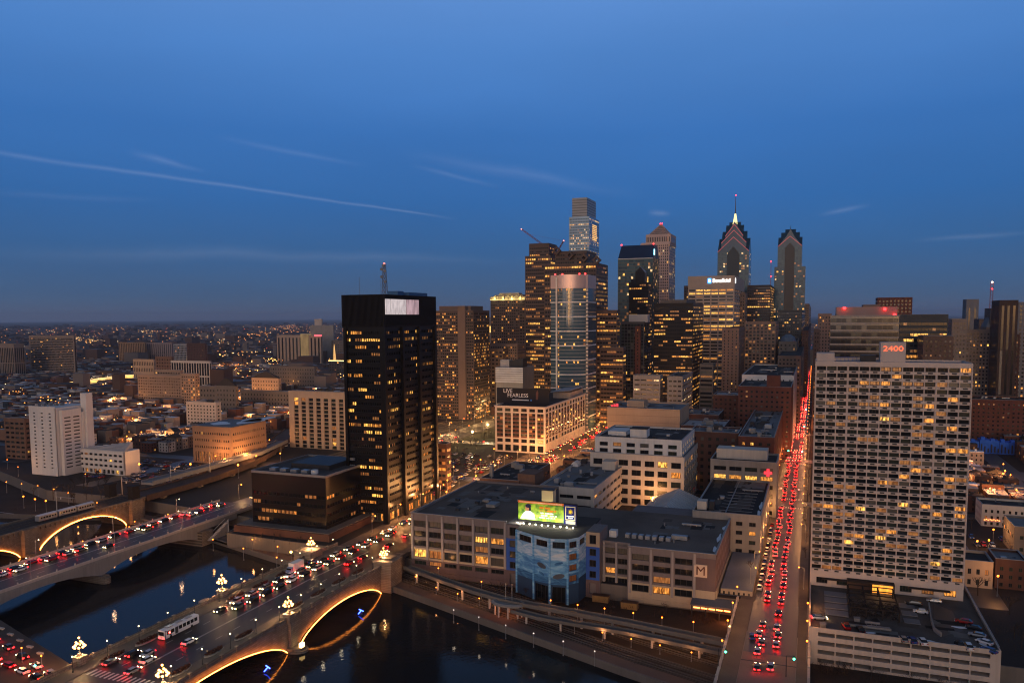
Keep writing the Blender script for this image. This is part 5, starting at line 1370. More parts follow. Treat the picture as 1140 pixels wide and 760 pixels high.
for k in range(1, nfl):
    z = mzc*k/nfl; thick, outs = (1.0, .65) if k % 4 == 0 else (.4, .15)
    ro, ri = [(x, y-outs) for x, y in arc], [(x, y+.4) for x, y in arc]
    poly = ro+ri[::-1]; b.prism(poly, z, z+thick, 0 if k % 4 == 0 else 1)
    b.box(mX0-(.3 if k % 4 == 0 else .05), xs, mY-(.3 if k % 4 == 0 else .08), mY+.3, z, z+thick, 0 if k % 4 == 0 else 1)
    if k % 4 == 0: b.box(mX1-.3, mX1+.3, mY+1, mY+28, z, z+thick, 0)
b.build('floor_ring', [WHITE, mat('balcony_slab', (.28, .28, .28), .7, .2, .2)], mu)
x1_ = X_at(619.5, 650, 100)
for x in (x1_-.3, xs-.3): MB().box(x-.2, x+1.2, mY-.75, mY+.6, 8, mZ-2).build('fin', WHITE, mu)
b = MB(); x = mX1-1.2
for k in range(nfl): b.box(x, mX1+.5, mY-.3, mY+1.2, mzc*k/nfl+.4, mzc*(k+1)/nfl-.6)
b.build('balcony_stack', WHITE2, mu)
rl = random.Random(8); lw = []
for k in range(nfl):
    for i in range(14):
        if rl.random() < .055:
            (x0, y0), (x1, y1) = arc[i], arc[i+1]; u = Vector((x1-x0, y1-y0, 0)); wd = u.length; u.normalize(); n = Vector((u.y, -u.x, 0)); lw.append((Vector((x0, y0, mzc*k/nfl+1.0))+n*.03, u, n, wd*.8, 1.7, rl.choice((LIT1, LIT2, LIT3))))
    if rl.random() < .5: lw.append((Vector((x1_+1+rl.random()*1.2, mY-.03, mzc*k/nfl+1.0)), Vector((1, 0, 0)), Vector((0, -1, 0)), 1.3, 1.6, rl.choice((LIT1, LIT2, LIT2))))
window_objects(lw, mu, 0, single=False)
for px in (618, 626, 645, 651.5): MB().ball((X_at(px, mY+2, mZ), mY+2, mZ+.8), .75).build('beacon', RED, mu)

def tower_top(root, z, items):
    for nm, mt, a in items: MB().box(*a).build(nm, mt, root)
# twin stepped granite towers with diamond gables
sp = spec(584.5, 613, 640, 285, 822); X0, X1, Y0, Y1, Z = sp; Y1 = 860
o = thing('granite_tower', 'brown granite tower with a stepped top under the red crane', 'office tower', ((X0+X1)/2, Y0, 0))
block(o, X0, X1, Y0, Y1, 0, Z, GRANITE, bay=2.4, fl=3.9, fw=.72, fh=.48, lit=.36, style='office', par=.8, seed=41)
zt = gY(600, 271.5, Y0+3).z
block(o, X_at(589, Y0+3, zt), X_at(611, Y0+3, zt), Y0+3, Y1-6, Z-.2, zt, GRANITE, bay=2.4, fl=3.9, fw=.7, fh=.4, lit=.3, par=.6, seed=42, mt=3)
sp = spec(606, 664, 677, 293, 735); X0, X1, Y0, Y1, Z = sp; Y1 = 780
GT = thing('granite_tower', 'broad brown granite tower with diamond gables behind the round tower', 'office tower', ((X0+X1)/2, Y0, 0))
block(GT, X0, X1, Y0, Y1, 0, Z, GRANITE, bay=2.4, fl=3.9, fw=.78, fh=.46, lit=.3, style='office', par=.6, seed=43)
zz2 = gY(634, 280, Y0+4).z
block(GT, X_at(618, Y0+4, Z), X_at(653, Y0+4, Z), Y0+4, Y1-4, Z-.2, zz2, GRANITE, bay=2.4, fl=3.9, fw=.7, fh=.4, lit=.2, par=.5, seed=44, mt=1.5)
for px, py, yy in ((619.5, 279, Y0-.2), (634, 284, Y0-.2), (650, 287, Y0-.2), (664, 289.5, Y0-.2)):
    c = gY(px, py, yy); b = MB(); r_ = 4.4; ri = 1.9
    for k in range(4):
        a, a2 = k*math.pi/2, (k+1)*math.pi/2
        o4 = [(c.x+r_*math.cos(a), c.z+r_*math.sin(a)), (c.x+r_*math.cos(a2), c.z+r_*math.sin(a2)), (c.x+ri*math.cos(a2), c.z+ri*math.sin(a2)), (c.x+ri*math.cos(a), c.z+ri*math.sin(a))]
        b.loft([[(x, y, z) for x, z in o4] for y in (yy+3, yy-.6)])
    b.build('diamond_gable', GRANITE, GT)
o = B('granite_tower', 'lower brown granite wing with bright window bands right of the round tower', spec(664, 687, 690, 345, 720), GRANITE, bay=2.6, fl=3.9, fw=.85, fh=.42, lit=.45, style='office', seed=45)
o = B('granite_tower', 'lowest brown granite wing with amber window bands', spec(668, 694, 697, 387, 705), GRANITE, bay=3, fl=3.9, fw=.88, fh=.42, lit=.5, style='office', seed=46)
# red crane
cb = gY(619, 283, 842); tip = gY(580.5, 255, 842)
cr = thing('tower_crane', 'red luffing tower crane above the granite tower', 'crane', (cb.x, 842, cb.z-8))
CRM = mat('crane_red', (.20, .05, .045), .6, .2)
def truss(b, p, q, w, n):
    p, q = Vector(p), Vector(q); d = (q-p).normalized(); a = d.cross(Vector((0, 1, 0))).normalized(); c = Vector((0, 1, 0))
    for s in ((-1, -1), (1, -1), (1, 1), (-1, 1)): b.bar(p+a*s[0]*w/2+c*s[1]*w/2, q+a*s[0]*w*.35+c*s[1]*w*.35, .3)
    for k in range(n):
        t0, t1 = k/n, (k+1)/n; b.bar(p.lerp(q, t0)+a*w/2, p.lerp(q, t1)-a*w/2, .22); b.bar(p.lerp(q, t0)-a*w/2, p.lerp(q, t1)+a*w/2, .22)
b = MB(); truss(b, (cb.x, 842, cb.z-16), (cb.x, 842, cb.z), 2, 6); b.build('mast', CRM, cr)
b = MB(); truss(b, cb, tip, 1.6, 14); b.build('jib', CRM, cr)
t2 = gY(627.5, 268, 842); b = MB(); truss(b, cb, t2, 1.2, 4); b.bar(t2, cb+(tip-cb)*.8, .12); b.build('counter_mast', CRM, cr)
MB().box(cb.x+.5, cb.x+5, 840.5, 843.5, cb.z-2, cb.z+1.2).build('machinery_house', DARKM, cr)
for p in (tip, t2): MB().ball(p, .7).build('beacon', emit('crane_beacon', (1, .25, .2), 5, False), cr)

# tower with the floodlit crown, tower with the blank brown core, and their neighbours
sp = spec(546, 584, 589, 333, 840)
o = B('crown_tower', 'dark apartment tower with a floodlit stone crown', sp, GRANITE, bay=2.5, fl=3.3, fw=.62, fh=.5, lit=.36, style='home', seed=51, cat='apartment tower', par=.1)
X0, X1, Y0, Y1, Z = sp; b = MB()
STN = mat('crown_stone', (.42, .36, .24), .8, .15)
n_ = 9
for k in range(n_):
    x = X0+(X1-X0)*k/(n_-1); b.box(x-.8, x+.8, Y0+.5, Y0+2, Z, Z+(4.4 if 0 < k < n_-1 else 3))
b.box(X0+4, X1-4, Y0+4, Y0+18, Z, Z+5.5); b.box(X0, X1, Y0+2, Y0+24, Z, Z+3.4); b.box(X0+9, X1-9, Y0+5, Y0+16, Z+5.5, Z+7.5)
b.build('crown', STN, o)
for k in range(4):
    lo = bpy.data.objects.new('lamp_light', lamp_light('crown_flood', 1400, (1, .78, .30))); COL.objects.link(lo); lo.parent = o; lo.location = Vector((X0+5+k*(X1-X0-10)/3, Y0-1.2, Z+.8))-o.location
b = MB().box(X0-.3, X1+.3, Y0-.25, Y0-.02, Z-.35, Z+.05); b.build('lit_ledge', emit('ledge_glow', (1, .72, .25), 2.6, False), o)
B('apartment_tower', 'dark flank wing right of the floodlit crown tower', spec(578, 590, 592, 340, 835), GRANITE, bay=3, fl=3.4, fw=.7, fh=.5, lit=.35, style='home', seed=52)
sp = spec(485, 527, 530, 346, 690); X0, X1, Y0, Y1, Z = sp; Y1 = 730
DUN = mat('dun_concrete', (.17, .12, .095), .85, .15, .1, streak=.1)
o = thing('apartment_tower', 'speckled tower with a blank brown core left of the crown tower', 'apartment tower', ((X0+X1)/2, Y0, 0))
xa_, xb_ = X_at(510.5, Y0, 60), X_at(518.5, Y0, 60)
block(o, X0, xa_, Y0, Y1, 0, Z, GRANITE, bay=2.1, fl=2.95, fw=.72, fh=.5, lit=.42, style='home', seed=53, par=.4)
block(o, xb_, X1, Y0, Y1, 0, Z, GRANITE, bay=2.1, fl=2.95, fw=.72, fh=.5, lit=.42, style='home', seed=54, par=.4)
zt = gY(506, 340.5, Y0).z
MB().box(xa_, xb_, Y0-.8, Y1-1, 0, zt).build('core', DUN, o); MB().box(X_at(489, Y0+6, zt), X_at(524, Y0+6, zt), Y0+6, Y1-4, Z, zt).build('core', DUN, o)
o = B('office_building', 'pale office block with one glowing storey between two dark towers', spec(529, 546, 548, 353, 900), CONC2, bay=3, fl=4, fw=.5, fh=.5, lit=.25, style='pale', seed=55)
X0, X1, Y0, Y1, Z = spec(529, 546, 548, 353, 900); za, zb_ = gY(537, 370, Y0).z, gY(537, 363, Y0).z
MB().box(X0+.3, X1+.2, Y0-.25, Y0-.02, za, zb_).build('lit_storey', emit('lit_storey_glow', (1, .58, .16), 2.0, False, .4, .3), o)
B('office_building', 'grey slab tower below the glowing storey', spec(530, 536, 537, 378, 760), CONC3, bay=3, fl=3.5, fw=.3, fh=.4, lit=.1, seed=56)
o = B('hotel_building', 'brown gridded hotel block with small square windows', spec(536, 576, 585, 383, 780), mat('hotel_brown', (.20, .14, .115), .85, .15), bay=2.6, fl=3.0, fw=.5, fh=.5, lit=.22, seed=57)
B('office_building', 'low brown block with a sign band beside the gridded hotel', spec(538, 560, 566, 388, 765), DUN, bay=4, fl=4, fw=.6, fh=.4, lit=.15, seed=58)
# silver louvred plant building
sp = spec(552, 582, 584, 409, 660); X0, X1, Y0, Y1, Z = sp; Y1 = 690
o = thing('plant_building', 'silver louvred box building behind the dark billboard', 'plant building', ((X0+X1)/2, Y0, 0))
MB().box(X0, X1, Y0, Y1, 0, Z).build('wall', CONC2, o); b = MB()
zl = gY(567, 426, Y0).z
for k in range(7): z = zl+(Z-zl)*k/7; b.box(X0-.25, X1+.25, Y0-.5, Y0-.02, z+.3, z+(Z-zl)/7-.25)
b.build('louvre', mat('silver_louvre', (.5, .5, .53), .5, .15, .2, metal=.3), o)
b = MB(); x0, x1 = X_at(568, Y0+3, Z), X_at(582, Y0+3, Z); b.loft([[(x0, y, Z), (x1, y, Z), (x1, y, Z+8), (x0+(x1-x0)*.4, y, Z+7), (x0, y, Z+5)] for y in (Y0+14, Y0+3)]); b.build('curved_roof', DARKM, o)
MB().box(X_at(557, Y0+3, Z), X_at(567, Y0+3, Z), Y0+3, Y0+12, Z, Z+6.5).build('plant_cage', STEEL, o)

# blue glass tower stepped and narrowing at the top
sp = spec(633.5, 656, 667, 241, 1180); X0, X1, Y0, Y1, Z = sp
o = thing('glass_tower', 'tallest pale blue glass tower with a narrower grey glass top', 'skyscraper', ((X0+X1)/2, Y0, 0))
GLC = mat('pale_curtain_glass', (.30, .40, .48), .22, .22, .05, metal=.35, spec=.6)
block(o, X0, X1, Y0, Y1, 0, Z, GLC, bay=2.6, fl=4.1, fw=.66, fh=.42, lit=.6, style='teal', seed=61, par=.5)
zt = gY(650, 220, Y0+3).z
MB().box(X_at(637, Y0+3, zt), X_at(653.5, Y0+3, zt), Y0+3, Y1-4, Z, zt).build('upper_glass_box', mat('grey_glass', (.30, .31, .31), .35, .12, .05, spec=.3), o)
b = MB(); xq0, xq1 = X_at(637, Y0+3, zt), X_at(653.5, Y0+3, zt)
for k in range(7): z = Z+2+(zt-Z-2)*k/7; b.box(xq0-.15, xq1+.15, Y0+2.8, Y1-3.9, z, z+1.0)
b.build('floor_band', mat('grey_band', (.13, .135, .14), .5, .2), o)
b = MB(); ya, yb_ = Y0+(Y1-Y0)*.3, Y0+(Y1-Y0)*.75; za, zb_ = gX(662, 268, X1).z, gX(662, 250, X1).z
for k in range(9): b.box(X1+.02, X1+.2, ya, yb_, za+(zb_-za)*k/9, za+(zb_-za)*(k+.55)/9)
b.build('lit_atrium', LIT1, o)
b = MB(); xl = X_at(652.5, Y0, 200)
for k in range(30): z = 60+k*4.1; b.box(xl-1.6, xl+1.4, Y0-.2, Y0-.03, z, z+1.6)
b.build('lit_stack', LIT1, o)

# sloped-roof green glass tower and pyramid-topped tower
sp = spec(688, 727, 732, 287, 960); X0, X1, Y0, Y1, Z = sp; Y1 = 1000
o = thing('glass_tower', 'green glass tower with a sloped dark blue roof', 'skyscraper', ((X0+X1)/2, Y0, 0))
block(o, X0, X1, Y0, Y1, 0, Z, GLASSG, bay=2.6, fl=4, fw=.9, fh=.7, lit=.10, style='teal', seed=62, par=0, roofpart=False)
zt = gY(710, 273, Y0+12).z; xr0 = X_at(692, Y0+12, zt)
b = MB(); b.loft([[(X0, Y0, Z), (X1, Y0, Z), (X1, Y1, Z), (X0, Y1, Z)], [(xr0, Y0+12, zt), (X1-.5, Y0+12, zt), (X1-.5, Y1-10, zt), (xr0, Y1-10, zt)]]); b.build('sloped_roof', mat('dark_blue_roof', (.014, .03, .07), .3, .2, .1), o)
b = MB().box(X0-.1, X1+.1, Y0-.3, Y0-.02, Z-.6, Z+.3); b.build('roof_edge', STEEL, o)
for px in (692, 727.5): MB().ball((X_at(px, Y0+12, zt), Y0+12, zt+1), .9).build('beacon', RED, o)
MB().box(X1+.05, X1+.4, Y0+4, Y0+10, Z+4, Z+11).build('lit_emblem', emit('cyan_emblem', (.35, .9, 1), 3.0, False), o)
b = MB()
for k in range(22): b.box(X1-9+k%2*.3, X1-5.4, Y0-.25, Y0-.02, Z-64+k*1.9, Z-63+k*1.9) if k > 14 else None
b.build('lit_stair', LIT1, o)
o = B('reflection_block', 'black tower with a pointed gable in front of the green glass', spec(700, 722, 726, 314, 900), mat('reflection_black', (.012, .012, .013), .25, .3, .1), bay=2.5, fl=3.8, fw=.8, fh=.45, lit=.3, style='office', seed=63, cat='office tower', par=.2)  # solid block added to imitate a pointed reflection in the green glass
X0, X1, Y0, Y1, Z = spec(700, 722, 726, 314, 900); zt = gY(712, 297, Y0).z; xm = X_at(712.5, Y0, zt)
b = MB(); b.loft([[(xm-5.5, y, Z), (xm+5.5, y, Z), (xm+5.5, y, zt-6), (xm, y, zt), (xm-5.5, y, zt-6)] for y in (Y0+14, Y0+.3)]); b.box(X0+2, xm-5.6, Y0+2, Y0+15, Z, Z+4); b.build('gable', MATS['reflection_black'], o)  # pointed top of the reflected shape, built solid
sp = spec(714, 745, 752, 270, 1120); X0, X1, Y0, Y1, Z = sp
PINKS = mat('pink_granite', (.46, .34, .30), .7, .14, .08)
o = thing('pyramid_tower', 'pinkish granite tower topped by a latticed pyramid', 'skyscraper', ((X0+X1)/2, Y0, 0))
block(o, X0, X1, Y0, Y1, 0, Z, PINKS, bay=2.9, fl=4, fw=.5, fh=.6, lit=.26, style='pale', seed=64, par=.8)
b = MB().box(X0-1.2, X1+1.2, Y0-1.2, Y1+1.2, Z-3, Z-.5); b.build('cornice', PINKS, o)
zt = gY(734, 261, Y0+5).z; block(o, X_at(719, Y0+5, zt), X_at(747, Y0+5, zt), Y0+5, Y1-5, Z, zt, PINKS, bay=2.4, fl=8, fw=.5, fh=.6, lit=.1, seed=65, par=.4)
zp = gY(733.5, 249, Y0+20).z; xa2, xb2 = X_at(722.5, Y0+7, zt), X_at(744, Y0+7, zt); xm = (xa2+xb2)/2; ym = (Y0+Y1)/2
b = MB(); base = [(xa2, Y0+7, zt+.4), (xb2, Y0+7, zt+.4), (xb2, Y1-7, zt+.4), (xa2, Y1-7, zt+.4)]
for i in range(4): b.face([base[i], base[(i+1) % 4], (xm, ym, zp)])
b.face(base[::-1]); b.build('pyramid', mat('pyramid_stone', (.22, .17, .15), .7, .2, .1), o)
b = MB(); ap = Vector((xm, ym, zp+.2))
for i in range(4):
    p, q = Vector(base[i]), Vector(base[(i+1) % 4]); b.bar(p, ap, .7)
    for k in range(1, 6):
        t = k/6; b.bar(p.lerp(ap, t)+Vector((0, -.2, .2)), q.lerp(ap, t)+Vector((0, -.2, .2)), .45); b.bar(p.lerp(q, t), p.lerp(ap, t) if k < 3 else q.lerp(ap, 1-t), .35)
b.build('pyramid_lattice', PINKS, o)
for dx in (-1, 1.6): MB().ball((xm+dx, ym-1, zp+.6), .8).build('beacon', RED, o)
B('apartment_tower', 'grey gridded tower with a rounded penthouse between two dark towers', spec(691, 717, 722, 358, 800), mat('dark_grid', (.06, .06, .065), .6, .2), bay=3.2, fl=3.3, fw=.86, fh=.8, lit=.05, style='home', seed=66, cat='apartment tower')
X0, X1, Y0, Y1, Z = spec(691, 717, 722, 358, 800)
gt = thing('rooftop_pavilion', 'pale rounded rooftop pavilion on the grey gridded tower', 'rooftop house', ((X0+X1)/2, Y0+4, Z))
MB().box(X_at(700, Y0+4, Z), X_at(721, Y0+4, Z), Y0+4, Y0+16, Z-.5, gY(712, 350, Y0+4).z).build('pavilion_wall', ROOFW, gt)
b = MB()
for k in range(5): b.box(X0+(X1-X0)*k/4-.35, X0+(X1-X0)*k/4+.35, Y0-.5, Y0-.02, 0, Z-2)
b.build('white_rib', CONC2, gt) if False else None
B('red_panel_building', 'dark red shaft beside the grey gridded tower', spec(707, 713, 714, 363, 795), BRICK, bay=3, fl=3.4, fw=.3, fh=.4, lit=.03, seed=67)
o = B('office_tower', 'wide black office tower with scattered lit offices', spec(728, 772, 783, 337, 830), mat('black_grid', (.014, .013, .013), .4, .3), bay=2.3, fl=3.9, fw=.86, fh=.42, lit=.34, style='office', seed=68, cat='office tower', mt=2)
X0, X1, Y0, Y1, Z = spec(728, 772, 783, 337, 830); MB().box(X0+6, X1-8, Y0+6, Y1-4, Z, Z+3.5).build('penthouse', CONC3, o)
sp = spec(766, 818, 829, 307, 1000); X0, X1, Y0, Y1, Z = sp
o = thing('sign_tower', 'tan gridded bank tower with a lit white Beneficial sign', 'office tower', ((X0+X1)/2, Y0, 0))
block(o, X0, X1, Y0, Y1, 0, Z, mat('sand_concrete', (.40, .31, .25), .8, .12), nb=6, nbS=5, fl=4.05, fw=.84, fh=.46, lit=.5, rec=.6, style='office', seed=69, mt=15, par=.6)
ps = thing('bank_sign', 'lit white Beneficial lettering with a blue square on the tan tower', 'sign', ((X0+X1)/2, Y0-.5, Z-9))
zs = gY(795, 312.5, Y0-.4).z; xs0, xs1 = X_at(792, Y0, zs), X_at(812, Y0, zs)
text_part('Beneficial', 6.6, emit('white_sign_light', (1, .97, .92), 4, False), ps, ((xs0+xs1)/2+1.4, Y0-.5, zs), sx=.86, bold=.28)
MB().box(xs0-4.4, xs0-.2, Y0-.7, Y0-.3, zs-3.2, zs+3.2).build('blue_square', emit('blue_sign_light', (.04, .35, 1), 2.6, False), ps)
text_part('B', 5, emit('white_sign_light', (1, .97, .92), 4, False), ps, (xs0-2.3, Y0-.8, zs), bold=.1)
MB().box(X1+.1, X1+.4, Y0+6, Y0+12, zs-3, zs+3).build('side_emblem', emit('white_sign_light', (1, .97, .92), 4, False), ps)

# two blue glass towers with stacked gables
def gable_tower(name, label, px, yt, Y, tiers, shaft, spire):
    """tiers: (half width px, shoulder y, apex y), the outermost first"""
    hw0 = tiers[0][0]; c = gY(px, tiers[0][1], Y)
    X0, X1 = X_at(px-hw0, Y, c.z), X_at(px+hw0, Y, c.z); wd = X1-X0; xm = (X0+X1)/2
    o = thing(name, label, 'skyscraper', (xm, Y, 0))
    zs = c.z
    block(o, X0, X1, Y, Y+wd, 0, zs, GLASSB, bay=2.8, fl=4.0, fw=.92, fh=.62, lit=.12, style='teal', seed=int(px), par=0, roofpart=False)
    b = MB(); e = MB()
    dpt = 0
    for k, (hw, ysh, yap) in enumerate(tiers):
        w = wd*hw/hw0; z0 = gY(px, ysh, Y).z; z1 = gY(px, yap, Y).z; d = (wd-w)/2
        base = zs if k == 0 else zl_
        ym = Y+wd/2
        # a square shaft with a gable on each of four sides (cross gable)
        xa, xb2, ya, yb2 = xm-w/2, xm+w/2, Y+d, Y+wd-d
        if z0 > base: b.box(xa, xb2, ya, yb2, base, z0, bottom=False)
        b.face([(xa, ya, z0), (xb2, ya, z0), (xm, ya, z1)]); b.face([(xb2, yb2, z0), (xa, yb2, z0), (xm, yb2, z1)])
        b.face([(xb2, ya, z0), (xb2, yb2, z0), (xb2, ym, z1)]); b.face([(xa, yb2, z0), (xa, ya, z0), (xa, ym, z1)])
        C0 = (xm, ym, z1)
        for p, q in (((xa, ya), (xm, ya)), ((xm, ya), (xb2, ya)), ((xb2, ya), (xb2, ym)), ((xb2, ym), (xb2, yb2)), ((xb2, yb2), (xm, yb2)), ((xm, yb2), (xa, yb2)), ((xa, yb2), (xa, ym)), ((xa, ym), (xa, ya))):
            zp_ = z1 if p[0] == xm or p[1] == ym else z0; zq_ = z1 if q[0] == xm or q[1] == ym else z0
            b.face([(*p, zp_), (*q, zq_), C0])
        if k in shaft:
            for s in (-1, 1): e.bar((xm+s*w/2, ya-.25, z0), (xm, ya-.25, z1+.2), .5, .7)
        zl_ = z0+(z1-z0)*.3
    b.build('gable', mat('gable_glass', (.016, .046, .08), .16, .25, .08, spec=.25), o)
    e.build('neon_edge', emit('pink_neon', (1, .13, .17), .32, False), o)
    return o, xm, Y+wd/2, wd, zs
o, xm, ym, wd, zs = gable_tower('gabled_glass_tower', 'blue glass skyscraper with stacked gables and a lit spire', 816.5, 217, 1290, [(17.5, 280, 264), (14, 270, 256), (10, 262, 249), (6.5, 256, 245.5)], (0, 1, 2), True)
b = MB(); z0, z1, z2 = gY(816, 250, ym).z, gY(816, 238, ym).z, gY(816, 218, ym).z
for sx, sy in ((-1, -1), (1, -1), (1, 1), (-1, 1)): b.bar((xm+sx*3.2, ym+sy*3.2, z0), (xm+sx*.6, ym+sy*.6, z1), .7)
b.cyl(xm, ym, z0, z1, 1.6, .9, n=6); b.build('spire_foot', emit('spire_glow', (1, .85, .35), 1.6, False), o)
MB().cyl(xm, ym, z1, z2, .8, .25, n=6).build('spire', mat('spire_steel', (.12, .10, .09), .5), o); MB().ball((xm, ym, z2+.6), .9).build('beacon', RED, o)
Y0 = 1290
b = MB(); hw = wd*.2; za, zb_ = gY(816, 300, Y0).z, gY(816, 277, Y0).z
b.face([(xm-hw, Y0-.2, 60), (xm+hw, Y0-.2, 60), (xm+hw, Y0-.2, zb_-8), (xm, Y0-.2, zb_+4), (xm-hw, Y0-.2, zb_-8)]); b.build('center_bay', mat('bronze_glass', (.026, .038, .044), .3, .2, .05, spec=.15), o)
o, xm, ym, wd, zs = gable_tower('gabled_glass_tower', 'blue glass skyscraper with one red lined gable', 879.5, 253, 1330, [(13.5, 274, 263), (10.5, 270, 257.5), (6, 265, 254)], (0,), False)
X0, X1 = X_at(861.5, 1329, 130), X_at(896, 1329, 130)
block(o, X0, X1, 1329, 1329+wd+6, 0, gY(879, 297, 1329).z, GLASSB, bay=2.6, fl=4, fw=.92, fh=.6, lit=.12, style='teal', seed=90, par=.4)
MB().cyl(xm, ym, gY(879, 257, ym).z, gY(879, 251, ym).z, .8, .2, n=6).build('spire', mat('spire_steel', (.12, .10, .09), .5), o)
b = MB(); hw = wd*.2; zb_ = gY(879, 272, 1328).z
b.face([(xm-hw, 1328.6, 30), (xm+hw, 1328.6, 30), (xm+hw, 1328.6, zb_-6), (xm, 1328.6, zb_+3), (xm-hw, 1328.6, zb_-6)]); b.build('center_bay', mat('copper_glass', (.036, .037, .038), .3, .25, .05, spec=.15), o)
B('office_building', 'dark block with amber office bands between the gabled towers', spec(832, 858, 862, 317, 1200), mat('brown_dark_wall', (.05, .038, .032), .6, .2), bay=2.8, fl=3.9, fw=.8, fh=.45, lit=.45, style='office', seed=71)
t_ = thing('radio_mast', 'thin red and white mast between the gabled towers', 'radio mast', (X_at(858.5, 1260, 140), 1260, 100))
c = gY(858.5, 290, 1260); MB().cyl(c.x, 1260, 90, c.z, .6, .35, n=5).build('pole', mat('mast_red', (.35, .1, .09), .6), t_)
for py in (291, 307.5): q_ = gY(858.5, py, 1260); MB().ball((q_.x, 1258.5, q_.z), .9).build('beacon', RED, t_)
B('apartment_tower', 'plain brown slab tower with narrow window slots', spec(804, 823, 834, 365, 830), mat('slab_brown', (.235, .15, .115), .85, .12), bay=4.5, fl=3.2, fw=.28, fh=.55, lit=.04, seed=72, cat='apartment tower', nb=4)
B('office_tower', 'brown gridded tower right of the plain slab tower', spec(829, 864, 867, 358, 900), mat('grid_brown', (.22, .15, .115), .8, .12), bay=4, fl=3.7, fw=.6, fh=.6, lit=.24, rec=.5, style='home', seed=73, cat='office tower')
B('office_building', 'brown sliver tower behind the tan bank tower', spec(818, 830, 832, 326, 1080), DUN, bay=3, fl=4, fw=.5, fh=.5, lit=.08, seed=74)
B('office_building', 'small dark tower between the pyramid and bank towers', spec(761.5, 767, 768, 318, 1150), GRANITE, bay=3, fl=4, fw=.5, fh=.5, lit=.1, seed=75)
B('office_building', 'dark glass block with speckled lights below the red gable', spec(866, 893, 898, 345, 1040), mat('slate_wall', (.045, .05, .055), .5, .2), bay=2.6, fl=3.8, fw=.7, fh=.5, lit=.3, style='home', seed=76)
B('office_building', 'narrow stone tower at the far end of the red street', spec(894, 901, 903, 338, 1450), DUN, bay=3, fl=4, fw=.5, fh=.5, lit=.25, seed=77)
B('apartment_tower', 'dull brick tower beside the red street', spec(893, 900, 903, 368, 1000), BRICK3, bay=3, fl=3.5, fw=.4, fh=.45, lit=.1, seed=78)
sp = spec(867, 887, 890, 380, 870)
o = B('domed_building', 'blue grey domed hall low beside the gridded brown tower', sp, CONC3, bay=4, fl=4, fw=.4, fh=.5, lit=.1, seed=79)
X0, X1, Y0, Y1, Z = sp; b = MB(); b.loft([[((X0+X1)/2+(X1-X0)*.45*math.cos(i*math.pi/8), Y0+14+13*math.sin(i*math.pi/8*1), Z) for i in range(16)], [((X0+X1)/2+(X1-X0)*.38*math.cos(i*math.pi/8), Y0+14+10*math.sin(i*math.pi/8), Z+4) for i in range(16)], [((X0+X1)/2+(X1-X0)*.15*math.cos(i*math.pi/8), Y0+14+4*math.sin(i*math.pi/8), Z+7) for i in range(16)]]); b.build('dome', mat('blue_grey_roof', (.10, .14, .19), .6, .2), o)
o = B('brick_apartments', 'red brick apartment block with white penthouse behind its parapet', spec(822, 881, 885, 431, 575), BRICK, bay=3.4, fl=3.4, fw=.45, fh=.42, lit=.2, rec=.2, limit=60, seed=81, mull=0, cat='apartment building')
X0, X1, Y0, Y1, Z = spec(822, 881, 885, 431, 575)
xg = X_at(861, Y0, Z); MB().box(xg-4.5, xg+4.5, Y0+.2, Y0+8, Z-.9, gY(861, 418, Y0).z).build('stair_tower', BRICK, o)
B('office_building', 'white rendered block peeking over the red brick apartments', spec(826, 884, 888, 418, 640), WHITE, bay=5, fl=3.6, fw=.2, fh=.3, lit=.03, seed=82)
B('office_building', 'dim brown block with a lit sign above the white roof', spec(866, 892, 896, 396, 760), DUN, bay=3.4, fl=3.6, fw=.5, fh=.45, lit=.12, seed=83)
B('brick_building', 'low dark terrace with a white roof right of the concrete office', spec(794, 822, 826, 440, 640), BRICK3, bay=4, fl=3.6, fw=.4, fh=.4, lit=.08, roof=ROOFW, seed=84)
B('office_building', 'grey concrete office block with blank left wing', spec(705, 735, 738, 418, 655), CONC2, bay=6, fl=4, fw=.8, fh=.3, lit=.25, seed=85, style='pale')
B('office_building', 'grey concrete office block with lit corner wing', spec(743, 760, 771, 419, 648), CONC2, bay=4, fl=4, fw=.7, fh=.35, lit=.4, seed=86, style='pale')
B('parking_garage', 'open decked concrete garage glowing amber behind the grey office', spec(779, 794, 797, 405, 760), CONC3, bay=12, fl=4, fw=.95, fh=.5, lit=.6, seed=87, style='home')
B('brick_building', 'low dark brick terrace beside the blank tan block', spec(760, 800, 806, 462, 560), BRICK3, bay=4, fl=3.6, fw=.4, fh=.5, lit=.1, units=3, seed=88, roof=ROOFG)
B('brick_building', 'low flat roofed block with pale roof strips', spec(758, 806, 812, 475, 500), BRICK3, bay=4, fl=3.6, fw=.4, fh=.4, lit=.06, units=3, seed=89, roof=ROOFW)
B('office_building', 'low glass corner building at the foot of the black tower', spec(486, 497, 502, 494, 400), BRICK3, bay=2.4, fl=3.6, fw=.8, fh=.45, lit=.35, seed=92, style='office')

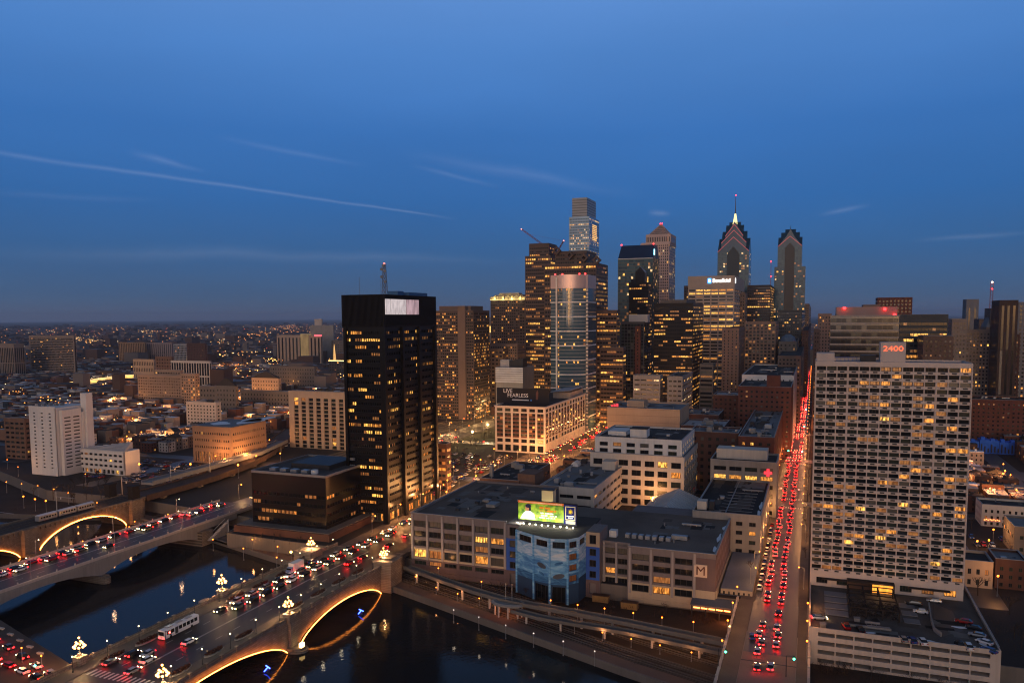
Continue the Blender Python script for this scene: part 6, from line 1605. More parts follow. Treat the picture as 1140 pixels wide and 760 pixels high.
# ------------------------------------------------------------------ right side, behind the gridded slab
def SR(xL, xR, yt, Y, d=30):
    c = gY((xL+xR)/2, yt, Y); return X_at(xL, Y, c.z), X_at(xR, Y, c.z), Y, Y+d, c.z
o = B('office_building', 'glass banded office slab with red roof beacons behind the numerals', SR(925, 1001, 351, 560), GLASSK, bay=3, fl=4.6, fw=.96, fh=.72, lit=.07, seed=101, faces='WN', style='home', par=.5, mt=.8, mx=.2)
X0, X1, Y0, Y1, Z = SR(925, 1001, 351, 560)
b = MB()
for k in range(12): z = Z-1-k*4.6; b.box(X0-.3, X1+.3, Y0-.5, Y0-.02, z, z+1.0)
b.build('floor_band', CONC2, o)
MB().box(X_at(931, Y0+4, Z), X_at(999, Y0+4, Z), Y0+4, Y1-3, Z-.5, gY(965, 341.5, Y0+4).z).build('penthouse', mat('mauve_wall', (.24, .19, .18), .8, .1), o)
for px, py in ((940, 343), (985, 344), (996, 350.5)): q_ = gY(px, py, Y0+2); MB().ball(q_, 1.0).build('beacon', emit('red_beacon_big', (1, .012, .012), 15, True), o)
B('office_building', 'pale topped office block with amber strips right of the glass slab', SR(1001, 1056, 350, 640), mat('slate_wall', (.045, .05, .055), .5, .2), bay=2.4, fl=4, fw=.85, fh=.5, lit=.45, seed=102, faces='WN', style='office', mt=4)
B('apartment_building', 'red brown apartment block high behind the glass slab', SR(977, 1016, 331, 980), BRICK, bay=4, fl=4, fw=.5, fh=.5, lit=.08, seed=103, faces='WN')
B('apartment_building', 'pinkish stepped block left of the red brown apartments', SR(961, 980, 339, 960), DUN, bay=3, fl=4, fw=.4, fh=.5, lit=.05, seed=104, faces='WN')
B('apartment_building', 'dim brown hotel at the left edge behind the glass slab', SR(911, 926, 349, 800), mat('hotel_brown', (.20, .14, .115), .85, .15), bay=2.4, fl=3.2, fw=.45, fh=.5, lit=.12, seed=105, faces='WN')
B('apartment_building', 'brown tower with a pyramid of lit dots beside the red street', SR(906, 913, 366, 700), GRANITE, bay=2, fl=3.4, fw=.5, fh=.5, lit=.15, seed=106, faces='WN')
B('apartment_building', 'grey beige apartment block with many amber rooms', SR(1075, 1111, 367, 760), mat('greige', (.20, .165, .14), .85, .15), bay=2.4, fl=3.1, fw=.5, fh=.5, lit=.25, seed=107, faces='WN')
B('apartment_building', 'brown apartment block in front of the pale topped office', SR(1028, 1062, 374, 600), GRANITE, bay=3, fl=3.2, fw=.35, fh=.4, lit=.05, seed=108, faces='WN')
B('apartment_building', 'greige stepped block beside the slab tower far right', SR(1060, 1077, 355, 700), mat('greige', (.20, .165, .14), .85, .15), bay=2.6, fl=3.2, fw=.45, fh=.45, lit=.12, seed=109, faces='WN')
B('office_tower', 'lone pale slab tower on the right horizon', SR(1076, 1090, 333, 1300), mat('slab_grey', (.17, .165, .17), .8, .12), bay=9, fl=40, fw=.25, fh=.9, lit=0, seed=110, faces='WN', mt=10)
B('apartment_building', 'brown block low before the lone slab tower', SR(1090, 1097, 355, 1000), GRANITE, bay=3, fl=3.4, fw=.3, fh=.4, lit=.03, seed=111, faces='WN')
sp = SR(1098, 1120, 364, 900)
o = B('courthouse', 'stone building with a sloping grey roof below the radio mast', sp, DUN, bay=4, fl=4, fw=.3, fh=.4, lit=.06, seed=112, faces='WN')
X0, X1, Y0, Y1, Z = sp; b = MB(); xm = X0+(X1-X0)*.4; b.loft([[(X0, Y0, Z), (X1, Y0, Z), (X1, Y1, Z), (X0, Y1, Z)], [(X0+3, Y0+6, Z+9), (xm, Y0+6, Z+12), (xm, Y1-6, Z+12), (X0+3, Y1-6, Z+9)]]); b.build('pitched_roof', mat('grey_slate_roof', (.15, .15, .155), .7, .2), o)
B('office_tower', 'dark brown ribbed tower at the right edge', SR(1113, 1134, 334, 720), mat('rib_brown', (.06, .04, .032), .7, .2), bay=3.4, fl=34, fw=.42, fh=.98, lit=.02, seed=113, faces='WN', mt=3)
B('office_tower', 'low black tower behind the radio mast', SR(1103, 1113, 343, 900), GRANITE, bay=3, fl=3.6, fw=.3, fh=.4, lit=.02, seed=114, faces='WN')
B('office_tower', 'grey tower cut by the right picture edge', SR(1134, 1160, 336, 790), mat('slab_grey', (.17, .165, .17), .8, .12), bay=3, fl=3.4, fw=.5, fh=.5, lit=.04, seed=115, faces='WN')
B('apartment_building', 'dark brown block with amber stair windows near the right edge', SR(1112, 1136, 372, 780), BRICK3, bay=3, fl=3.2, fw=.35, fh=.5, lit=.3, seed=116, faces='WN')
c = gY(1104.5, 314, 1400); t_ = thing('radio_mast', 'tall lattice radio mast with pale and red lights on the right horizon', 'radio mast', (c.x, 1400, 80))
b = MB(); truss(b, (c.x, 1400, 60), (c.x, 1400, c.z), 4.5, 16); b.build('lattice', mat('mast_red', (.35, .1, .09), .6), t_)
MB().ball((c.x, 1399, c.z), 1.3).build('beacon', emit('pale_beacon', (1, .75, .55), 10, False), t_)
for py, dx in ((321.5, 0), (346, -2.5), (346, 2.5)): q_ = gY(1104.5, py, 1397); MB().ball((q_.x+dx, 1397, q_.z), 1.0).build('beacon', RED, t_)
B('brick_apartments', 'long dark brick apartment block with amber windows at the right edge', SR(1081, 1150, 445, 690), BRICK, bay=3.4, fl=3.2, fw=.4, fh=.4, lit=.14, seed=117, faces='WN', limit=40, rec=.2, mull=0)
o = B('terrace_house', 'off white rendered terrace with a red lit shop front at the right edge', (X_at(1093, 419, 8), X_at(1150, 419, 8), 419, 434, gY(1110, 562, 419).z), WHITE2, bay=2.5, fl=3.2, fw=.42, fh=.5, lit=.12, seed=118, faces='WN', limit=40, rec=.2, mt=.8, roof=ROOFD)
b = MB(); xq = X_at(1094, 419, 3)
for k in range(9): b.box(xq+.6+k*.75, xq+.95+k*.75, 418.7, 418.95, 2.9+(k % 2)*.35, 3.2+(k % 2)*.35)
b.build('shop_lights', emit('shop_red_light', (1, .22, .05), 7, True), o)
ta = thing('tarpaulin_row', 'row of bright blue tarpaulin wrapped scaffolds', 'wrapped scaffold', (X_at(1110, 640, 6), 640, 0))
rr = random.Random(6); b = MB(); xq0 = X_at(1080, 640, 8); zq = gY(1100, 488, 640).z
for k in range(9):
    h_ = zq-rr.uniform(.3, 3.2); b.box(xq0+k*6.2, xq0+6.0+k*6.2, 640+rr.uniform(0, 1.5), 650, 0, h_); b.box(xq0+k*6.2+1, xq0+k*6.2+3.4, 642, 646, h_, h_+rr.uniform(.6, 2.2))
b.build('tarpaulin', TARP, ta)
b = MB()
for k in range(26): b.box(xq0+.6+k*2.1, xq0+1.4+k*2.1, 639.6, 640, 1, zq-4-1.5*(k % 3))
b.build('opening', DARKM, ta)
B('terrace_house', 'grey shed with a sloping roof cut by the right edge', (X_at(1129, 372, 8), X_at(1160, 372, 8), 372, 392, gY(1135, 586, 372).z), CONC3, bay=4, fl=4, fw=.3, fh=.3, lit=.05, seed=119, faces='WN', roof=ROOFG)

# ------------------------------------------------------------------ left side
sp = (X_at(32, 356, 40), X_at(61, 356, 40), 356, 0, gY(34, 453, 356).z)
X0, X1, Y0, _, Z = sp
o = thing('white_tower', 'tall white apartment slab with small windows left of the car park', 'apartment tower', ((X0+X1)/2, 356, 0))
rl = random.Random(5); wm = MB(); wn_ = []
facade(wm, wn_, (X0, Y0, 0), (1, 0, 0), (0, -1, 0), X1-X0, 0, Z, 3, 16, .26, .34, .35, 1.2, 2.5, 4, .02, rl)
Y1 = Y_at(75, X1, Z)
wm.box(X0+.02, X1-.02, Y0+.8, Y0+26, 0, Z)
xs_ = X1+2.6
facade(wm, wn_, (xs_, Y0+3, 0), (0, 1, 0), (1, 0, 0), 14, 0, Z-1.5, 2, 15, .72, .34, .3, .5, 4, 4, .03, rl)
wm.box(X1+.4, xs_-.35, Y0+3.3, Y0+16.8, 0, Z-1.6)
wm.box(X1+.03, xs_-.02, Y0+3, Y0+3.25, 0, Z-1.51); wm.box(X1, X1+5, Y0+19, Y0+24, 0, gY(80, 437, Y0+19).z); wm.box(X1, X1+3.4, Y0+17.01, Y0+18.99, 0, Z-4)
wm.box(X0, X1, Y0, Y0+.4, Z, Z+.8)
wm.build('wall', mat('white_concrete', (.62, .585, .55), .8, .1, .06, streak=.10), o)
window_objects(wn_, o, 80, mull=0)
for k in range(5): MB().box(X0+2+k*2.2, X0+3.6+k*2.2, Y0+4+k*2.5, Y0+6+k*2.5, Z, Z+1.8).build('rooftop_unit', GREYM, o)
# its podium, turned a little, with a stepped pale roof
pX0, pX1 = X1+.5, X_at(139, 372, 8)
o = thing('podium_building', 'low white podium building with dark window openings beside the white slab', 'podium', ((pX0+pX1)/2, 371, 0))
wm = MB(); wn_ = []
facade(wm, wn_, (pX0, 371, 3.6), (1, 0, 0), (0, -1, 0), pX1-pX0, 3.6, 15.4, 9, 3, .68, .42, .6, .6, 1.0, .4, .03, rl)
facade(wm, wn_, (pX0, 371.5, 0), (1, 0, 0), (0, -1, 0), pX1-pX0, 0, 3.6, 10, 1, .7, .7, .8, .6, 0, 0, .5, rl)
wm.box(pX0, pX1, 372.5, 384, 0, 15.4)
wm.build('wall', MATS['white_concrete'], o); window_objects(wn_, o, 60, mull=1)
b = MB()
for k in range(7): b.box(pX0+k*(pX1-pX0)/8, pX1-1-k*.8, 373+k*1.6, 374.6+k*1.6, 15.4, 16+k*.6)
b.build('stepped_roof', ROOFW, o)
sp = spec(214, 257, 296, 476, 424); X0, X1, Y0, Y1, Z = sp; Y1 = Y_at(296, X1, Z)
o = thing('archive_building', 'boxy brown brick building with tall lit ground arcade beside the car park', 'building', ((X0+X1)/2, Y0, 0))
TB = mat('tan_brown_brick', (.27, .165, .105), .88, .14, .1, streak=.1)
wm = MB(); wn_ = []
for p, u, n, wd in (((X0, Y0), (1, 0, 0), (0, -1, 0), X1-X0), ((X1, Y0), (0, 1, 0), (1, 0, 0), Y1-Y0)):
    facade(wm, wn_, (*p, 0), u, n, wd, 0, 9, 16, 1, .42, .8, .6, 1.5, 0, .3, .35, rl)
    facade(wm, wn_, (*p, 9), u, n, wd, 9, Z-2.5, 16, 3, .5, .34, .3, 1.5, 0, 0, .05, rl)
    facade(wm, [], (*p, Z-2.5), u, n, wd, Z-2.5, Z, 1, 1, .001, .001, 0)
wm.box(X0+.02, X1-.7, Y0+.7, Y1, 0, Z); wm.build('wall', TB, o); window_objects(wn_, o, 98, mull=0)
MB().box(X0+.4, X1-.4, Y0+.4, Y1-.4, Z, Z+.3).build('roof', ROOFG, o)
snow(o, [(X0+12, Y0+14, 9, 9), (X1-9, Y0+30, 7, 20), (X0+24, Y0+40, 10, 16)], Z+.3, 4)
o = B('apartment_slab', 'beige apartment slab with balcony stacks left of the black tower', spec(321, 388, 392, 437, 500), BEIGE, nb=7, fl=3.1, fw=.6, fh=.8, lit=.14, rec=.9, limit=70, seed=121, mx=3.5, mt=4, cat='apartment building', mull=1, roof=ROOFW)
X0, X1, Y0, Y1, Z = spec(321, 388, 392, 437, 500)
for k in range(3): MB().box(X0+22+k*5, X0+25+k*5, Y0+6, Y0+9, Z-.9, Z+1.8).build('rooftop_unit', DARKM, o)
B('flat_block', 'cream apartment block with square windows behind the brown brick building', spec(207, 240, 246, 448, 531), mat('cream_wall', (.56, .47, .38), .8, .1, streak=.08), bay=3.6, fl=3.0, fw=.42, fh=.45, lit=.03, rec=.3, limit=90, seed=122, mull=0, units=3, roof=ROOFW)
B('flat_block', 'wide dun stone apartment block left of the cream block', spec(153, 201, 204, 418, 694), mat('dun_stone', (.27, .195, .145), .85, .12, streak=.08), bay=3.6, fl=3.3, fw=.5, fh=.45, lit=.1, seed=123, rec=.3)
B('flat_block', 'right wing of the dun stone apartment block with amber windows', spec(201, 217, 222, 416, 688), mat('dun_stone', (.27, .195, .145), .85, .12, streak=.08), bay=3.4, fl=3.3, fw=.5, fh=.45, lit=.25, seed=124)
B('flat_block', 'raised centre tower of the dun stone apartment block', spec(172, 201, 204, 412, 700), mat('dun_stone', (.27, .195, .145), .85, .12, streak=.08), bay=3.6, fl=3.3, fw=.5, fh=.45, lit=.06, seed=125)
B('office_building', 'brown office block left of the white apartment slab', spec(4, 27, 34, 466, 392), BRICK2, bay=5, fl=3.4, fw=.7, fh=.45, lit=.12, seed=126, rec=.5, limit=30)
B('apartment_slab', 'wide dun apartment slab on the far left skyline', spec(32, 82, 84, 373.5, 1000), mat('far_dun', (.24, .185, .15), .85, .1), bay=3.2, fl=3, fw=.86, fh=.5, lit=.06, seed=127, mx=3, mt=3)
X0, X1, Y0, Y1, Z = spec(32, 82, 84, 373.5, 1000)
B('apartment_slab', 'dark ribbed tower at the far left picture edge', spec(-12, 15, 27, 383, 930), mat('far_dun', (.24, .185, .15), .85, .1), bay=4, fl=30, fw=.55, fh=.95, lit=.0, seed=128, mt=5)
B('office_building', 'gold brown ribbed block on the left horizon', spec(132, 161, 163, 381, 1300), mat('gold_brown', (.27, .17, .10), .8, .12), bay=5, fl=26, fw=.3, fh=.95, lit=.0, seed=129)
B('office_building', 'pinkish ribbed block beside the gold brown block', spec(163, 191, 193, 381.5, 1320), mat('rose_wall', (.30, .22, .20), .8, .12), bay=6, fl=26, fw=.3, fh=.95, lit=.02, seed=130)
B('office_building', 'white gridded tower pair on the left horizon', spec(193, 207, 208, 383, 1250), mat('grid_white_far', (.30, .30, .31), .8, .1), bay=3.4, fl=3.6, fw=.66, fh=.66, lit=.03, seed=131)
B('office_building', 'dark red brick block with one lit stair on the left horizon', spec(208, 228, 230, 382, 1240), BRICK3, bay=4, fl=3.6, fw=.3, fh=.4, lit=.06, seed=132)
sp = spec(148, 171, 173, 400, 900)
B('church_block', 'tan building with a columned top storey', sp, TAN, bay=3.4, fl=9, fw=.4, fh=.6, lit=0, seed=133)
sp = spec(190, 233, 235, 402, 860)
B('school_building', 'long white ribbed building behind the dun apartments', sp, WHITE2, bay=4.6, fl=20, fw=.72, fh=.9, lit=0, seed=134)
B('school_building', 'brown block under the white ribbed building roof', spec(173, 191, 192, 397, 880), BRICK2, bay=5, fl=5, fw=.4, fh=.4, lit=.03, seed=135)
lt = thing('greenhouse', 'long bright yellow lit building at left', 'lit building', (-1050, 900, 0))
p0, p1 = gz(87, 433, 0), gz(153, 423, 0)
d = (p1-p0).normalized(); n = Vector((d.y, -d.x, 0)); up_ = Vector((0, 0, 9))
b = MB(); b.face([p0, p1, p1+up_, p0+up_]); b.face([p0+up_, p1+up_, p1+up_-n*22, p0+up_-n*22]); b.face([p1, p0, p0-n*22, p1-n*22][::-1]); b.face([p1, p1-n*22, p1-n*22+up_, p1+up_]); b.build('lit_hall', emit('yellow_hall_glow', (1, .60, .14), 1.3, False, .85, .05), lt)
# far hotel and museum row
o = B('hotel_tower', 'beige ribbed hotel slab with a red sign on the horizon', spec(308, 357, 359, 373, 1450), mat('hotel_beige', (.36, .27, .20), .8, .1), bay=10, fl=60, fw=.4, fh=.96, lit=0, seed=136, mt=4)
X0, X1, Y0, Y1, Z = spec(308, 357, 359, 373, 1450)
MB().box(X_at(350, 1449, Z), X_at(358, 1449, Z), 1448.6, 1449.6, Z-2.5, Z+1).build('red_sign', emit('hotel_red_sign', (1, .12, .15), 1.6, False), o)
MB().box(X_at(335, 1448, Z), X_at(343, 1448, Z), 1446, 1460, 0, Z+3).build('lit_stair_shaft', emit('shaft_glow', (1, .7, .3), .12, False, .6, .1), o)
B('office_building', 'tall pale slab behind the ribbed hotel', spec(345, 371, 372, 362, 1560), CONC2, bay=5, fl=5, fw=.05, fh=.05, lit=0, seed=137)
B('office_building', 'small pale tower top on the tall pale slab', spec(350, 358, 359, 355, 1570), CONC, bay=5, fl=5, fw=.05, fh=.05, lit=0, seed=138)
B('office_building', 'grey block left of the black tower crown', spec(369, 386, 388, 379, 1500), CONC3, bay=5, fl=5, fw=.3, fh=.4, lit=.05, seed=139)
sp = spec(366, 386, 388, 401, 1100); o = B('bell_tower_hall', 'amber lit hall with a glowing steeple left of the black tower', sp, mat('slate_wall', (.045, .05, .055), .5, .2), bay=5, fl=4, fw=.5, fh=.5, lit=.3, seed=140)
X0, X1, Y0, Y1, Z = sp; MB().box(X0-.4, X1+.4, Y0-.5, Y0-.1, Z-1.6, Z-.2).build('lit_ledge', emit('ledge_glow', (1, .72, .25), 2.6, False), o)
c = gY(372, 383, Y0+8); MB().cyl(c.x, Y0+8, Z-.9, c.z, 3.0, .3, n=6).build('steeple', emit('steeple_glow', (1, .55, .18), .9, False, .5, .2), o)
for (lab, a) in (('long museum block with a green copper roof line', (228, 262, 264, 412, 1000)), ('low stone museum wing left of the gabled hall', (300, 350, 353, 408, 900)), ('grey stone hall with a gabled dark roof', (280, 310, 313, 421, 800)), ('square stone pavilion with a dark hipped roof', (240, 262, 265, 430, 640)), ('low grey institute block beside the beige slab', (268, 322, 326, 436, 700)), ('low pale institute wing with a columned front', (222, 240, 243, 430, 660))):
    sp = spec(*a); o = B('museum_building', lab, sp, TAN if a[0] in (228, 280) else CONC3, bay=4, fl=5, fw=.3, fh=.4, lit=.05, seed=a[0], roof=COPPER if a[0] == 228 else ROOFD)
    X0, X1, Y0, Y1, Z = sp
    if a[0] in (280, 240):
        b = MB(); xm = (X0+X1)/2; b.loft([[(X0, Y0, Z), (X1, Y0, Z), (X1, Y1, Z), (X0, Y1, Z)], [(xm-2, (Y0+Y1)/2-1, Z+8), (xm+2, (Y0+Y1)/2-1, Z+8), (xm+2, (Y0+Y1)/2+1, Z+8), (xm-2, (Y0+Y1)/2+1, Z+8)]]); b.build('hipped_roof', ROOFD, o)

# ------------------------------------------------------------------ houses: nearest ones as objects, the rest as one mass
FOOT = []
for o in list(COL.objects):
    if o.type == 'MESH' and o.name.split('.')[0] in ('wall', 'roof', 'core', 'glazing', 'base', 'base_storey', 'stepped_roof', 'lobby', 'lit_hall', 'deck', 'tarpaulin') and o.parent:
        vs = [v.co for v in o.data.vertices]; L = parent_loc(o.parent)
        if vs: FOOT.append((min(v.x for v in vs)+L.x, max(v.x for v in vs)+L.x, min(v.y for v in vs)+L.y, max(v.y for v in vs)+L.y))
LOTS = [(-445, -345, 358, 423), (-255, -189, 386, 525), (-440, -360, 440, 520), (-300, -196, 286, 346), (62, 130, 330, 405), (-332, -230, 440, 720)]
STREETX = [(-24, 1), (-194, -160), (-298, -268), (-418, -399), (50, 66), (110, 126), (198, 214), (-538, -518), (-663, -643), (-366, -330)]
STREETY = [(y-2, y+14) for y in (430, 560, 690, 820, 955, 1085, 1215, 1340, 1460, 1600)]
def free(x0, x1, y0, y1, pad=1.0):
    for a in FOOT+LOTS:
        if x0 < a[1]+pad and x1 > a[0]-pad and y0 < a[3]+pad and y1 > a[2]-pad: return False
    for a in STREETX:
        if x0 < a[1] and x1 > a[0]: return False
    for a in STREETY:
        if y0 < a[1] and y1 > a[0]: return False
    return True
def visible(p, mx=60):
    v = Vector(p)-EYE; d = v.dot(FW)
    if d < 5: return False
    return -mx < CX+F*v.dot(RT)/d < 1140+mx
rh = random.Random(17)
HOUSE = []
def house_proto(name, label, wm_, roofm, w, d, h, gable, seed, group):
    r = thing(name, label, 'house', (0, 0, 0), group)
    rnd = random.Random(seed); b = MB(); wn = []
    for k in 'WSN':
        u, n = FACE[k]; C = {'W': (-d/2, 0), 'S': (d/2, 0), 'N': (-d/2, w)}[k]
        facade(b, wn, (*C, 0), u, n, d if k == 'W' else w, 0, h, 2 if k != 'W' else 3, 3, .34, .5, 0, .4, .6, .3, .16, rnd)
    b.face([(d/2, w, 0), (-d/2, w, 0), (-d/2, w, h), (d/2, w, h)]); o = b.build('wall', wm_); o.parent = r
    b = MB()
    if gable: b.loft([[(-d/2-.2, y, h), (d/2+.2, y, h), (0, y, h+2.4)] for y in (w+.1, -.1)])
    else:
        b.box(-d/2, d/2, 0, w, h, h+.35); b.box(-1, .2, w*.3, w*.3+1, h+.35, h+1.6)
    o = b.build('roof', roofm); o.parent = r
    ms = []; b = MB()
    for p, u, n, ww, hh, mt in wn:
        if mt not in ms: ms.append(mt)
        p = p+n*.02; z = Vector((0, 0, hh)); b.face([p, p+u*ww, p+u*ww+z, p+z], ms.index(mt))
    o = b.build('window_panes', ms); o.parent = r; o['kind'] = 'stuff'
    return r
HSPEC = [('brick_house', 'dark brick row house', BRICK3, ROOFD, 0), ('brick_house', 'red brick row house', BRICK, ROOFG, 0), ('brick_house', 'brown row house with snow grey roof', BRICK2, ROOFW, 0), ('row_house', 'pale row house', WHITE2, ROOFG, 0), ('row_house', 'grey gabled row house', CONC3, ROOFD, 1), ('row_house', 'beige row house with white flat roof', BEIGE, SNOW, 0)]
cand = []
for (xa_, xb_, ya_, yb_, step) in ((-880, -366, 405, 1000, 25), (66, 330, 300, 900, 24), (-330, -60, 450, 1000, 27), (-1500, -880, 560, 1300, 30), (-800, -60, 1000, 1600, 34), (1, 420, 900, 1600, 34)):
    x = xa_
    while x < xb_:
        y = ya_
        for side in (0, 1):
            y = ya_+rh.uniform(0, 4)
            while y < yb_:
                w, d = rh.uniform(5, 7.5), rh.uniform(8, 10.5)
                if rh.random() < .86 and visible((x, y, 5)) and free(x+side*11.5-d/2, x+side*11.5+d/2, y, y+w): cand.append((x+side*11.5, y, w, d, rh.randrange(6), rh.uniform(6.5, 11)))
                y += w+(rh.uniform(4, 14) if rh.random() < .12 else .15)
        x += step
cand.sort(key=lambda c: (Vector((c[0], c[1], 0))-EYE).length)
PROT = [house_proto(a, b_, c_, d_, 6.2, 9.2, 9, e_, 60+i, 'row houses of the neighbourhoods') for i, (a, b_, c_, d_, e_) in enumerate(HSPEC)]
usedp = set()
for i, (x, y, w, d, k, h) in enumerate(cand[:290]):
    side = 'right of the gridded slab' if x > 0 else 'in the left hand neighbourhood' if x < -330 else 'in the middle blocks'
    lab = HSPEC[k][1]+' '+side
    s = (d/9.2, w/6.2, h/9)
    if k not in usedp: PROT[k].location = (x, y, 0); PROT[k].scale = s; PROT[k]['label'] = lab; usedp.add(k)
    else: copy_thing(PROT[k], (x, y, 0), 0, lab, None, s)
b = MB(); mats_ = [BRICK3, BRICK, BRICK2, WHITE2, CONC3, BEIGE, ROOFD, ROOFG, ROOFW, SNOW, LIT2, DG, LIT1]
tops = [6, 7, 8, 7, 6, 9]
for x, y, w, d, k, h in cand[290:]:
    b.box(x-d/2, x+d/2, y, y+w, 0, h, k, tops[k], False)
    if rh.random() < .35:
        a = x-d/2+rh.uniform(1, d-2.5); z = rh.uniform(1.5, h-2); b.face([(a, y-.05, z), (a+1.1, y-.05, z), (a+1.1, y-.05, z+1.5), (a, y-.05, z+1.5)], rh.choice((10, 10, 12, 11)))
o = b.build('distant_houses', mats_); o['kind'] = 'stuff'; o['label'] = 'mass of small houses filling the city blocks'
# the far city: low blocks out to the horizon, and their lamps
rf_ = random.Random(99); b = MB()
FARW = [mat('far_brick', (.085, .055, .045), .9, .2, .02), mat('far_stone', (.16, .135, .12), .9, .2, .02), mat('far_roof_dark', (.05, .047, .05), .9, .3, .02), mat('far_roof_pale', (.20, .205, .23), .9, .3, .02), GRASS]
n_ = 0
while n_ < 5200:
    dist = 950*math.exp(rf_.random()**1.1*2.5); a = rf_.uniform(-58, 22)
    x, y = dist*math.sin(math.radians(a)), dist*math.cos(math.radians(a))
    if y < 700: continue
    s = rf_.uniform(7, 26)*(1+dist/5000); h = rf_.uniform(5, 13)*(1+(rf_.random() < .06)*1.6)
    if not visible((x, y, 5)) or (y < 1650 and not free(x-s/2, x+s/2, y, y+s, 2)): continue
    b.box(x-s/2*rf_.uniform(.5, 1.6), x+s/2, y, y+s*rf_.uniform(.5, 1.3), 0, h, rf_.choice((0, 0, 1)), rf_.choice((2, 2, 2, 3)), False); n_ += 1
o = b.build('far_city', FARW); o['kind'] = 'stuff'; o['label'] = 'far low city blocks fading to the horizon'
b = MB()
for i in range(900):     # dark tree belts between the blocks
    dist = 700*math.exp(rf_.random()*2.9); a = rf_.uniform(-58, 22); x, y = dist*math.sin(math.radians(a)), dist*math.cos(math.radians(a))
    if y < 430 or not visible((x, y, 5)) or (y < 1700 and not free(x-8, x+8, y-8, y+8, 0)): continue
    r = rf_.uniform(4, 8)*(1+dist/2500)
    b.ball((x, y, r*.45), r, 0, 7, 4, .6)
o = b.build('far_woods', mat('far_trees', (.035, .028, .022), .95, .4, .1)); o['kind'] = 'stuff'; o['label'] = 'dark winter tree belts between far city blocks'
FARL = [emit('far_lamp_orange', (1, .33, .05), 3.6, False), emit('far_lamp_yellow', (1, .52, .13), 3.6, False), emit('far_lamp_white', (1, .78, .45), 3, False), emit('far_lamp_red', (1, .10, .04), 3.5, False)]
b = MB()
def far_dot(x, y, z, s, k): b.box(x-s/2, x+s/2, y-s/2, y+s/2, z-s/2, z+s/2, k)
def farpx(px, py, z=9): p = gz(px, py, z); return p.x, p.y
for i in range(2300):
    dist = 620*math.exp(rf_.random()**.85*2.75); a = rf_.uniform(-58, 24); x, y = dist*math.sin(math.radians(a)), dist*math.cos(math.radians(a))
    if y < 480 or not visible((x, y, 5)) or (y < 1600 and not free(x-1, x+1, y-1, y+1, 1)): continue
    far_dot(x, y, rf_.uniform(6, 10), .5*(.6+dist/1300)*rf_.uniform(.6, 1.2), rf_.choices((0, 1, 2, 3), (60, 25, 10, 5))[0])
# bright districts: rows of lamps seen as strings of lights
for (xa_, ya_, xb_, yb_, n, k, s) in ((80, 374, 122, 381, 90, 1, 1.3), (65, 361, 138, 362, 26, 0, 2.6), (300, 365, 345, 358, 80, 0, 2.4), (250, 378, 330, 362, 110, 0, 2), (310, 366, 380, 360, 60, 0, 2.4), (150, 366, 240, 372, 60, 1, 1.8), (232, 392, 300, 390, 40, 1, 1.2), (262, 403, 308, 398, 70, 1, 1.1), (255, 412, 300, 410, 30, 1, 1.0), (330, 420, 385, 414, 50, 1, .8), (230, 408, 250, 404, 18, 0, 1.2), (100, 420, 150, 416, 26, 2, .9), (20, 366, 110, 372, 40, 0, 1.6), (0, 430, 90, 450, 40, 0, .7), (500, 434, 545, 440, 30, 1, .7), (905, 372, 925, 362, 16, 0, 1), (1020, 348, 1130, 352, 20, 0, 2)):
    for i in range(n):
        t = rf_.random(); px = xa_+(xb_-xa_)*t+rf_.gauss(0, 4); py = ya_+(yb_-ya_)*t+abs(rf_.gauss(0, 3.0))-.5
        if py < 357.5: py = 357.5+rf_.random()*3
        x, y = farpx(px, py); far_dot(x, y, 9, s*rf_.uniform(.6, 1.3), k if rf_.random() < .75 else rf_.randrange(3))
o = b.build('far_city_lights', FARL); o['kind'] = 'stuff'; o['label'] = 'countless far city lights towards the horizon'

# ------------------------------------------------------------------ lamps in place
def lamp_px(px, py, zg, h, label, group, **k):
    p = gz(px, py, zg+h); return street_lamp((p.x-(k.get('arm', 1.6) if k.get('rot', 0) == 0 else 0), p.y, zg), label, group, h=h, **k)
OR = dict(col=(1, .42, .13))
for k, (px, py) in enumerate(((119, 513), (155, 517), (212, 517), (265, 518))):
    lamp_px(px, py, 0, 8, 'bright sodium lamp over the crowded car park', 'car park lamps', r=.55, power=1500, glow=emit('sodium_lamp_bright', (1, .20, .016), 16, False), arm=0, **OR)
for px, py in ((26, 553), (39, 556), (51, 558)): lamp_px(px, py, 0, 6, 'orange lamp by the far left park path', 'park path lamps', power=1200, arm=0, r=.4, **OR)
for px, py in ((7, 537), (24, 539), (42, 541), (60, 545), (76, 549), (95, 528), (20, 520), (8, 512), (12, 490), (22, 500), (108, 560), (122, 545), (127, 548)): lamp_px(px, py, 0, 6, 'small orange lamp in the dark ground left of the white slab', 'small dark ground lamps', power=500, arm=0, r=.24, **OR)
for px, py in ((144, 587), (150, 581), (166, 584), (192, 577), (187, 573), (256, 595), (237, 601), (281, 601), (309, 609), (308, 621), (328, 627), (271, 611), (125, 594)): lamp_px(px, py, -6, 5, 'orange lamp on the dark riverbank tracks under the bridges', 'riverbank lamps', power=620, arm=0, r=.26, **OR)
for px, py in ((87, 587), (92, 603), (35, 622), (140, 592)): p = gz(px, py, -7); t_ = street_lamp((p.x, p.y, -8.6), 'orange buoy lamp on the water between the bridges', 'water lamps', h=1.6, arm=0, r=.3, power=150, name='buoy_lamp', **OR); t_['category'] = 'buoy lamp'
lamp_px(324, 615, -6, 6, 'bright yellow lamp on the riverbank between the bridges', None, r=.5, power=2500, arm=0, glow=emit('yellow_lamp_bright', (1, .48, .09), 24, False))
lamp_px(362, 571, 0, 7, 'greenish white lamp beside the dark office block', None, r=.45, power=1600, arm=0, glow=PALE, col=(1, .9, .65))
